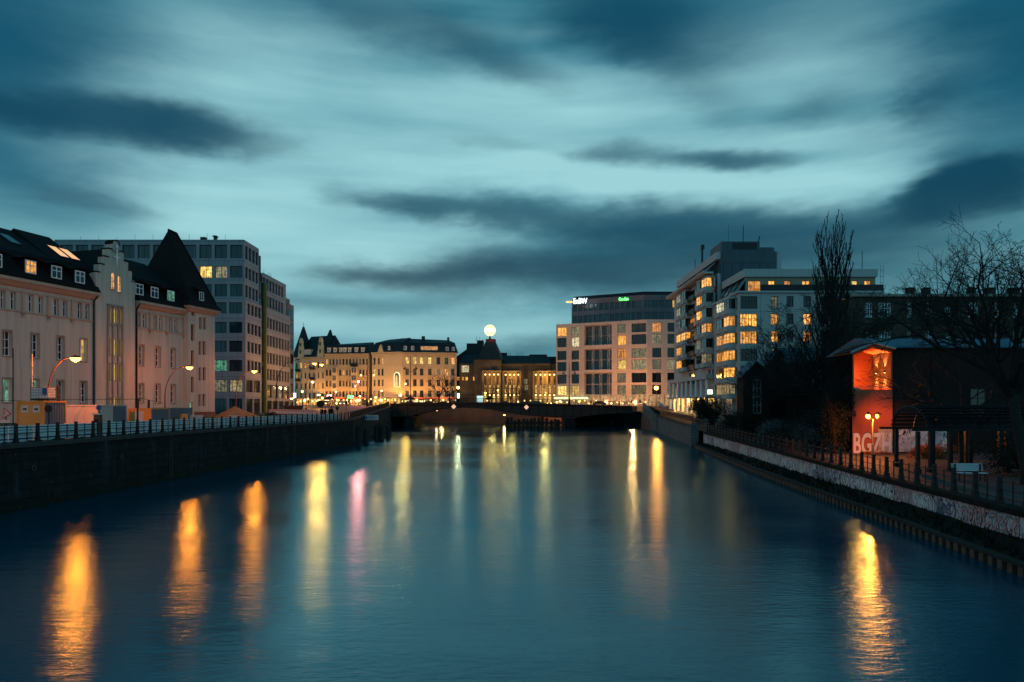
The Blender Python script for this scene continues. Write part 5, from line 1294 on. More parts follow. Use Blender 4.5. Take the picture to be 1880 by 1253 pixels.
q = MB(); q.box(.12, .6, .02, .25, zf-.14, zf+.02); q.box(.12, Wd-.12, .02, .06, zf+.1, zf+.13); q.box(.12, Wd-.12, .02, .06, zf-.02, zf+.0); q.build('balustrade', M['stonesill'], t)
for yy in (2.25, .9):
    q = MB(); q.box(Wd-.24, Wd-.13, yy-.07, yy+.07, wz(684, 58.5)-1.9, wz(680.5, 58.5)-1.9); k = q.build('wall_lamp', M['darkframe'], t)
    q = MB(); q.box(Wd-.235, Wd-.14, yy-.05, yy+.05, wz(684, 58.5)-1.9-.03, wz(684, 58.5)-1.9-.002); q.build('lamp_glass', M['warm'], k)
    zl_ = wz(682.3, 58.5)
    plamp((HX1-.30, HY_+yy, zl_-.12), 1100, (1., .5, .13), .03, typ='SPOT', rot=(0, 0, 0), spot=rad(48))
    plamp((HX1-.30, HY_+yy, zl_+.10), 700, (1., .45, .12), .03, typ='SPOT', rot=(math.pi, 0, 0), spot=rad(60))
plamp((HX0+1.4, HY_+1.5, 8.4), 260, (1., .40, .08), .3)  # added fill without a fixture, strengthens the loggia's orange glow
gp = mat('graffiti_silver', (.62, .58, .62), .6, .2, 2); gk = mat('graffiti_black', (.01, .01, .012), .6, .2, 2)
text_obj('graffiti_outline', 'BGZH', 2.45, gk, t, Matrix.Translation((.02, -.012, .12)), .004, .13, sx=.49)
text_obj('graffiti', 'BGZH', 2.45, gp, t, Matrix.Translation((.02, -.03, .12)), .004, .075, sx=.49)
m, n, p = base('scribbled_wall_paint'); ob = coords(n)
v = n.noise(n.mapping(ob, scale=(3, 3, .8)), 1.6, 2, .5, 2.0)
ln = n.rng(n.math('ABSOLUTE', n.math('SUBTRACT', v, .5)), .01, .028, 1, 0)
n.l.new(n.mix(ln, (.5, .42, .34, 1), (.08, .03, .02, 1)), p.inputs['Base Color'])
q = MB(); q.box(Wd*.64, Wd-.01, -.02, -.004, .2, 2.25); q.build('graffiti_panel', m, t)
# long brick range to the right
t = thing('brick_hall', 'long low brick hall with blue metal roof running off to the right', 'building', (HX1+.02, 58.3, 1.9))
q = MB(); zE = wz(638.5, 58.3)-1.9; q.box(0, 40, 0, 8, -.3, zE); q.build('wall', M['redbrick'], t)
q = MB(); q.add([(-.1, -.35, zE-.05), (40, -.35, zE-.05), (40, -.35, zE+.08), (-.1, -.35, zE+.08), (-.1, 6, wz(621.5, 64)-1.9), (40, 6, wz(621.5, 64)-1.9), (-.1, 12, zE), (40, 12, zE)], [(0, 1, 2, 3), (3, 2, 5, 4), (4, 5, 7, 6), (0, 6, 7, 1), (0, 3, 4, 6), (1, 7, 5, 2)])
q.build('roof', M['zinc'], t)
q = MB(); x_ = wx(1714, 58)-HX1; q.tube([(x_, -.12, 0), (x_, -.12, zE-.1)], .07, 8); q.build('downpipe', M['iron'], t)
for x_ in (6.5, 11.5, 16.5): window(t, Matrix.Translation((x_, -.05, 3.4)), 1.3, 2.1, 2, 2, M['glass'], M['darkframe'])
q = MB(); q.box(.3, 4.6, -.012, -.004, .3, 2.2); q.build('graffiti_panel', M['graff'], t)
# far little houses
def gable_house(label, px0, px1, apx, Y, ye, ya, depth, zg_, win=None):
    x0 = wx(px0, Y); w_ = wx(px1, Y)-x0; t = thing('gabled_house', label, 'house', (x0, Y, zg_)); ze = wz(ye, Y)-zg_; za = wz(ya, Y)-zg_; xa = wx(apx, Y)-x0
    q = MB(); q.box(0, w_, 0, depth, -.3, ze-.002); q.prism([(0, ze), (w_, ze), (xa, za)], 0, depth, 'xz'); q.build('wall', M['redbrick'], t)
    q = MB(); q.prism([(-.3, ze-.2), (xa, za+.01), (w_+.3, ze-.2), (w_+.3, ze-.02), (xa, za+.2), (-.3, ze-.02)], -.3, depth+.2, 'xz'); q.build('roof', M['zinc'], t)
    if win: a, c, z0, z1 = win; window(t, Matrix.Translation((wx(a, Y)-x0, -.06, wz(z1, Y)-zg_)), wx(c, Y)-wx(a, Y), wz(z0, Y)-wz(z1, Y), 2, 4, M['glassb'], M['concrete'], fw=.12)
    return t
gable_house('small gabled brick house with one tall window beside the ivy dome', 1365, 1413, 1388, 85, 690, 665.5, 2.5, 2.2, (1382, 1397.5, 697, 760))
t = gable_house('gabled brick house half hidden behind the wide bare tree', 1409, 1454, 1431, 90, 670, 644, 4, 2.3)
t = thing('brick_hall', 'low brick hall with blue metal roof behind the wide bare tree', 'building', (wx(1452, 88), 88, 2.3))
q = MB(); zE = wz(666, 88)-2.3; w_ = wx(1556, 88)-wx(1452, 88); q.box(0, w_, 0, 8, -.3, zE); q.build('wall', M['redbrick'], t)
q = MB(); q.add([(-.1, -.3, zE), (w_, -.3, zE), (w_, 5, wz(639, 93)-2.3), (-.1, 5, wz(639, 93)-2.3), (-.1, 10, zE), (w_, 10, zE)], [(0, 1, 2, 3), (3, 2, 5, 4), (0, 3, 4), (1, 5, 2)]); q.build('roof', M['zinc'], t)
window(t, Matrix.Translation((wx(1492, 88)-wx(1452, 88), -.06, wz(715, 88)-2.3)), 1.6, 2.3, 2, 2, M['glassb'], M['white'], fw=.1)
# ================================================================== bridge
t = thing('bridge', 'low dark steel arch bridge crossing the river', 'bridge', (0, 195, 0))
BY = 195.
top = [(716, 742.8), (760, 741.8), (810, 740.8), (860, 740.3), (910, 740.6), (960, 741.6), (1010, 743), (1060, 744.4), (1110, 745.8), (1160, 747.2)]
bl = [(716, 766), (757, 766), (757.1, 763), (780, 757.4), (802, 753), (825, 750.4), (850, 749.4), (880, 750.2), (905, 753), (930, 758.5), (960, 763), (1000, 766), (1036, 768), (1056, 768), (1075, 764.5), (1100, 761.5), (1130, 759.3), (1162, 759)]
P = [(wx(x, BY), wz(y, BY)) for x, y in bl] + [(wx(x, BY), wz(y, BY)) for x, y in top[::-1]]
girder = brickmat('riveted_girder', (.05, .038, .034), (.04, .03, .028), (.015, .012, .012), 2.4, 3.0, .12, .7, off=0., dirt=.3)
for y0 in (0, 13.4):
    q = MB(); q.prism(P, y0, y0+.4, 'xz'); q.build('girder', girder, t)
q = MB()
for (xa, za), (xb, zb) in zip(top, top[1:]):
    a, c = wx(xa, BY), wx(xb, BY); z0, z1 = wz(za, BY), wz(zb, BY)
    q.add([(a, .0-.5, z0+.004), (c, -.5, z1+.004), (c, 14.3, z1+.004), (a, 14.3, z0+.004), (a, -.5, z0+.25), (c, -.5, z1+.25), (c, 14.3, z1+.25), (a, 14.3, z0+.25)], [(0,3,2,1),(4,5,6,7),(0,1,5,4),(2,3,7,6)] + ([(3,0,4,7)] if xa == 716 else []) + ([(1,2,6,5)] if xb == 1160 else []))
q.build('deck', M['asphalt'], t)
for k in range(5):
    q = MB(); q.prism([(x, z-.0 if i >= len(bl) else z+.5) for i, (x, z) in enumerate(P)][:0] or [(wx(x, BY), wz(y, BY)+.35) for x, y in bl] + [(wx(x, BY), wz(y, BY)-.05) for x, y in top[::-1]], 2.2+k*2.2, 2.45+k*2.2, 'xz'); q.build('inner_girder', M['iron'], t)
q = MB(); q.box(wx(740, BY), wx(762, BY), .6, 13, -1.1, wz(767, BY)); q.frus((wx(742, BY), wx(763, BY), -1.6, .6), -1.1, (wx(745, BY), wx(760, BY), -.8, .6), wz(768, BY)); q.build('pier', M['quay'], t)
q = MB(); q.box(wx(1037, BY), wx(1056, BY), -.5, 13, -1.1, wz(768, BY)-.004); q.build('pier', M['quay'], t)
q = MB(); q.box(wx(1056, BY)+.01, 41, 11, 13.2, -1.1, 4.3); q.build('abutment', M['quay'], t)
q = MB(); q.box(wx(700, BY)-4, wx(740, BY)-.01, 8, 13.2, -1.1, 4.6); q.build('abutment', M['quay'], t)
# railing of the bridge
BT = lambda X: wz(743, BY)+.25
def bz(px):
    for (xa, za), (xb, zb) in zip(top, top[1:]):
        if xa <= px <= xb: return wz(lerp(za, zb, (px-xa)/(xb-xa)), BY)+.25
    return wz(747, BY)+.25
rl = thing('bridge_railing', 'iron railing along the near edge of the bridge', 'railing', (0, 194.7, 0))
pts = [(wx(x, BY), 0, bz(x)) for x, _ in top]
q = MB(); q.tube([(x, 0, z+1.05) for x, y, z in pts], .05, 5); q.build('top_rail', M['iron'], rl)
q = MB(); q.tube([(x, 0, z+.12) for x, y, z in pts], .035, 5); q.build('bottom_rail', M['iron'], rl)
q = MB(); q.box(-.05, .05, -.05, .05, 0, 1.12); pm_ = q.mesh('post', M['iron'])
q = MB(); q.box(-.018, .018, -.018, .018, .12, 1.04); bm_ = q.mesh('baluster', M['iron'])
for k in range(45):
    px = 718+k*9.95; po = bpy.data.objects.new('post', pm_); link(po, rl); po.location = (wx(px, BY), 0, bz(px))
q = MB()
for k in range(420):
    px = 718+k*1.046; x = wx(px, BY); z = bz(px); q.box(x-.02, x+.02, -.02, .02, z+.13, z+1.03)
q.build('balusters', M['iron'], rl)['kind'] = 'stuff'
# orange navigation diamonds
def diamond(px, py, label):
    t = thing('navigation_sign', label, 'sign', (wx(px, 194.3), 194.3, wz(py, 194.3)), group=None)
    q = MB(); r = .85; q.prism([(0, -r), (r, 0), (0, r), (-r, 0)], -.1, .1, 'xz'); q.build('board', M['darkframe'], t)
    q = MB(); r = .68; q.prism([(0, -r), (r, 0), (0, r), (-r, 0)], -.14, -.104, 'xz'); q.build('lit_face', emis('diamond_glow', (1., .56, .34), .95), t)
    q = MB(); q.box(-.06, .06, .1, .5, -.1, .1); q.build('bracket', M['iron'], t)
diamond(833, 747, 'lit diamond sign over the crown of the bridge arch'); diamond(966.5, 748, 'lit diamond sign over the dark fender piles right of the arch')
# fender piles in front of the bridge
q = MB(); q.lathe([(.42, -1.1), (.42, 2.6), (.36, 2.9), (.12, 3.05)], n=8); fp = q.mesh('fender_pile', M['wood'])
for i in range(15):
    px = 932+i*7.2+RD.uniform(-1.5, 1.5); o_ = bpy.data.objects.new('fender_pile', fp); link(o_); o_.location = (wx(px, 191), 191+RD.uniform(-1.2, 1.2), RD.uniform(-.7, .1)); o_.scale = (1, 1, RD.uniform(.85, 1.05))
    tag(o_, 'dark timber fender pile in the row under the right half of the bridge', 'pile', 'timber fender piles under the bridge')
t = thing('fender_beam', 'dark horizontal timber walkway tying the fender piles together', 'beam', (wx(980, 192), 192.6, 1.5)); q = MB(); L_ = wx(1036, 192)-wx(930, 192); q.box(-L_/2, L_/2, -.3, .3, -.5, .1); q.box(-L_/2, L_/2, -.25, .25, -2.6, -1.2); q.build('beam', M['wood'], t)
for i, (px, Y, h_) in enumerate(((658, 107, 3.0), (672, 112, 2.4), (691, 124, 2.6), (696, 125, 3.0), (701, 124.5, 2.7), (712.5, 130, 2.5), (715, 150, 2.6))):
    o_ = bpy.data.objects.new('mooring_pile', fp); link(o_); o_.location = (wx(px, Y), Y, h_-3.05)
    tag(o_, ['tall mooring pile nearest the quay wall corner', 'short dark mooring pile beside the quay steps', 'left pile of the tight cluster of three in the water', 'middle and tallest pile of the tight cluster of three', 'right pile of the tight cluster of three in the water', 'lone dark mooring pile standing furthest out in the water', 'thin far mooring pile close to the left end of the bridge'][i], 'pile')
# notice board on the quay
t = thing('notice_board', 'pale rectangular notice board hung on the quay wall by the mooring piles', 'sign', (wx(669, 127), 126.6, wz(771.5, 127)), rad(8)); w_ = wx(695, 127)-wx(669, 127)
q = MB(); q.box(0, w_, 0, .08, 0, .88); q.build('board', M['whitec'], t)
q = MB(); q.box(.12, .22, -.01, -.003, .15, .75); q.box(.3, .62, -.01, -.003, .2, .68)
for r_ in range(3): q.box(.8, w_-.2, -.01, -.003, .18+r_*.22, .27+r_*.22)
q.build('printed_lines', M['bluep'], t)
q = MB(); q.box(.3, .42, .081, .6, -.6, .6); q.box(w_-.42, w_-.3, .081, .6, -.6, .6); q.build('bracket', M['iron'], t)

# ================================================================== lamps
def arc_lamp(label, bpx, hpx, hpy, Y, zb, lit=True, power=3500, col=SOD, Yb=None):
    bx, hx, hz = wx(bpx, Y), wx(hpx, Y), wz(hpy, Y); t = thing('street_lamp', label, 'street lamp', (bx, Y, zb), group=None)
    dx = hx-bx; H_ = hz-zb; s_ = 1 if dx > 0 else -1; q = MB(); zs_ = H_*.45
    pts = [(0, 0, 0), (0, 0, H_*.25), (0.0, 0, zs_)]
    for k in range(1, 11): a = k/10*math.pi/2; pts.append((dx*(1-math.cos(a))*.92, 0, zs_+(H_-zs_)*math.sin(a)))
    pts.append((dx, 0, H_-.02)); q.tube(pts, [.09, .085, .075]+[.065-.003*k for k in range(10)]+[.035], 7); q.build('pole', mat('lamplit_pole_tint', (.12, .05, .04), .5, .2, 2) if lit else M['iron'], t, smooth=True)  # poles of lit lamps are tinted reddish, lamp glow put into the colour
    q = MB(); q.lathe([(.12, 0), (.13, .5), (.08, .6)], n=10); q.build('base', M['iron'], t)
    q = MB(); q.lathe([(.05, .2), (.28, .12), (.42, 0)], (dx+s_*.25, 0, H_), 12); k = q.build('lamp_head', M['iron'], t)
    q = MB(); q.lathe([(.40, -.01), (.36, -.16), (.22, -.28), (.03, -.33)], (dx+s_*.25, 0, H_), 12); q.build('lamp_glass', M['sodium'] if lit else M['whitec'], k, smooth=True)
    if lit: plamp((hx+s_*.25, Y, hz-.35), power, col, .22)
    return t
arc_lamp('curved arm street lamp glowing orange above the site containers', 88, 133, 657, 57, 4.2, power=2400)
arc_lamp('assumed curved arm street lamp, added beyond the left edge of the view', -640, -560, 560, 36, 4.2, power=3200)  # lamp assumed out of view, added to light the container fronts orange
arc_lamp('curved arm street lamp glowing orange in front of the corner tower', 303, 344, 674, 84, 4.3, power=2000)
arc_lamp('curved arm street lamp glowing over the sand heap', 433, 464, 681, 104, 4.3, power=2300)
arc_lamp('dark curved arm lamp post by the end of the panel offices, unlit', 507, 544, 662, 118, 4.3, lit=False)
arc_lamp('curved arm street lamp, left one of the bright pair before the ornate house', 543, 575, 667, 128, 4.6, power=2600, col=WARM)
arc_lamp('curved arm street lamp, right one of the bright pair before the ornate house', 562, 588, 669, 140, 4.9, power=2600, col=WARM)
def globe(label, px, py, Y, zb, power=0, col=WARM, r=.3, mt=None):
    t = thing('street_lamp', label, 'street lamp', (wx(px, Y), Y, zb)); H_ = wz(py, Y)-zb
    q = MB(); q.lathe([(.12, 0), (.1, .8), (.05, 1), (.045, H_-.3)], n=7); q.build('pole', M['iron'], t)
    q = MB(); q.lathe([(.05, -r), (r*.8, -r*.6), (r, 0), (r*.8, r*.6), (.05, r)], (0, 0, H_), 10); q.build('globe', mt or M['warm'], t, smooth=True)
    q = MB(); q.lathe([(r*.9, r*.72), (.05, r*1.3)], (0, 0, H_), 10); q.build('cap', M['iron'], t)
    if power: plamp((wx(px, Y), Y-.6, wz(py, Y)-.1), power, col, .3)
    return t
pinkm = emis('pinkish_lamp_glow', (1., .38, .2), 20.)
globe('bright globe lamp behind the brown skip on the left street', 555, 719, 185, 5.9, 2500)
globe('reddish globe lamp against the ornate house', 574, 702, 245, 5.9, 3500, (1., .4, .2), mt=pinkm)
globe('yellow globe lamp in front of the stucco row, left part', 617, 720, 250, 5.9, 2000)
globe('pinkish globe lamp in front of the stucco row, right part', 658, 701, 205, 5.9, 6000, (1., .22, .2), mt=pinkm)
globe('white globe lamp beside the green shop sign', 661, 728, 245, 5.9, 1500, (1., .85, .6))
globe('yellow globe lamp below the attic gable of the angled wing', 701, 718, 250, 5.9, 2200)
globe('small orange lamp between the niche and the corner of the straw block', 744.5, 705, 250, 5.9, 1800)
globe('bright white lamp at the foot of the niche wall', 735, 726, 250, 5.9, 3500, (1., .6, .2), r=.5)
globe('tall white glowing lamp right of the bare trees at the corner block', 841, 712, 230, 5.9, 900, (1., .75, .4), r=.5)
globe('yellow lamp in front of the theatre arcade, left', 914, 717, 245, 5.9, 600)
globe('low lamp under the theatre trees', 891, 722, 236, 5.9, 400, r=.35)
globe('orange glowing lamp in front of the right corner of the pink office', 1205, 712.5, 212, 5.9, 12500, (1., .26, .04), r=.7, mt=M['sodium'])
for i, (px, py, p_) in enumerate(((1028, 737, 5000), (1064, 737, 5000), (1112, 738, 6500), (1160, 738, 6500))):  # lamps added along the embankment to brighten the pink office facade
    globe(['small added street lamp at the left corner of the pink office', 'small added street lamp under the large recess of the pink office', 'small added street lamp before the middle of the pink office', 'small added street lamp left of the orange glowing lamp'][i], px, py, 226, 5.9, p_, (1., .40, .13), r=.28, mt=M['warmd'])
# white flood glow at the foot of the corner block, theatre floods
for (px, py, Y, p_) in ((904, 692, 254.5, 900), (940, 692, 256, 1000), (1000, 692, 255, 1400), (1000, 722, 255, 700)): plamp((wx(px, Y), Y-.4, wz(py, Y)), p_, (1., .55, .14), .3)
for yy in (144, 152, 160): plamp((38.6, yy, 7.0), 1100, (1., .58, .15), .3)
plamp((39.2, 127, 8.4), 350, (1., .6, .25), .3)
# twin branch lamp posts on the bridge
def candelabra(label, px, ytop, Y, zb, litb=None):
    t = thing('lamp_post', label, 'lamp post', (wx(px, Y), Y, zb)); H_ = wz(ytop, Y)-zb
    q = MB(); q.lathe([(.42, 0), (.42, .9), (.25, 1.1), (.24, 2.2), (.13, 2.5), (.10, H_*.72), (.05, H_)], n=9); q.build('pole', M['iron'], t, smooth=False)
    for s_ in (-1, 1):
        q = MB(); pts = [(s_*1.45*math.sin(a*math.pi/8*1.0), 0, H_*.66+1.5*(1-math.cos(a*math.pi/8))) for a in range(0, 5)]
        pts += [(s_*1.75, 0, H_*.66+1.35), (s_*1.7, 0, H_*.66+1.05)]; q.tube(pts, .06, 5); a_ = q.build('arm', M['iron'], t)
        q = MB(); q.lathe([(.05, .2), (.28, .05), (.22, -.25), (.05, -.35)], (s_*1.65, 0, H_*.66+.9), 8); q.build('lantern', litb or M['iron'], a_)
    return t
candelabra('ornate double armed unlit lamp post near the left end of the bridge', 753.5, 652, 194.2, 6.4)
candelabra('ornate double armed unlit lamp post towards the right end of the bridge', 1045, 664, 194.2, 6.1)
candelabra('ornate double armed lamp post with small lit lanterns before the stucco row', 674.5, 668, 182, 5.6, M['warmd'])
t = thing('street_lamp', 'twin headed path lamp glowing orange in front of the graffiti', 'street lamp', (wx(1602.5, 55), 55, 2.05)); H_ = wz(770, 55)-2.05
q = MB(); q.lathe([(.11, 0), (.10, .9), (.06, 1.0), (.05, H_)], n=8); q.build('pole', mat('grey_green_pole', (.14, .13, .11), .5, .2, 3), t)
q = MB(); q.box(-.42, .42, -.03, .03, H_, H_+.05); q.build('cross_arm', M['iron'], t)
for s_, lit in ((-1, 1), (1, 0)):
    q = MB(); q.lathe([(.38, .38), (.14, .46), (.05, .56)], (s_*.38, 0, H_), 14); k = q.build('lamp_hat', M['iron'], t)
    q = MB(); q.lathe([(.06, .05), (.15, .12), (.17, .25), (.12, .37)], (s_*.38, 0, H_), 12); q.build('lamp_glass', M['sodium'] if lit else mat('dead_lamp_glass', (.5, .42, .3), .3, .1, 3), k, smooth=True)
plamp((wx(1602.5, 55)-.38, 54.75, 2.05+H_+.2), 2000, (1., .23, .025), .16)
t = thing('bridge_lamp', 'assumed small orange lamp glowing beneath the right half of the bridge', 'lamp', (wx(926, 213), 213, 3.0)); q = MB(); q.box(-.3, .3, -.15, .15, 0, .25); q.build('lamp_glass', M['warm'], t); q = MB(); q.box(-.36, .36, -.2, .2, .253, .35); q.tube([(0, 0, .3), (0, -.3, 4)], .04, 5); q.build('mount', M['iron'], t)  # fixture assumed for the yellow glow under the bridge, itself unseen
plamp((wx(926, 213), 213.5, 2.7), 900, (1., .42, .1), .2)
plamp((wx(800, 213), 215.5, 4.2), 160, (1., .50, .2), .2)
t = thing('bridge_lamp', 'small lamp glowing beneath the crown of the bridge arch', 'lamp', (wx(800, 213), 215, 4.4)); q = MB(); q.box(-.3, .3, -.1, .1, 0, .18); q.build('lamp_glass', M['warm'], t); q = MB(); q.box(-.36, .36, -.14, .14, .183, .25); q.tube([(0, 0, .2), (0, -.3, 2)], .04, 5); q.build('mount', M['iron'], t)
globe('added orange globe lamp low beside the dark round sign on the left street', 592, 731, 165, 5.3, 2200, (1., .36, .08), r=.26)  # extra lamp, added for an orange glow on the left street
globe('added orange globe lamp near the top of the climbing railing', 690, 730, 185, 5.8, 2200, (1., .36, .08), r=.28)  # second extra lamp, added to light the road orange
# lit signs on the left street
def litsign(name, label, x0, x1, y0, y1, Y, mt, zb=5.9, pole=True):
    w_ = wx(x1, Y)-wx(x0, Y); t = thing(name, label, 'sign', (wx(x0, Y), Y, zb)); z0, z1 = wz(y1, Y)-zb, wz(y0, Y)-zb
    q = MB(); q.box(-.06, w_+.06, .0, .2, z0-.06, z1+.06); q.build('box', M['darkframe'], t)
    q = MB(); q.box(0, w_, -.05, -.003, z0, z1); q.build('lit_face', mt, t)
    if pole: q = MB(); q.box(w_/2-.06, w_/2+.06, .05, .15, 0, z0-.063); q.build('post', M['iron'], t)
litsign('bus_stop_sign', 'square white lit sign on a dark post beside the panel offices', 537.5, 544, 722, 731, 165, M['white_e'], 5.2)
litsign('shop_sign', 'red and white lit shop sign on the left street', 600, 609, 725, 731, 225, emis('pink_sign', (1., .45, .35), 4.))
litsign('shop_sign', 'small yellow lit sign under the ornate house', 582, 588, 724, 727, 250, emis('yellow_sign', (1., .75, .3), 4.))
litsign('shop_sign', 'bright green lit pharmacy sign in front of the stucco row', 638, 648, 726, 732, 240, M['green_e'])
litsign('shop_sign', 'cluster sign with warm light under the red sign', 596, 604, 735, 739, 210, emis('warm_sign', (1., .7, .4), 4.))
litsign('bus_stop_sign', 'tall white lit poster column left of the theatre', 839.5, 843.5, 722.5, 732, 228, emis('poster_glow', (1., .95, .75), 3.))
litsign('poster_case', 'pale blue lit poster case on the bridge road before the theatre', 875.5, 887.5, 727, 740, 214, emis('poster_blue', (.5, .75, .75), 1.2))
litsign('shop_sign', 'long row of yellow lit letters under the corner block', 742, 783, 735.5, 738.5, 226, litmat('letter_glow', (1., .8, .35), (.02, .01, 0), 3.5))
litsign('shop_sign', 'white and green lit sign at the apartment arcade', 1299, 1308, 716, 724, 136, emis('arcade_sign', (.9, 1., .65), 3.), 4.6)
# shop fronts at street level left of the bridge
RS = random.Random(4)
for i in range(46):
    px = 547+i*6.4+RS.uniform(-2, 2); Y = RS.uniform(228, 250); py = RS.choice([733, 735, 737, 739, 741])
    if 838 < px < 846: continue
    z_ = wz(py, Y); r_ = RS.uniform(.16, .40)
    q = MB(); q.lathe([(.02, -r_), (r_, 0), (.02, r_)], (0, 0, z_-5.9), 8)
    t = thing('lantern', 'small glowing lantern on a thin post in the row of street lights beyond the bridge', 'lantern', (wx(px, Y), Y, 5.9), group='small lanterns and shop lights beyond the bridge')
    q.build('globe', [M['warmd'], M['warm'], emis('amber_dot', (1., .45, .12), 10.)][RS.choice([0, 0, 1, 2])] if i < 3 else RS.choice([M['warmd'], M['warm'], bpy.data.materials['amber_dot'] if 'amber_dot' in bpy.data.materials else M['warmd']]), t)
    q = MB(); q.box(-.02, .02, -.02, .02, 0, z_-5.9-r_*.9); q.build('post', M['iron'], t)
for i in range(30):
    px = 893+i*10+RS.uniform(-3, 3); Y = RS.uniform(226, 232); z_ = wz(RS.choice([736, 738, 739, 741]), Y); r_ = RS.uniform(.15, .34)
    q = MB(); q.lathe([(.02, -r_), (r_, 0), (.02, r_)], (0, 0, z_-5.9), 8)
    t = thing('lantern', 'small glowing lantern on a thin post in the row of street lights beyond the bridge', 'lantern', (wx(px, Y), Y, 5.9), group='small lanterns and shop lights beyond the bridge')
    q.build('globe', RS.choice([M['warmd'], M['warm'], M['warmd']]), t); q = MB(); q.box(-.02, .02, -.02, .02, 0, z_-5.9-r_*.9); q.build('post', M['iron'], t)
# glowing street level shop windows of the centre blocks
for (x0, x1, Y, lab) in ((545, 596, 267, 'warm lit shop front under the ornate house'), (598, 676, 265, 'warm lit shop fronts under the stucco row'), (685, 737, 260.5, 'bright yellow shop front under the niche wing'), (740, 836, 260.5, 'dim cafe front under the corner block')):
    a, c = wx(x0, Y), wx(x1, Y); t = thing('shop_row', lab, 'shop front', (a, Y-.9, 5.9)); n_ = int((c-a)/2.2)
    for k in range(n_):
        window(t, Matrix.Translation(((c-a)*k/n_+.15, 0, .2)), (c-a)/n_-.3, 2.5, 2, 1, RS.choice([M['lity'], M['lit'], M['lito'], M['litd'], M['glassbr']]) if x0 != 740 else RS.choice([M['litd'], M['glassbr']]), M['darkframe'], name='shop_window')
    plamp(((a+c)/2-(c-a)*.25, Y-3.2, 8.0), 2600, (1., .46, .12), .4); plamp(((a+c)/2+(c-a)*.25, Y-3.2, 8.0), 2600, (1., .46, .12), .4)  # floods added without fixtures, to brighten the block fronts above the shops
    q = MB(); q.box(0, c-a, -.8, .5, 2.75, 2.95); q.build('awning', RS.choice([M['red'], M['cloth'], M['sand']]), t)

# ================================================================== left quay: railing, barriers, site
def rail_run(label, pts, zf, n_, hh=1.05, big=True, thin=True, stuffed=False, nr=3):
    """railing along pts (x, y); n_ posts; rails follow the same line"""
    L = [0]
    for (x0, y0), (x1, y1) in zip(pts, pts[1:]): L.append(L[-1]+math.hypot(x1-x0, y1-y0))
    def at(s_):
        for i in range(len(pts)-1):
            if s_ <= L[i+1]+1e-6: k = (s_-L[i])/(L[i+1]-L[i]); x = lerp(pts[i][0], pts[i+1][0], k); y = lerp(pts[i][1], pts[i+1][1], k); return x, y, zf(y)
        return pts[-1][0], pts[-1][1], zf(pts[-1][1])
    x0, y0, z0 = at(0); t = thing('quay_railing', label, 'railing', (x0, y0, 0))
    q = MB(); q.frus((-.13, .13, -.13, .13), 0, (-.085, .085, -.085, .085), .35); q.frus((-.085, .085, -.085, .085), .35, (-.07, .07, -.07, .07), hh); q.frus((-.095, .095, -.095, .095), hh+.002, (-.06, .06, -.06, .06), hh+.09)
    pm = q.mesh('post', M['post'] if big else M['iron']); q = MB(); q.box(-.022, .022, -.022, .022, .05, hh-.05); tm = q.mesh('baluster', M['iron'])
    for k in range(n_):
        x, y, z = at(L[-1]*k/(n_-1)); o_ = bpy.data.objects.new('post', pm); link(o_, t); o_.location = (x-x0, y-y0, z)
        if thin and k < n_-1: x, y, z = at(L[-1]*(k+.5)/(n_-1)); o_ = bpy.data.objects.new('baluster', tm); link(o_, t); o_.location = (x-x0, y-y0, z)
    for r_ in range(nr):
        q = MB(); h_ = (.22, .56, .90)[r_]; q.tube([(a-x0, b_-y0, c+h_) for a, b_, c in [at(L[-1]*i/40) for i in range(41)]], .026, 5, caps=True); q.build('rail', M['iron'], t)
    return t
lp = [(lqx(y)-.45, y) for y in (34, 39.4, 66.7, 110)]
rail_run('iron quay railing with stout posts on top of the left quay wall', lp, lambda y: hl(y)+.03, 43)
lp2 = [(lqx(y)-.5, y) for y in (111.5, 130, 145, 173, 193)]
rail_run('closely spaced railing climbing from the left quay to the bridge', lp2, lambda y: hl(y)+.03, 34)
q = MB(); Y = 112.
while Y < 192: q.box(lqx(Y)-.53, lqx(Y)-.47, Y-.025, Y+.025, hl(Y)+.1, hl(Y)+1.05); Y += .45
tag(q.build('railing_bars', M['iron']), 'thin upright bars filling the climbing left railing', 'railing', kind='stuff')
# barriers behind the railing
q = MB(); q.box(-1.0, 1.0, -.04, .04, .12, .92); q.box(-1.0, 1.0, -.07, .07, .925, .99); q.box(-1.0, 1.0, -.055, .055, .04, .115); bmsh = q.mesh('board', M['barrier'])
q = MB()
for k in range(13): x = -.95+k*.145; q.add([(x, -.046, .38), (x+.07, -.046, .38), (x+.12, -.046, .58), (x+.05, -.046, .58)], [(0, 1, 2, 3)])
smsh = q.mesh('stripes', mat('faded_red_stripe', (.30, .16, .17), .6, .3, 3))
q = MB(); q.box(-.12, .12, -.25, .25, 0, .08); fmsh = q.mesh('foot', M['black'])
q = MB(); q.box(-.98, .98, -.047, -.042, .70, .74); q.box(-.98, .98, -.047, -.042, .22, .26); gmsh = q.mesh('groove', M['bluep'])
Y = 33.
i = 0
while Y < 107:
    x = lqx(Y)-1.05; ang = math.atan2(2.1, lqx(Y+2.1)-lqx(Y)) ; t = thing('barrier', 'blue and white site barrier in the row behind the left quay railing', 'barrier', (x, Y+1, hl(Y)+.02), ang+RD.uniform(-.03, .03), 'blue and white barriers along the left quay')
    # faces the river: local -y must point to +x
    for nm, ms in (('board', bmsh), ('stripes', smsh), ('groove', gmsh)):
        if nm == 'stripes' and i % 3 == 2: continue
        o_ = bpy.data.objects.new(nm, ms); link(o_, t)
    for sx in (-.7, .7): o_ = bpy.data.objects.new('foot', fmsh); link(o_, t); o_.location = (sx, 0, 0)
    Y += 2.12; i += 1
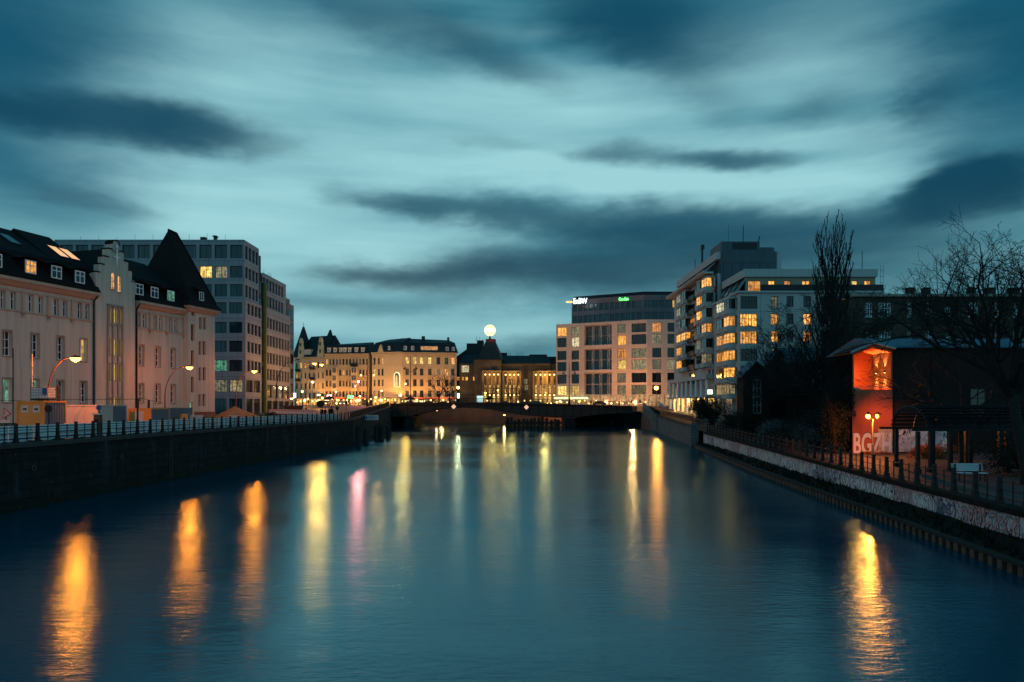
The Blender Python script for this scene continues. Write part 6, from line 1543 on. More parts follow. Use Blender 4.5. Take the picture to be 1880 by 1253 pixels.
# site containers
def container(label, x, y, w_, d_, h_, mfront, mside, z=4.05, kind='windows', rz=0.):
    t = thing('site_container', label, 'container', (x, y, z), rz)
    q = MB(); q.box(0, w_, 0, d_, .1, h_); q.m = [0]*len(q.f); q.m[2] = 0; q.m[3] = 1; q.m[5] = 1; q.m[4] = 1; q.m[1] = 2
    q.build('body', [mfront, mside, M['whitec']], t)
    q = MB()
    for (xa, ya) in ((0, 0), (w_, 0), (0, d_), (w_, d_)): q.box(xa-.05, xa+.05, ya-.05, ya+.05, 0, h_+.03)
    q.box(.05, w_-.05, -.045, .05, h_-.1, h_+.028); q.box(.05, w_-.05, -.045, .05, .02, .14); q.box(w_-.05, w_+.045, .05, d_-.05, h_-.1, h_+.027); q.box(w_-.05, w_+.045, .05, d_-.05, .02, .14); q.build('frame', mfront, t)
    if kind == 'windows':
        for xa in (w_*.16, w_*.60):
            q = MB(); q.box(xa, xa+w_*.26, -.03, -.003, h_*.62, h_*.86); k = q.build('hatch', M['whitec'], t); q = MB(); q.box(xa+w_*.06, xa+w_*.20, -.045, -.033, h_*.71, h_*.77); q.build('vent', M['black'], k)
    if kind == 'door':
        q = MB(); q.box(w_*.3, w_*.68, -.03, -.003, .15, h_*.86); q.build('door', M['whitec'], t)
    if kind == 'panels':
        for k in range(3): q = MB(); q.box(w_*(.04+.32*k), w_*(.31+.32*k), -.03, -.003, .2, h_*.9); q.build('panel', M['whitec'], t)
    q = MB(); n_ = int(d_/.3)
    for k in range(n_): yy = .12+(d_-.24)*k/n_; q.box(w_+.003, w_+.03, yy, yy+.12, .2, h_-.15)
    q.build('side_ribs', mside, t)
    return t
container('site container with two small white hatches, its lit front coloured orange, its shaded side grey', wx(32, 54), 54, wx(80, 54)-wx(32, 54), 2.6, 2.3, M['orange'], M['greyc'], 4.03)  # lamplight on the front and shade on the side are put into colour
container('pale low container with pinkish panels beside the orange one', wx(117, 60), 60, wx(179, 60)-wx(117, 60), 2.2, 2.05, M['whitec'], M['whitec'], 3.98, 'panels')
container('grey container with a faint scrawl on its side', wx(183, 61), 61, wx(190, 61)-wx(183, 61), 3.6, 2.1, M['whitec'], M['greyc'], 3.95, 'none')
container('orange framed container with a pale door', wx(236, 66), 66, wx(277, 66)-wx(236, 66), 3.4, 1.75, M['orange'], M['greyc'], 3.98, 'door')
container('dark grey low container in front of the plinth', wx(280, 73), 73, wx(312, 73)-wx(280, 73), 5.0, 1.7, M['greyc'], M['greyc'], 4.05, 'none')
# liquid tank in its cage on top of the orange container
t = thing('caged_tank', 'white plastic liquid tank in a metal cage on top of the orange container', 'tank', (wx(56, 54.8), 54.8, 6.40)); w_ = wx(87, 54.8)-wx(56, 54.8)
q = MB(); q.box(.05, w_-.05, .05, 1.0, .2, .98); q.lathe([(.15, .98), (.15, 1.06)], (w_/2, .5, 0), 10); q.build('tank', M['plastic'], t)
q = MB()
for k in range(7): x = w_*k/6; q.tube([(x, 0, .15), (x, 0, 1.0), (x, 1.05, 1.0)], .012, 4)
for k in range(5): z = .2+.2*k; q.tube([(0, 0, z), (w_, 0, z), (w_, 1.05, z)], .012, 4)
q.build('cage', M['steel'], t)
q = MB(); q.box(w_*.72, w_*.97, -.03, -.015, .45, .95); q.build('label_plate', M['bluep'], t)
q = MB(); 
for x in (0, w_/2-.1, w_-.2): q.box(x, x+.2, 0, 1.05, 0, .15)
q.build('pallet', M['black'], t)
# overhead site cable on thin masts
q = MB(); P = [(wx(-10, 52), 52, wz(735, 52))] + [(wx(x, 52+x*.05), 52+x*.05, wz(y, 52+x*.05)) for x, y in ((55, 737), (120, 734), (190, 733.5), (230, 734), (262, 732), (300, 741))]
q.tube(P, .02, 4); tag(q.build('site_cable', M['black']), 'thin black cable strung above the site containers', 'cable')
for i, (px, y0, Y, lb) in enumerate(((24, 640, 50, 'tall thin pole left of the orange container'), (59, 650, 56, 'pale thin pole behind the liquid tank'), (107, 708, 58, 'short wooden post behind the orange container'), (253, 733, 66, 'wooden post above the orange framed container'), (273, 735, 66.5, 'short post at the corner of the orange framed container'))):
    q = MB(); q.tube([(0, 0, 0), (0, 0, wz(y0, Y)-4)], .04 if i < 2 else .1, 6); tag(q.build('pole', M['wood'] if i != 1 else M['whitec'], loc=(wx(px, Y), Y, 4.)), lb, 'pole')
# signs
def sign_on_pole(name, label, px, py, Y, r, kind, zb, back=False):
    t = thing(name, label, 'sign', (wx(px, Y), Y, zb)); H_ = wz(py, Y)-zb
    q = MB(); q.tube([(0, .06, 0), (0, .06, H_+r*.6)], .035, 6); q.build('pole', M['iron'], t)
    n_ = 24
    if kind == 'round':
        q = MB(); q.prism([(r*math.cos(2*math.pi*k/n_), H_+r*math.sin(2*math.pi*k/n_)) for k in range(n_)], 0, .02, 'xz'); q.build('disc', M['black'] if back else M['bluep'], t)
        if not back:
            q = MB(); q.prism([(r*.8*math.cos(2*math.pi*k/n_), H_+r*.8*math.sin(2*math.pi*k/n_)) for k in range(n_)], -.01, -.003, 'xz'); q.build('face', M['bluep'], t)
    else:
        P = [(-.45*r, H_-r*.9), (-.45*r+r*1.5, H_-r*.1), (-.3*r, H_+r*.9)]
        q = MB(); q.prism(P, 0, .02, 'xz'); q.build('rim', M['red'], t); c = Vector((sum(p[0] for p in P)/3, sum(p[1] for p in P)/3))
        q = MB(); q.prism([tuple(c+(Vector(p)-c)*.72) for p in P], -.012, -.003, 'xz'); q.build('face', M['whitec'], t)
        q = MB(); q.tube([(-.12*r, -.02, H_-.2*r), (0, -.02, H_+.05*r), (-.1*r, -.02, H_+.3*r)], .022, 4); q.build('symbol', M['black'], t)
        q = MB(); q.box(-.3, .3, -.01, .02, H_-r*1.5, H_-r*1.05); q.build('plate', M['whitec'], t)
sign_on_pole('warning_sign', 'tilted triangular warning sign with red rim at the left edge', 9.5, 759, 46, .42, 'tri', 3.85)
sign_on_pole('round_sign', 'dark back of a round traffic sign in front of the grey container side', 88.5, 751, 47, .26, 'round', 3.85, True)
sign_on_pole('round_sign', 'small blue round sign by the parking column', 181, 749, 52, .19, 'round', 3.9)
sign_on_pole('round_sign', 'dark round sign back above the far barriers', 588, 742, 128, .65, 'round', 4.5, True)
sign_on_pole('round_sign', 'dark round sign back near the start of the climbing railing', 619, 750, 118, .30, 'round', 4.1, True)
sign_on_pole('round_sign', 'dark sign back on a thin pole right of the pedestrians', 635.5, 740, 130, .28, 'round', 4.3, True)
sign_on_pole('round_sign', 'red rimmed sign by the far end of the panel offices', 471, 743, 108, .28, 'round', 4.2, True)
# advertising pillar / ticket column by the railing
t = thing('parking_column', 'weathered reddish column with a pale cap behind the quay railing', 'column', (wx(180, 50), 50, 3.84))
q = MB(); q.box(-.2, .2, -.2, .2, 0, 1.5); q.build('body', M['steel'], t); q = MB(); q.box(-.27, .27, -.27, .27, 1.503, 1.6); q.build('cap', M['whitec'], t); q = MB(); q.box(-.15, .15, -.22, -.203, .8, 1.2); q.build('panel', M['black'], t)
# sand heap
q = MB(); n_ = 40; rows_ = 14; V = []; RH = random.Random(3)
for i in range(rows_+1):
    r_ = i/rows_
    for k in range(n_):
        a = 2*math.pi*k/n_; R_ = 3.1*r_*(1+.12*math.sin(3*a)+.08*math.sin(7*a+1)); z = 1.75*(1-r_**.9)+RH.uniform(-.05, .05)*(1-r_)
        V.append((R_*math.cos(a)*1.15, R_*math.sin(a)*.8, max(0, z)))
q.add(V, [[i*n_+k, i*n_+(k+1) % n_, (i+1)*n_+(k+1) % n_, (i+1)*n_+k] for i in range(rows_) for k in range(n_)])
tag(q.build('sand_heap', M['sand'], loc=(wx(431, 99), 99, 4.2), smooth=True), 'orange lit heap of sand in front of the panel offices', 'sand heap')
# red and white plates on the barrier, paving stacks, skip
for i, px in enumerate((423, 429.5, 436)):
    t = thing('warning_plate', 'red and white warning plate on the railing, %s of three' % ('left', 'middle', 'right')[i], 'sign', (wx(px, 73), 73, 3.86)); q = MB(); q.box(-.15, .15, 0, .03, .1, 1.12); q.build('plate', M['whitec'], t)
    q = MB()
    for k in range(3): q.box(-.12, .12, -.012, -.003, .2+.3*k, .33+.3*k)
    q.build('stripes', M['red'], t)
for i, (px, w_, Y, h_, mt, lb) in enumerate(((350, 2.6, 78, .75, 'whitec', 'long pale stack of paving slabs in front of the tower'), (378, 2.2, 80, .65, 'sand', 'lower stack of paving stones lit orange right of the pale stack'), (338, .7, 74, .9, 'orange', 'small orange lit pallet box by the dark container'))):
    t = thing('paving_stack', lb, 'stack', (wx(px, Y), Y, 4.1), rad(20)); q = MB()
    for k in range(4): q.box(-w_/2+.03*k, w_/2-.02*k, -.5, .5, .12+k*h_/4, .1+(k+1)*h_/4)
    q.build('slabs', M[mt], t); q = MB(); q.box(-w_/2, w_/2, -.45, .45, 0, .118); q.build('pallet', M['wood'], t)
t = thing('skip', 'brown metal skip standing beyond the panel offices', 'skip', (wx(538, 122), 122, 4.6)); q = MB(); q.frus((-1.1, 1.1, -.7, .7), .1, (-1.4, 1.5, -.9, .9), 1.35); q.box(-1.5, 1.6, -.95, -.9, 1.2, 1.4); q.build('body', mat('brown_steel', (.09, .045, .03), .6, .3, 2), t)
for s_ in (-.8, .8): q = MB(); q.box(s_-.1, s_+.1, -.9, .9, 0, .12); q.build('skid', M['black'], t)
q = MB(); q.box(-1, 1, -.04, .04, .3, 1.0); rb = q.mesh('board', M['whitec']); q = MB()
for k in range(5): q.box(-.95+k*.4, -.75+k*.4, -.05, -.043, .72, .95)
rs_ = q.mesh('stripes', M['red'])
for i in range(6):
    t = thing('barrier', 'white site barrier with red blocks in the row around the brown skip', 'barrier', (wx(505+i*13, 116+i*.5), 116+i*.5, hl(116)+.4-.1*i*.3), rad(4), 'red and white barriers around the skip')
    o_ = bpy.data.objects.new('board', rb); link(o_, t); o_ = bpy.data.objects.new('stripes', rs_); link(o_, t)
    for sx in (-.7, .7): o_ = bpy.data.objects.new('foot', fmsh); link(o_, t); o_.location = (sx, 0, .15)
# parked cars
def car_meshes():
    q = MB(); P = [(-2.1, .35), (-2.15, .7), (-1.9, .9), (-1.3, .95), (-.75, 1.4), (.8, 1.42), (1.35, .98), (1.95, .85), (2.15, .65), (2.1, .35)]
    q.prism(P, -.82, .82, 'xz'); body = q
    g = MB(); G = [(-1.2, .96), (-.72, 1.34), (.76, 1.36), (1.22, .97)]; g.prism(G, -.835, -.822, 'xz'); g.prism(G, .822, .835, 'xz')
    w_ = MB(); w_.T = Matrix.Rotation(math.pi/2, 4, 'X'); w_.lathe([(.31, -.1), (.33, 0), (.31, .1)], n=14)
    return body, g, w_
cb_, cg_, cw_ = car_meshes(); cgm = cg_.mesh('side_window', M['glass']); cwm = cw_.mesh('wheel', M['black'])
q = MB(); q.box(-.03, .03, -.2, .2, -.08, .08); hm = q.mesh('headlight', M['warm']); tm_ = q.mesh('tail_light', M['red_e'])
for i, (px, Y, col, rz, lb) in enumerate(((752, 219, (.05, .05, .06), 0, 'dark grey parked car below the left part of the corner block'), (786, 219, (.12, .02, .02), 0, 'dark red parked car below the middle of the corner block'), (815, 220, (.25, .25, .27), math.pi, 'silver parked car below the bare trees at the corner block'),
      (925, 216, (.03, .05, .09), 0, 'dark blue parked car before the theatre arcade'), (985, 214, (.2, .2, .2), math.pi, 'grey parked car between the theatre and the pink office'), (1100, 212, (.04, .04, .045), 0, 'black parked car before the pink office'),
      (632, 200, (.3, .3, .3), math.pi/2, 'pale parked car facing us on the left street'), (598, 190, (.05, .05, .05), math.pi/2, 'dark parked van sized car on the left street with lights on'))):
    t = thing('parked_car', lb, 'car', (wx(px, Y), Y, 5.96 if Y > 196 else hl(Y)), rz)
    o_ = bpy.data.objects.new('body', cb_.mesh('body', mat('car_paint_%d' % i, col, .25, .1, 1))); link(o_, t); o_ = bpy.data.objects.new('side_window', cgm); link(o_, t)
    for xx in (-1.35, 1.3):
        for yy in (-.75, .75): o_ = bpy.data.objects.new('wheel', cwm); link(o_, t); o_.location = (xx, yy, .33)
    for yy in (-.6, .6):
        o_ = bpy.data.objects.new('headlight', hm); link(o_, t); o_.location = (-2.16, yy, .62); o_ = bpy.data.objects.new('tail_light', tm_); link(o_, t); o_.location = (2.15, yy, .7)
# cafe parasols
for px, Y, lb in ((753, 228, 'dark cafe parasol behind the left bridge lamp post'), (899, 226, 'dark cafe parasol in front of the theatre trees'), (605, 215, 'dark cafe parasol on the left street')):
    t = thing('parasol', lb, 'parasol', (wx(px, Y), Y, 5.9)); q = MB(); q.lathe([(1.9, 2.1), (1.9, 2.25), (.05, 3.1)], n=10); q.build('canopy', M['cloth'], t); q = MB(); q.tube([(0, 0, 0), (0, 0, 3)], .04, 6); q.build('pole', M['iron'], t)

# ================================================================== people (small dark figures)
def person(label, x, y, z, rz, h=1.75, step=.18, lean=0., coat='cloth', trousers='black', hair='black', arm=0.0):
    s_ = h/1.75
    J = {'pel': (0, 0, .95), 'wai': (0, -.01, 1.1), 'che': (0, lean, 1.32), 'nek': (0, lean, 1.50), 'hed': (0, lean-.02, 1.62), 'top': (0, lean-.01, 1.74),
         'hL': (-.1, 0, .88), 'kL': (-.11, -step*.6, .5), 'aL': (-.11, -step*.3, .09), 'tL': (-.12, -step*.3-.17, .04), 'hR': (.1, 0, .88), 'kR': (.11, step*.1, .5), 'aR': (.11, step, .10), 'tR': (.12, step-.16, .04),
         'sL': (-.19, lean, 1.42), 'eL': (-.25, lean+.03+arm, 1.13), 'wL': (-.24, lean-.08, .90), 'fL': (-.235, lean-.11, .81), 'sR': (.19, lean, 1.42), 'eR': (.25, lean+.03-arm, 1.13), 'wR': (.24, lean-.1, .90), 'fR': (.235, lean-.13, .81)}
    Rr = {'pel': .15, 'wai': .13, 'che': .16, 'nek': .055, 'hed': .095, 'top': .06, 'hL': .10, 'kL': .065, 'aL': .045, 'tL': .035, 'hR': .10, 'kR': .065, 'aR': .045, 'tR': .035, 'sL': .07, 'eL': .05, 'wL': .035, 'fL': .03, 'sR': .07, 'eR': .05, 'wR': .035, 'fR': .03}
    E = [('pel', 'wai'), ('wai', 'che'), ('che', 'nek'), ('nek', 'hed'), ('hed', 'top'), ('pel', 'hL'), ('hL', 'kL'), ('kL', 'aL'), ('aL', 'tL'), ('pel', 'hR'), ('hR', 'kR'), ('kR', 'aR'), ('aR', 'tR'), ('che', 'sL'), ('sL', 'eL'), ('eL', 'wL'), ('wL', 'fL'), ('che', 'sR'), ('sR', 'eR'), ('eR', 'wR'), ('wR', 'fR')]
    ks = list(J); me = bpy.data.meshes.new('body'); me.from_pydata([tuple(c*s_ for c in J[k]) for k in ks], [(ks.index(a), ks.index(b)) for a, b in E], [])
    o_ = bpy.data.objects.new('body', me); COL.objects.link(o_); md = o_.modifiers.new('skin', 'SKIN')
    for i, k in enumerate(ks): o_.data.skin_vertices[0].data[i].radius = (Rr[k]*s_, Rr[k]*s_*.85); o_.data.skin_vertices[0].data[i].use_root = (k == 'pel')
    o_.modifiers.new('sub', 'SUBSURF').levels = 1
    dg = bpy.context.evaluated_depsgraph_get(); dg.update(); m2 = bpy.data.meshes.new_from_object(o_.evaluated_get(dg)); bpy.data.objects.remove(o_)
    m2.materials.clear()
    for mm in (M[coat], M[trousers], M['skin']): m2.materials.append(mm)
    for p_ in m2.polygons:
        zc_ = p_.center.z/s_; p_.material_index = 2 if zc_ > 1.5 or (zc_ < .88 and abs(p_.center.x) > .2*s_) else (1 if zc_ < .8 else 0); p_.use_smooth = True
    t = thing('person', label, 'person', (x, y, z), rz); b_ = bpy.data.objects.new('body', m2); link(b_, t)
    q = MB(); q.lathe([(.03, .13), (.085, .09), (.105, .02), (.095, -.05), (.06, -.07)], (0, (lean+.015)*s_, 1.66*s_), 10); q.build('hair', M[hair], t, smooth=True)
    q = MB(); q.lathe([(.21, .72), (.19, 1.0), (.18, 1.2), (.2, 1.42), (.1, 1.49)], (0, lean*.6*s_, 0), 12); k = q.build('coat', M[coat], t, smooth=True); k.scale = (s_, s_*.75, s_)
    return t
person('person in dark coat, leftmost of the group by the far barriers', wx(591.5, 111), 111, 3.95, .4)
person('person in dark coat close beside the leftmost one by the far barriers', wx(597, 112), 112, 3.95, -.6, 1.68)
person('person in dark coat, third of the group by the far barriers', wx(605, 111.5), 111.5, 3.95, 2.6, 1.78)
person('taller person in dark coat, rightmost of the group by the far barriers', wx(609, 112), 112, 3.97, 3.3, 1.85)
person('person in dark clothing leaning on the wall beside the bridge end', wx(1160, 188), 188, 5.95, .2, 1.7, .05)
person('person with dark jacket standing at the top of the river steps', wx(1175, 187), 187, 5.9, 2.9, 1.78, .1)
for i, (px, Y) in enumerate(((566, 190), (661, 204), (725, 222), (1085, 214))):
    person(['person walking on the left street near the lit white sign', 'person standing under the pinkish lamp', 'person standing in front of the bright niche wall', 'person walking in front of the pink office'][i], wx(px, Y), Y, 5.96 if Y > 196 else hl(Y), i*1.3)

# ================================================================== right bank: steps, walls, railings
t = thing('river_steps', 'reddish stone steps climbing from the quay to the right end of the bridge', 'steps', (34, 163, 0)); q = MB(); n_ = 20
for k in range(n_): y0 = k*1.1; q.box(.1+y0*.04, 4.0+y0*.02, y0, 24, 2.3+k*.18-(.18 if k else 2.5), 2.3+(k+1)*.18)
q.build('steps', mat('red_granite', (.20, .09, .07), .8, .3, 1.2), t)
q = MB(); q.add([(-.35, -3, -1), (.1, -3, -1), (1.1, 24, -1), (.5, 24, -1), (-.35, -3, 2.6), (.1, -3, 2.6), (1.1, 24, 6.6), (.5, 24, 6.6)], [(0,3,2,1),(4,5,6,7),(0,1,5,4),(1,2,6,5),(2,3,7,6),(3,0,4,7)]); q.build('river_wall', M['quay2'], t)
q = MB(); q.add([(4.3, -2, -1), (4.7, -2, -1), (5.0, 24, -1), (4.6, 24, -1), (4.3, -2, 2.9), (4.7, -2, 2.9), (5.0, 24, 7.0), (4.6, 24, 7.0)], [(0,3,2,1),(4,5,6,7),(0,1,5,4),(1,2,6,5),(2,3,7,6),(3,0,4,7)]); q.build('land_wall', M['apt'], t)
q = MB(); q.tube([(.1, -3, 3.6), (.8, 24, 7.6)], .04, 5); q.tube([(2.2, 0, 3.4), (2.6, 22, 7.2)], .04, 5)
for k in range(6): q.tube([(2.2+.07*k, k*4.2, 2.4+k*.72), (2.2+.07*k, k*4.2, 3.5+k*.72)], .035, 5)
q.build('handrail', M['iron'], t)
t = thing('parapet_wall', 'pale concrete parapet wall between the steps and the apartment arcade', 'wall', (38.3, 150, 0)); q = MB()
q.add([(0, -12, 1), (.35, -12, 1), (.9, 24, 1), (.5, 24, 1), (0, -12, 4.9), (.35, -12, 4.9), (.9, 24, 6.6), (.5, 24, 6.6)], [(0,3,2,1),(4,5,6,7),(0,1,5,4),(1,2,6,5),(2,3,7,6),(3,0,4,7)]); q.build('wall', M['apt'], t)
q = MB(); q.box(-2.2, -.1, -12.4, -12, 1, 4.4); q.box(-3.5, .2, -22, -21.6, 1, 4.2); q.build('return_wall', M['apt'], t)
plamp((36.4, 158, 5.0), 260, (1., .4, .1), .15)
t = thing('wall_lamp', 'small orange lamp glowing on the wall by the river steps', 'lamp', (36.4, 158, 4.6)); q = MB(); q.box(-.12, .12, -.1, .1, 0, .3); q.build('lamp_glass', M['warmd'], t); q = MB(); q.box(-.15, .15, -.13, .13, .303, .36); q.tube([(0, 0, -2), (0, 0, 0)], .04, 5); q.build('mount', M['iron'], t)
t = thing('spiked_railing', 'black iron railing with spear points on the pale stone quay wall', 'railing', (30, 130, 0)); q = MB(); q2 = MB(); k = 0; Y = 104.5
while Y < 156:
    x = lerp(26.3, 32.9, (Y-103.2)/56.8)+.3-30; z = sqz(Y-130)+.2; q.frus((x-.035, x+.035, Y-130-.035, Y-130+.035), z, (x-.03, x+.03, Y-130-.03, Y-130+.03), z+1.15); q.frus((x-.08, x+.08, Y-130-.08, Y-130+.08), z+1.15, (x-.005, x+.005, Y-130-.005, Y-130+.005), z+1.5); Y += .62; k += 1
q.build('pickets', M['iron'], t)['kind'] = 'stuff'
for zz in (.15, .95): q2.tube([(26.6-30, 104.5-130, sqz(104.5-130)+.2+zz), (32.6-30, 156-130, sqz(26)+.2+zz)], .05, 5)
q2.build('rail', M['iron'], t)
q = MB(); q.add([(26.62-30, 104.5-130, 2.97), (32.62-30, 156-130, 3.65), (32.62-30, 156-130, 4.35), (26.62-30, 104.5-130, 3.67)], [(0, 1, 2, 3)]); q.build('sheet_panel', M['iron'], t)
rp = [(rqx(y)+.35, y) for y in (15, 27, 41, 64, 97)]
rail_run('iron railing along the right riverside path above the graffiti wall', rp, lambda y: hr(y)+.03, 47)
# bench
t = thing('park_bench', 'pale slatted bench on the right riverside path', 'bench', (wx(1777, 38), 38, 1.97), rad(-4)); 
q = MB()
for k in range(4): q.box(-.8, .8, -.45+k*.12, -.36+k*.12, .42, .455)
q.build('seat', M['plastic'], t); q = MB()
for k in range(4): q.box(-.8, .8, .06+k*.02, .09+k*.02, .52+k*.105, .60+k*.105)
q.build('backrest', M['plastic'], t)
for s_ in (-.65, .65): q = MB(); q.box(s_-.03, s_+.03, -.42, -.36, 0, .42); q.box(s_-.03, s_+.03, 0, .06, 0, .9); q.box(s_-.03, s_+.03, -.42, .06, .37, .415); q.build('leg', M['iron'], t)
# pergola with barrel roof of slats
t = thing('pergola', 'dark steel pergola with a curved slatted roof beside the path', 'pergola', (25.3, 45, 1.95)); 
for k, (x, y) in enumerate(((-1.0, -2.6), (.0, -2.2), (1.2, -2.2), (2.4, -2.2), (4.6, -2.2), (6.8, -2.2), (0, 1.6), (2.4, 1.6), (4.6, 1.6), (6.8, 1.6))):
    q = MB(); q.box(x-.1, x+.1, y-.1, y+.1, 0, 2.5); q.box(x-.15, x+.15, y-.15, y+.15, 0, .25); q.build('post', M['iron'], t)
q = MB(); q.box(-1.1, 7, -2.3, -2.1, 2.5, 2.65); q.box(-1.1, 7, 1.5, 1.7, 2.5, 2.65); q.build('beam', M['iron'], t)
for k in range(6):
    q = MB(); x = -.2+1.4*k; q.tube([(x, -.3-1.95*math.cos(math.pi*i/10), 2.65+1.35*math.sin(math.pi*i/10)) for i in range(11)], .06, 5); q.build('arch', M['iron'], t)
for i in range(17):
    q = MB(); a = math.pi*(i+.5)/17; q.T = Matrix.Translation((0, -.3-2.0*math.cos(a), 2.68+1.4*math.sin(a))) @ Matrix.Rotation(a-math.pi/2, 4, 'X'); q.box(-.3, 7, -.07, .07, -.02, .02); q.build('slat', M['iron'], t)
# ================================================================== trees and shrubs (winter, bare)
def grow(seed, h, trunk_r, levels, spread, up, nb, len_k, first=.3, droop=0., wob=.12, lean=(0, 0), maxd=None, tipr=.006, crowntop=1.0):
    """bare tree: returns (trunk MB, crown MB)"""
    R_ = random.Random(seed); tr = MB(); cr = MB()
    def branch(p, d, L, r, lev):
        n_ = 5 if lev < 2 else (3 if lev < levels-1 else 2); pts = [p.copy()]; q_ = p.copy(); dd = d.copy()
        for i in range(n_):
            dd = (dd + Vector((R_.uniform(-wob, wob), R_.uniform(-wob, wob), R_.uniform(-wob, wob)+up*.10 - droop*.12*(lev >= 2)))).normalized(); q_ = q_ + dd*L/n_; pts.append(q_.copy())
        rs = [max(tipr, r*(1-.62*i/n_)) for i in range(n_+1)]
        cr.tube(pts, rs, 5 if lev < 2 else (4 if lev == 2 else 3), caps=False)
        if lev >= levels: return
        k = nb[min(lev, len(nb)-1)]
        for i in range(k):
            t_ = .25+.75*(i+R_.random())/k; ii = min(n_-1, int(t_*n_)); fr = t_*n_-ii; b = pts[ii].lerp(pts[ii+1], fr); base_d = (pts[ii+1]-pts[ii]).normalized()
            ax = base_d.orthogonal(); ax.rotate(Matrix.Rotation(R_.uniform(0, 6.283), 3, base_d)); nd = (base_d*math.cos(spread)+ax*math.sin(spread)); nd.normalize()
            nd = (nd + Vector((0, 0, up*.35))).normalized()
            branch(b, nd, L*len_k*R_.uniform(.7, 1.15)*(1.1-.35*t_), rs[ii]*.62, lev+1)
    n_ = 7; pts = []; d = Vector((lean[0], lean[1], 1)); q_ = Vector((0, 0, -.1))
    for i in range(n_+1): pts.append(q_.copy()); q_ = q_ + d.normalized()*h*first/n_; d = d + Vector((R_.uniform(-.05, .05), R_.uniform(-.05, .05), 0))
    tr.tube(pts, [trunk_r*(1.25 if i == 0 else 1-.3*i/n_) for i in range(n_+1)], 9, caps=False)
    return tr, cr, pts, d, branch, R_
def bare_tree(label, x, y, z, h, seed, tr_r=.35, first=.28, spread=.75, up=.4, main=6, nb=(4, 4, 4, 3), levels=4, len_k=.62, L0=None, droop=0., wob=.14, lean=(0, 0), group=None, tilt=.55, tipr=.008):
    tr, cr, pts, d, branch, R_ = grow(seed, h, tr_r, levels, spread, up, nb, len_k, first, droop, wob, lean, tipr=tipr)
    L0 = L0 or h*(1-first)*.62
    for i in range(main):
        a = 2*math.pi*(i+R_.uniform(-.3, .3))/main; b = pts[-1].lerp(pts[-3], R_.random()*.9); tl = tilt*R_.uniform(.5, 1.25)
        nd = Vector((math.cos(a)*math.sin(tl)+lean[0]*.6, math.sin(a)*math.sin(tl)+lean[1]*.6, math.cos(tl))).normalized(); branch(b, nd, L0*R_.uniform(.8, 1.15), tr_r*.5, 1)
    t = thing('bare_tree', label, 'tree', (x, y, z), group=group)
    tr.build('trunk', M['bark'], t, smooth=True); cr.build('crown', M['twig'], t)
    return t
bare_tree('wide spreading bare tree in front of the brick hall and apartments', wx(1532, 78), 78, 2.3, 18, 21, .45, .22, .62, .22, 10, (5, 6, 5, 4, 3), 5, .62, L0=8.6, tilt=1.0, tipr=.024)
# columnar poplar: many near vertical limbs
tr, cr, pts, d, branch, R_ = grow(5, 27, .45, 4, .30, 1.1, (11, 9, 6, 3), .28, .2, 0, .05, tipr=.024)
for i in range(46):
    a = i*2.4; zb_ = 3.5+14*(i/46)**1.1; r0 = R_.uniform(.38, .60)*(1-.45*i/46); nd = Vector((math.cos(a)*r0, math.sin(a)*r0, 1)).normalized(); branch(Vector((.1*math.cos(a), .1*math.sin(a), zb_)), nd, R_.uniform(7.0, 9.2), .085, 1)
cr.tube([(0, 0, 5), (.2, 0, 14), (0, .1, 24)], [.3, .2, .03], 6)
t = thing('poplar_tree', 'tall narrow bare poplar rising above the apartment roofs', 'tree', (wx(1527, 84), 84, 2.35)); tr.build('trunk', M['bark'], t, smooth=True); cr.build('crown', M['twig'], t)
bare_tree('big bare tree at the right edge reaching over the brick hall roof', 26.6, 36.5, 1.95, 15.6, 8, .30, .34, .62, .22, 10, (5, 6, 6, 4, 3), 5, .60, L0=7.5, tilt=.8, lean=(-.10, 0), tipr=.009, droop=.25)
bare_tree('lower bare tree beside the pergola with branches over the dark wall', 30.5, 48, 1.95, 10.5, 9, .2, .3, .7, .15, 6, (5, 5, 5, 4), 4, .62, L0=5.4, tilt=.95, tipr=.009)
bare_tree('slender bare tree left of the wide tree over the small gabled house', wx(1462, 82), 82, 2.3, 14, 31, .22, .3, .6, .3, 8, (5, 5, 5, 4), 4, .6, L0=6.4, tilt=.85, tipr=.022)
bare_tree('left one of the two bare trees before the corner block', wx(806, 236), 236, 5.9, 13.5, 41, .3, .25, .6, .4, 6, (4, 4, 4), 3, .62, tilt=.8, tipr=.03)
bare_tree('right one of the two bare trees before the corner block', wx(825, 234), 234, 5.9, 15.0, 42, .32, .25, .6, .4, 7, (4, 4, 4), 3, .62, tilt=.75, tipr=.03)
bare_tree('bare tree under the theatre tower', wx(899, 238), 238, 5.9, 10.5, 43, .24, .25, .6, .4, 6, (4, 4, 4), 3, .62, tilt=.8, tipr=.03)
bare_tree('bare tree before the middle of the theatre arcade', wx(937, 238), 238, 5.9, 10.5, 44, .24, .25, .6, .4, 6, (4, 4, 4), 3, .62, tilt=.8, tipr=.03)
bare_tree('bare tree before the right part of the theatre', wx(955, 237), 237, 5.9, 8.5, 45, .2, .25, .6, .4, 6, (4, 4, 4), 3, .62, tilt=.8, tipr=.03)
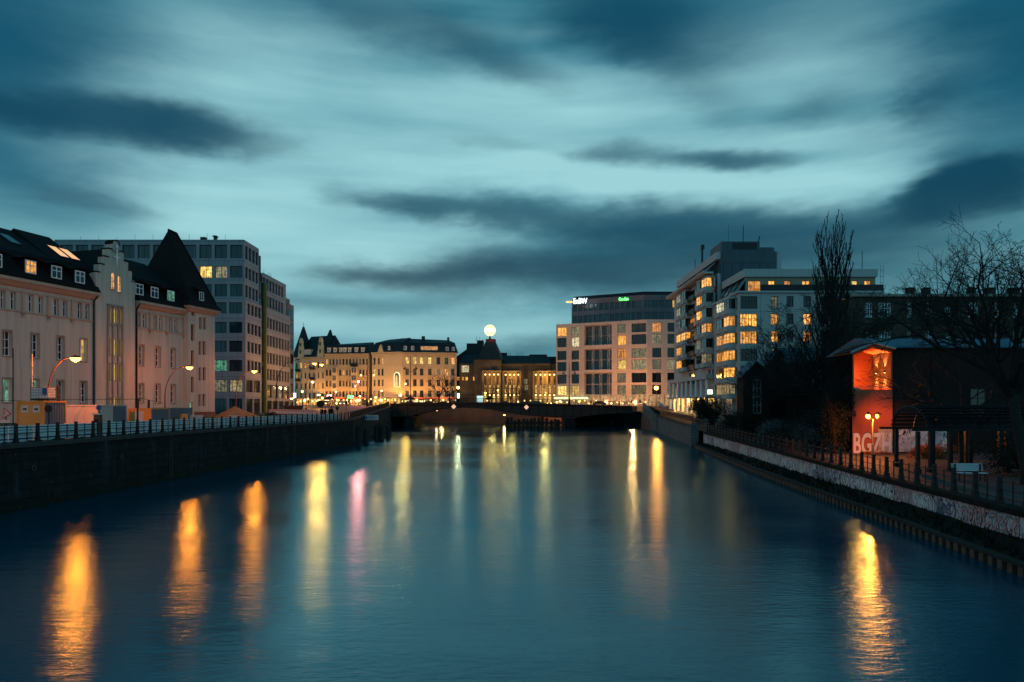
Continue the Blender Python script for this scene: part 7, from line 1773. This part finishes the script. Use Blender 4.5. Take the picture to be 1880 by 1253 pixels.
# shrubs
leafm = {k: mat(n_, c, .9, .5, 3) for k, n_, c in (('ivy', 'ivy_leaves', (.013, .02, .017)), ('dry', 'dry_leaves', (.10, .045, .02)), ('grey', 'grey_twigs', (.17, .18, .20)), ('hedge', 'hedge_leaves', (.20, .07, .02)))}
def shrub(label, x, y, z, rx, ry, rz, n_, mt, seed, name='shrub', leaf=.12, twigs=60, droop=False, shell=.55):
    R_ = random.Random(seed); t = thing(name, label, 'shrub', (x, y, z)); q = MB()
    lump = [(R_.uniform(-.7, .7)*rx, R_.uniform(-.7, .7)*ry, R_.uniform(.25, .8)*rz, R_.uniform(.35, .6)) for _ in range(9)]
    for i in range(n_):
        if i % 3 == 0: cx_, cy_, cz_, k = 0, 0, rz*.3, 1.
        else: cx_, cy_, cz_, k = lump[i % 9]
        a = R_.uniform(0, 6.283); u = R_.uniform(-.35, 1); rr = R_.uniform(shell, 1.)
        s_ = math.sqrt(max(0, 1-u*u)); px = cx_+k*rx*s_*math.cos(a)*rr; py = cy_+k*ry*s_*math.sin(a)*rr; pz = max(.03, cz_*.75+k*rz*.78*u*rr)
        v = Vector((R_.uniform(-1, 1), R_.uniform(-1, 1), R_.uniform(-1, 1))).normalized()*leaf*R_.uniform(.6, 1.4); w_ = v.orthogonal().normalized()*leaf*R_.uniform(.4, .8); w_.rotate(Matrix.Rotation(R_.uniform(0, 6), 3, v.normalized())); c = Vector((px, py, pz))
        q.face([c-v*.5, c+w_*.5, c+v*.5, c-w_*.5])
    q.build('foliage', leafm[mt], t)
    q = MB()
    for i in range(twigs):
        a = R_.uniform(0, 6.283); k = R_.uniform(.3, 1); e = Vector((math.cos(a)*rx*k, math.sin(a)*ry*k, rz*R_.uniform(.7, 1.15)*(1.1-.5*k))); m_ = e*.5+Vector((0, 0, rz*.22)); pts = [Vector((e.x*.08, e.y*.08, 0)), m_, e]
        if droop: pts.append(e+Vector((e.x*.16, e.y*.16, -rz*R_.uniform(.25, .8))))
        q.tube(pts, [.025, .014, .008, .005][:len(pts)], 3, caps=False)
    q.build('stems', M['twig'], t)
shrub('large dark ivy covered dome of shrubs beside the pale quay wall', wx(1308, 110), 110, 2.9, 3.5, 3.2, 4.9, 9000, 'ivy', 1, leaf=.2, twigs=70)
shrub('big weeping grey shrub in the middle of the right bank', wx(1499, 62), 62, 2.0, 2.5, 2.2, 3.7, 5000, 'grey', 2, leaf=.07, twigs=700, droop=True)
for i, (px, Y, rx, rz, n_, mt, lb) in enumerate(((1372, 84, 2.6, 3.6, 4200, 'ivy', 'dark shrub below the small gabled brick house'), (1420, 80, 3.0, 2.8, 4200, 'ivy', 'low dark shrub between the gabled house and the weeping shrub'), (1448, 66, 1.7, 1.9, 2200, 'dry', 'small brownish shrub left of the weeping shrub'),
     (1345, 97, 1.8, 2.6, 2500, 'ivy', 'small dark shrub right of the ivy dome'), (1545, 66, 1.9, 2.2, 2600, 'dry', 'brown leafed shrub right of the weeping shrub'), (1531, 57.5, 1.2, 6.8, 9000, 'ivy', 'tall dark shrub against the lit gabled house'), (1500, 82, 3.0, 4.0, 4500, 'ivy', 'dark shrub mass at the foot of the wide bare tree'))):
    shrub(lb, wx(px, Y), Y, hr(Y), rx, rx*.8, rz, n_, mt, 10+i, leaf=.14, twigs=60)
shrub('rounded grey shrub behind the railing, first left of the weeping shrub', wx(1436, 66), 67, 2.1, 2.1, 1.8, 2.7, 4200, 'grey', 51, leaf=.08, twigs=260, droop=True)
shrub('rounded grey shrub behind the railing near the tall lit house', wx(1548, 60), 60.5, 2.0, 1.5, 1.4, 2.6, 3600, 'grey', 52, leaf=.07, twigs=260, droop=True)
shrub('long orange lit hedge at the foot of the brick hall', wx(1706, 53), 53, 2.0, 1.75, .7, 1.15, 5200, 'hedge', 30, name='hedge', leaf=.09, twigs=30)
shrub('low leafy border at the foot of the graffiti wall', wx(1612, 57), 57.1, 1.97, 1.4, .4, .42, 1500, 'hedge', 31, name='hedge', leaf=.08, twigs=10)
shrub('dark evergreen shrub in the right foreground behind the bench', 30.5, 41, 1.95, 3.2, 1.6, 2.6, 6500, 'ivy', 32, leaf=.13, twigs=60)
shrub('dark evergreen shrub at the right edge behind the railing', 30.8, 36, 1.95, 2.2, 1.6, 3.4, 5200, 'ivy', 33, leaf=.12, twigs=60)
shrub('small dark green shrub by the red and white barriers', wx(497, 113), 113, 4.2, .9, .6, .9, 900, 'ivy', 34, leaf=.1, twigs=10)
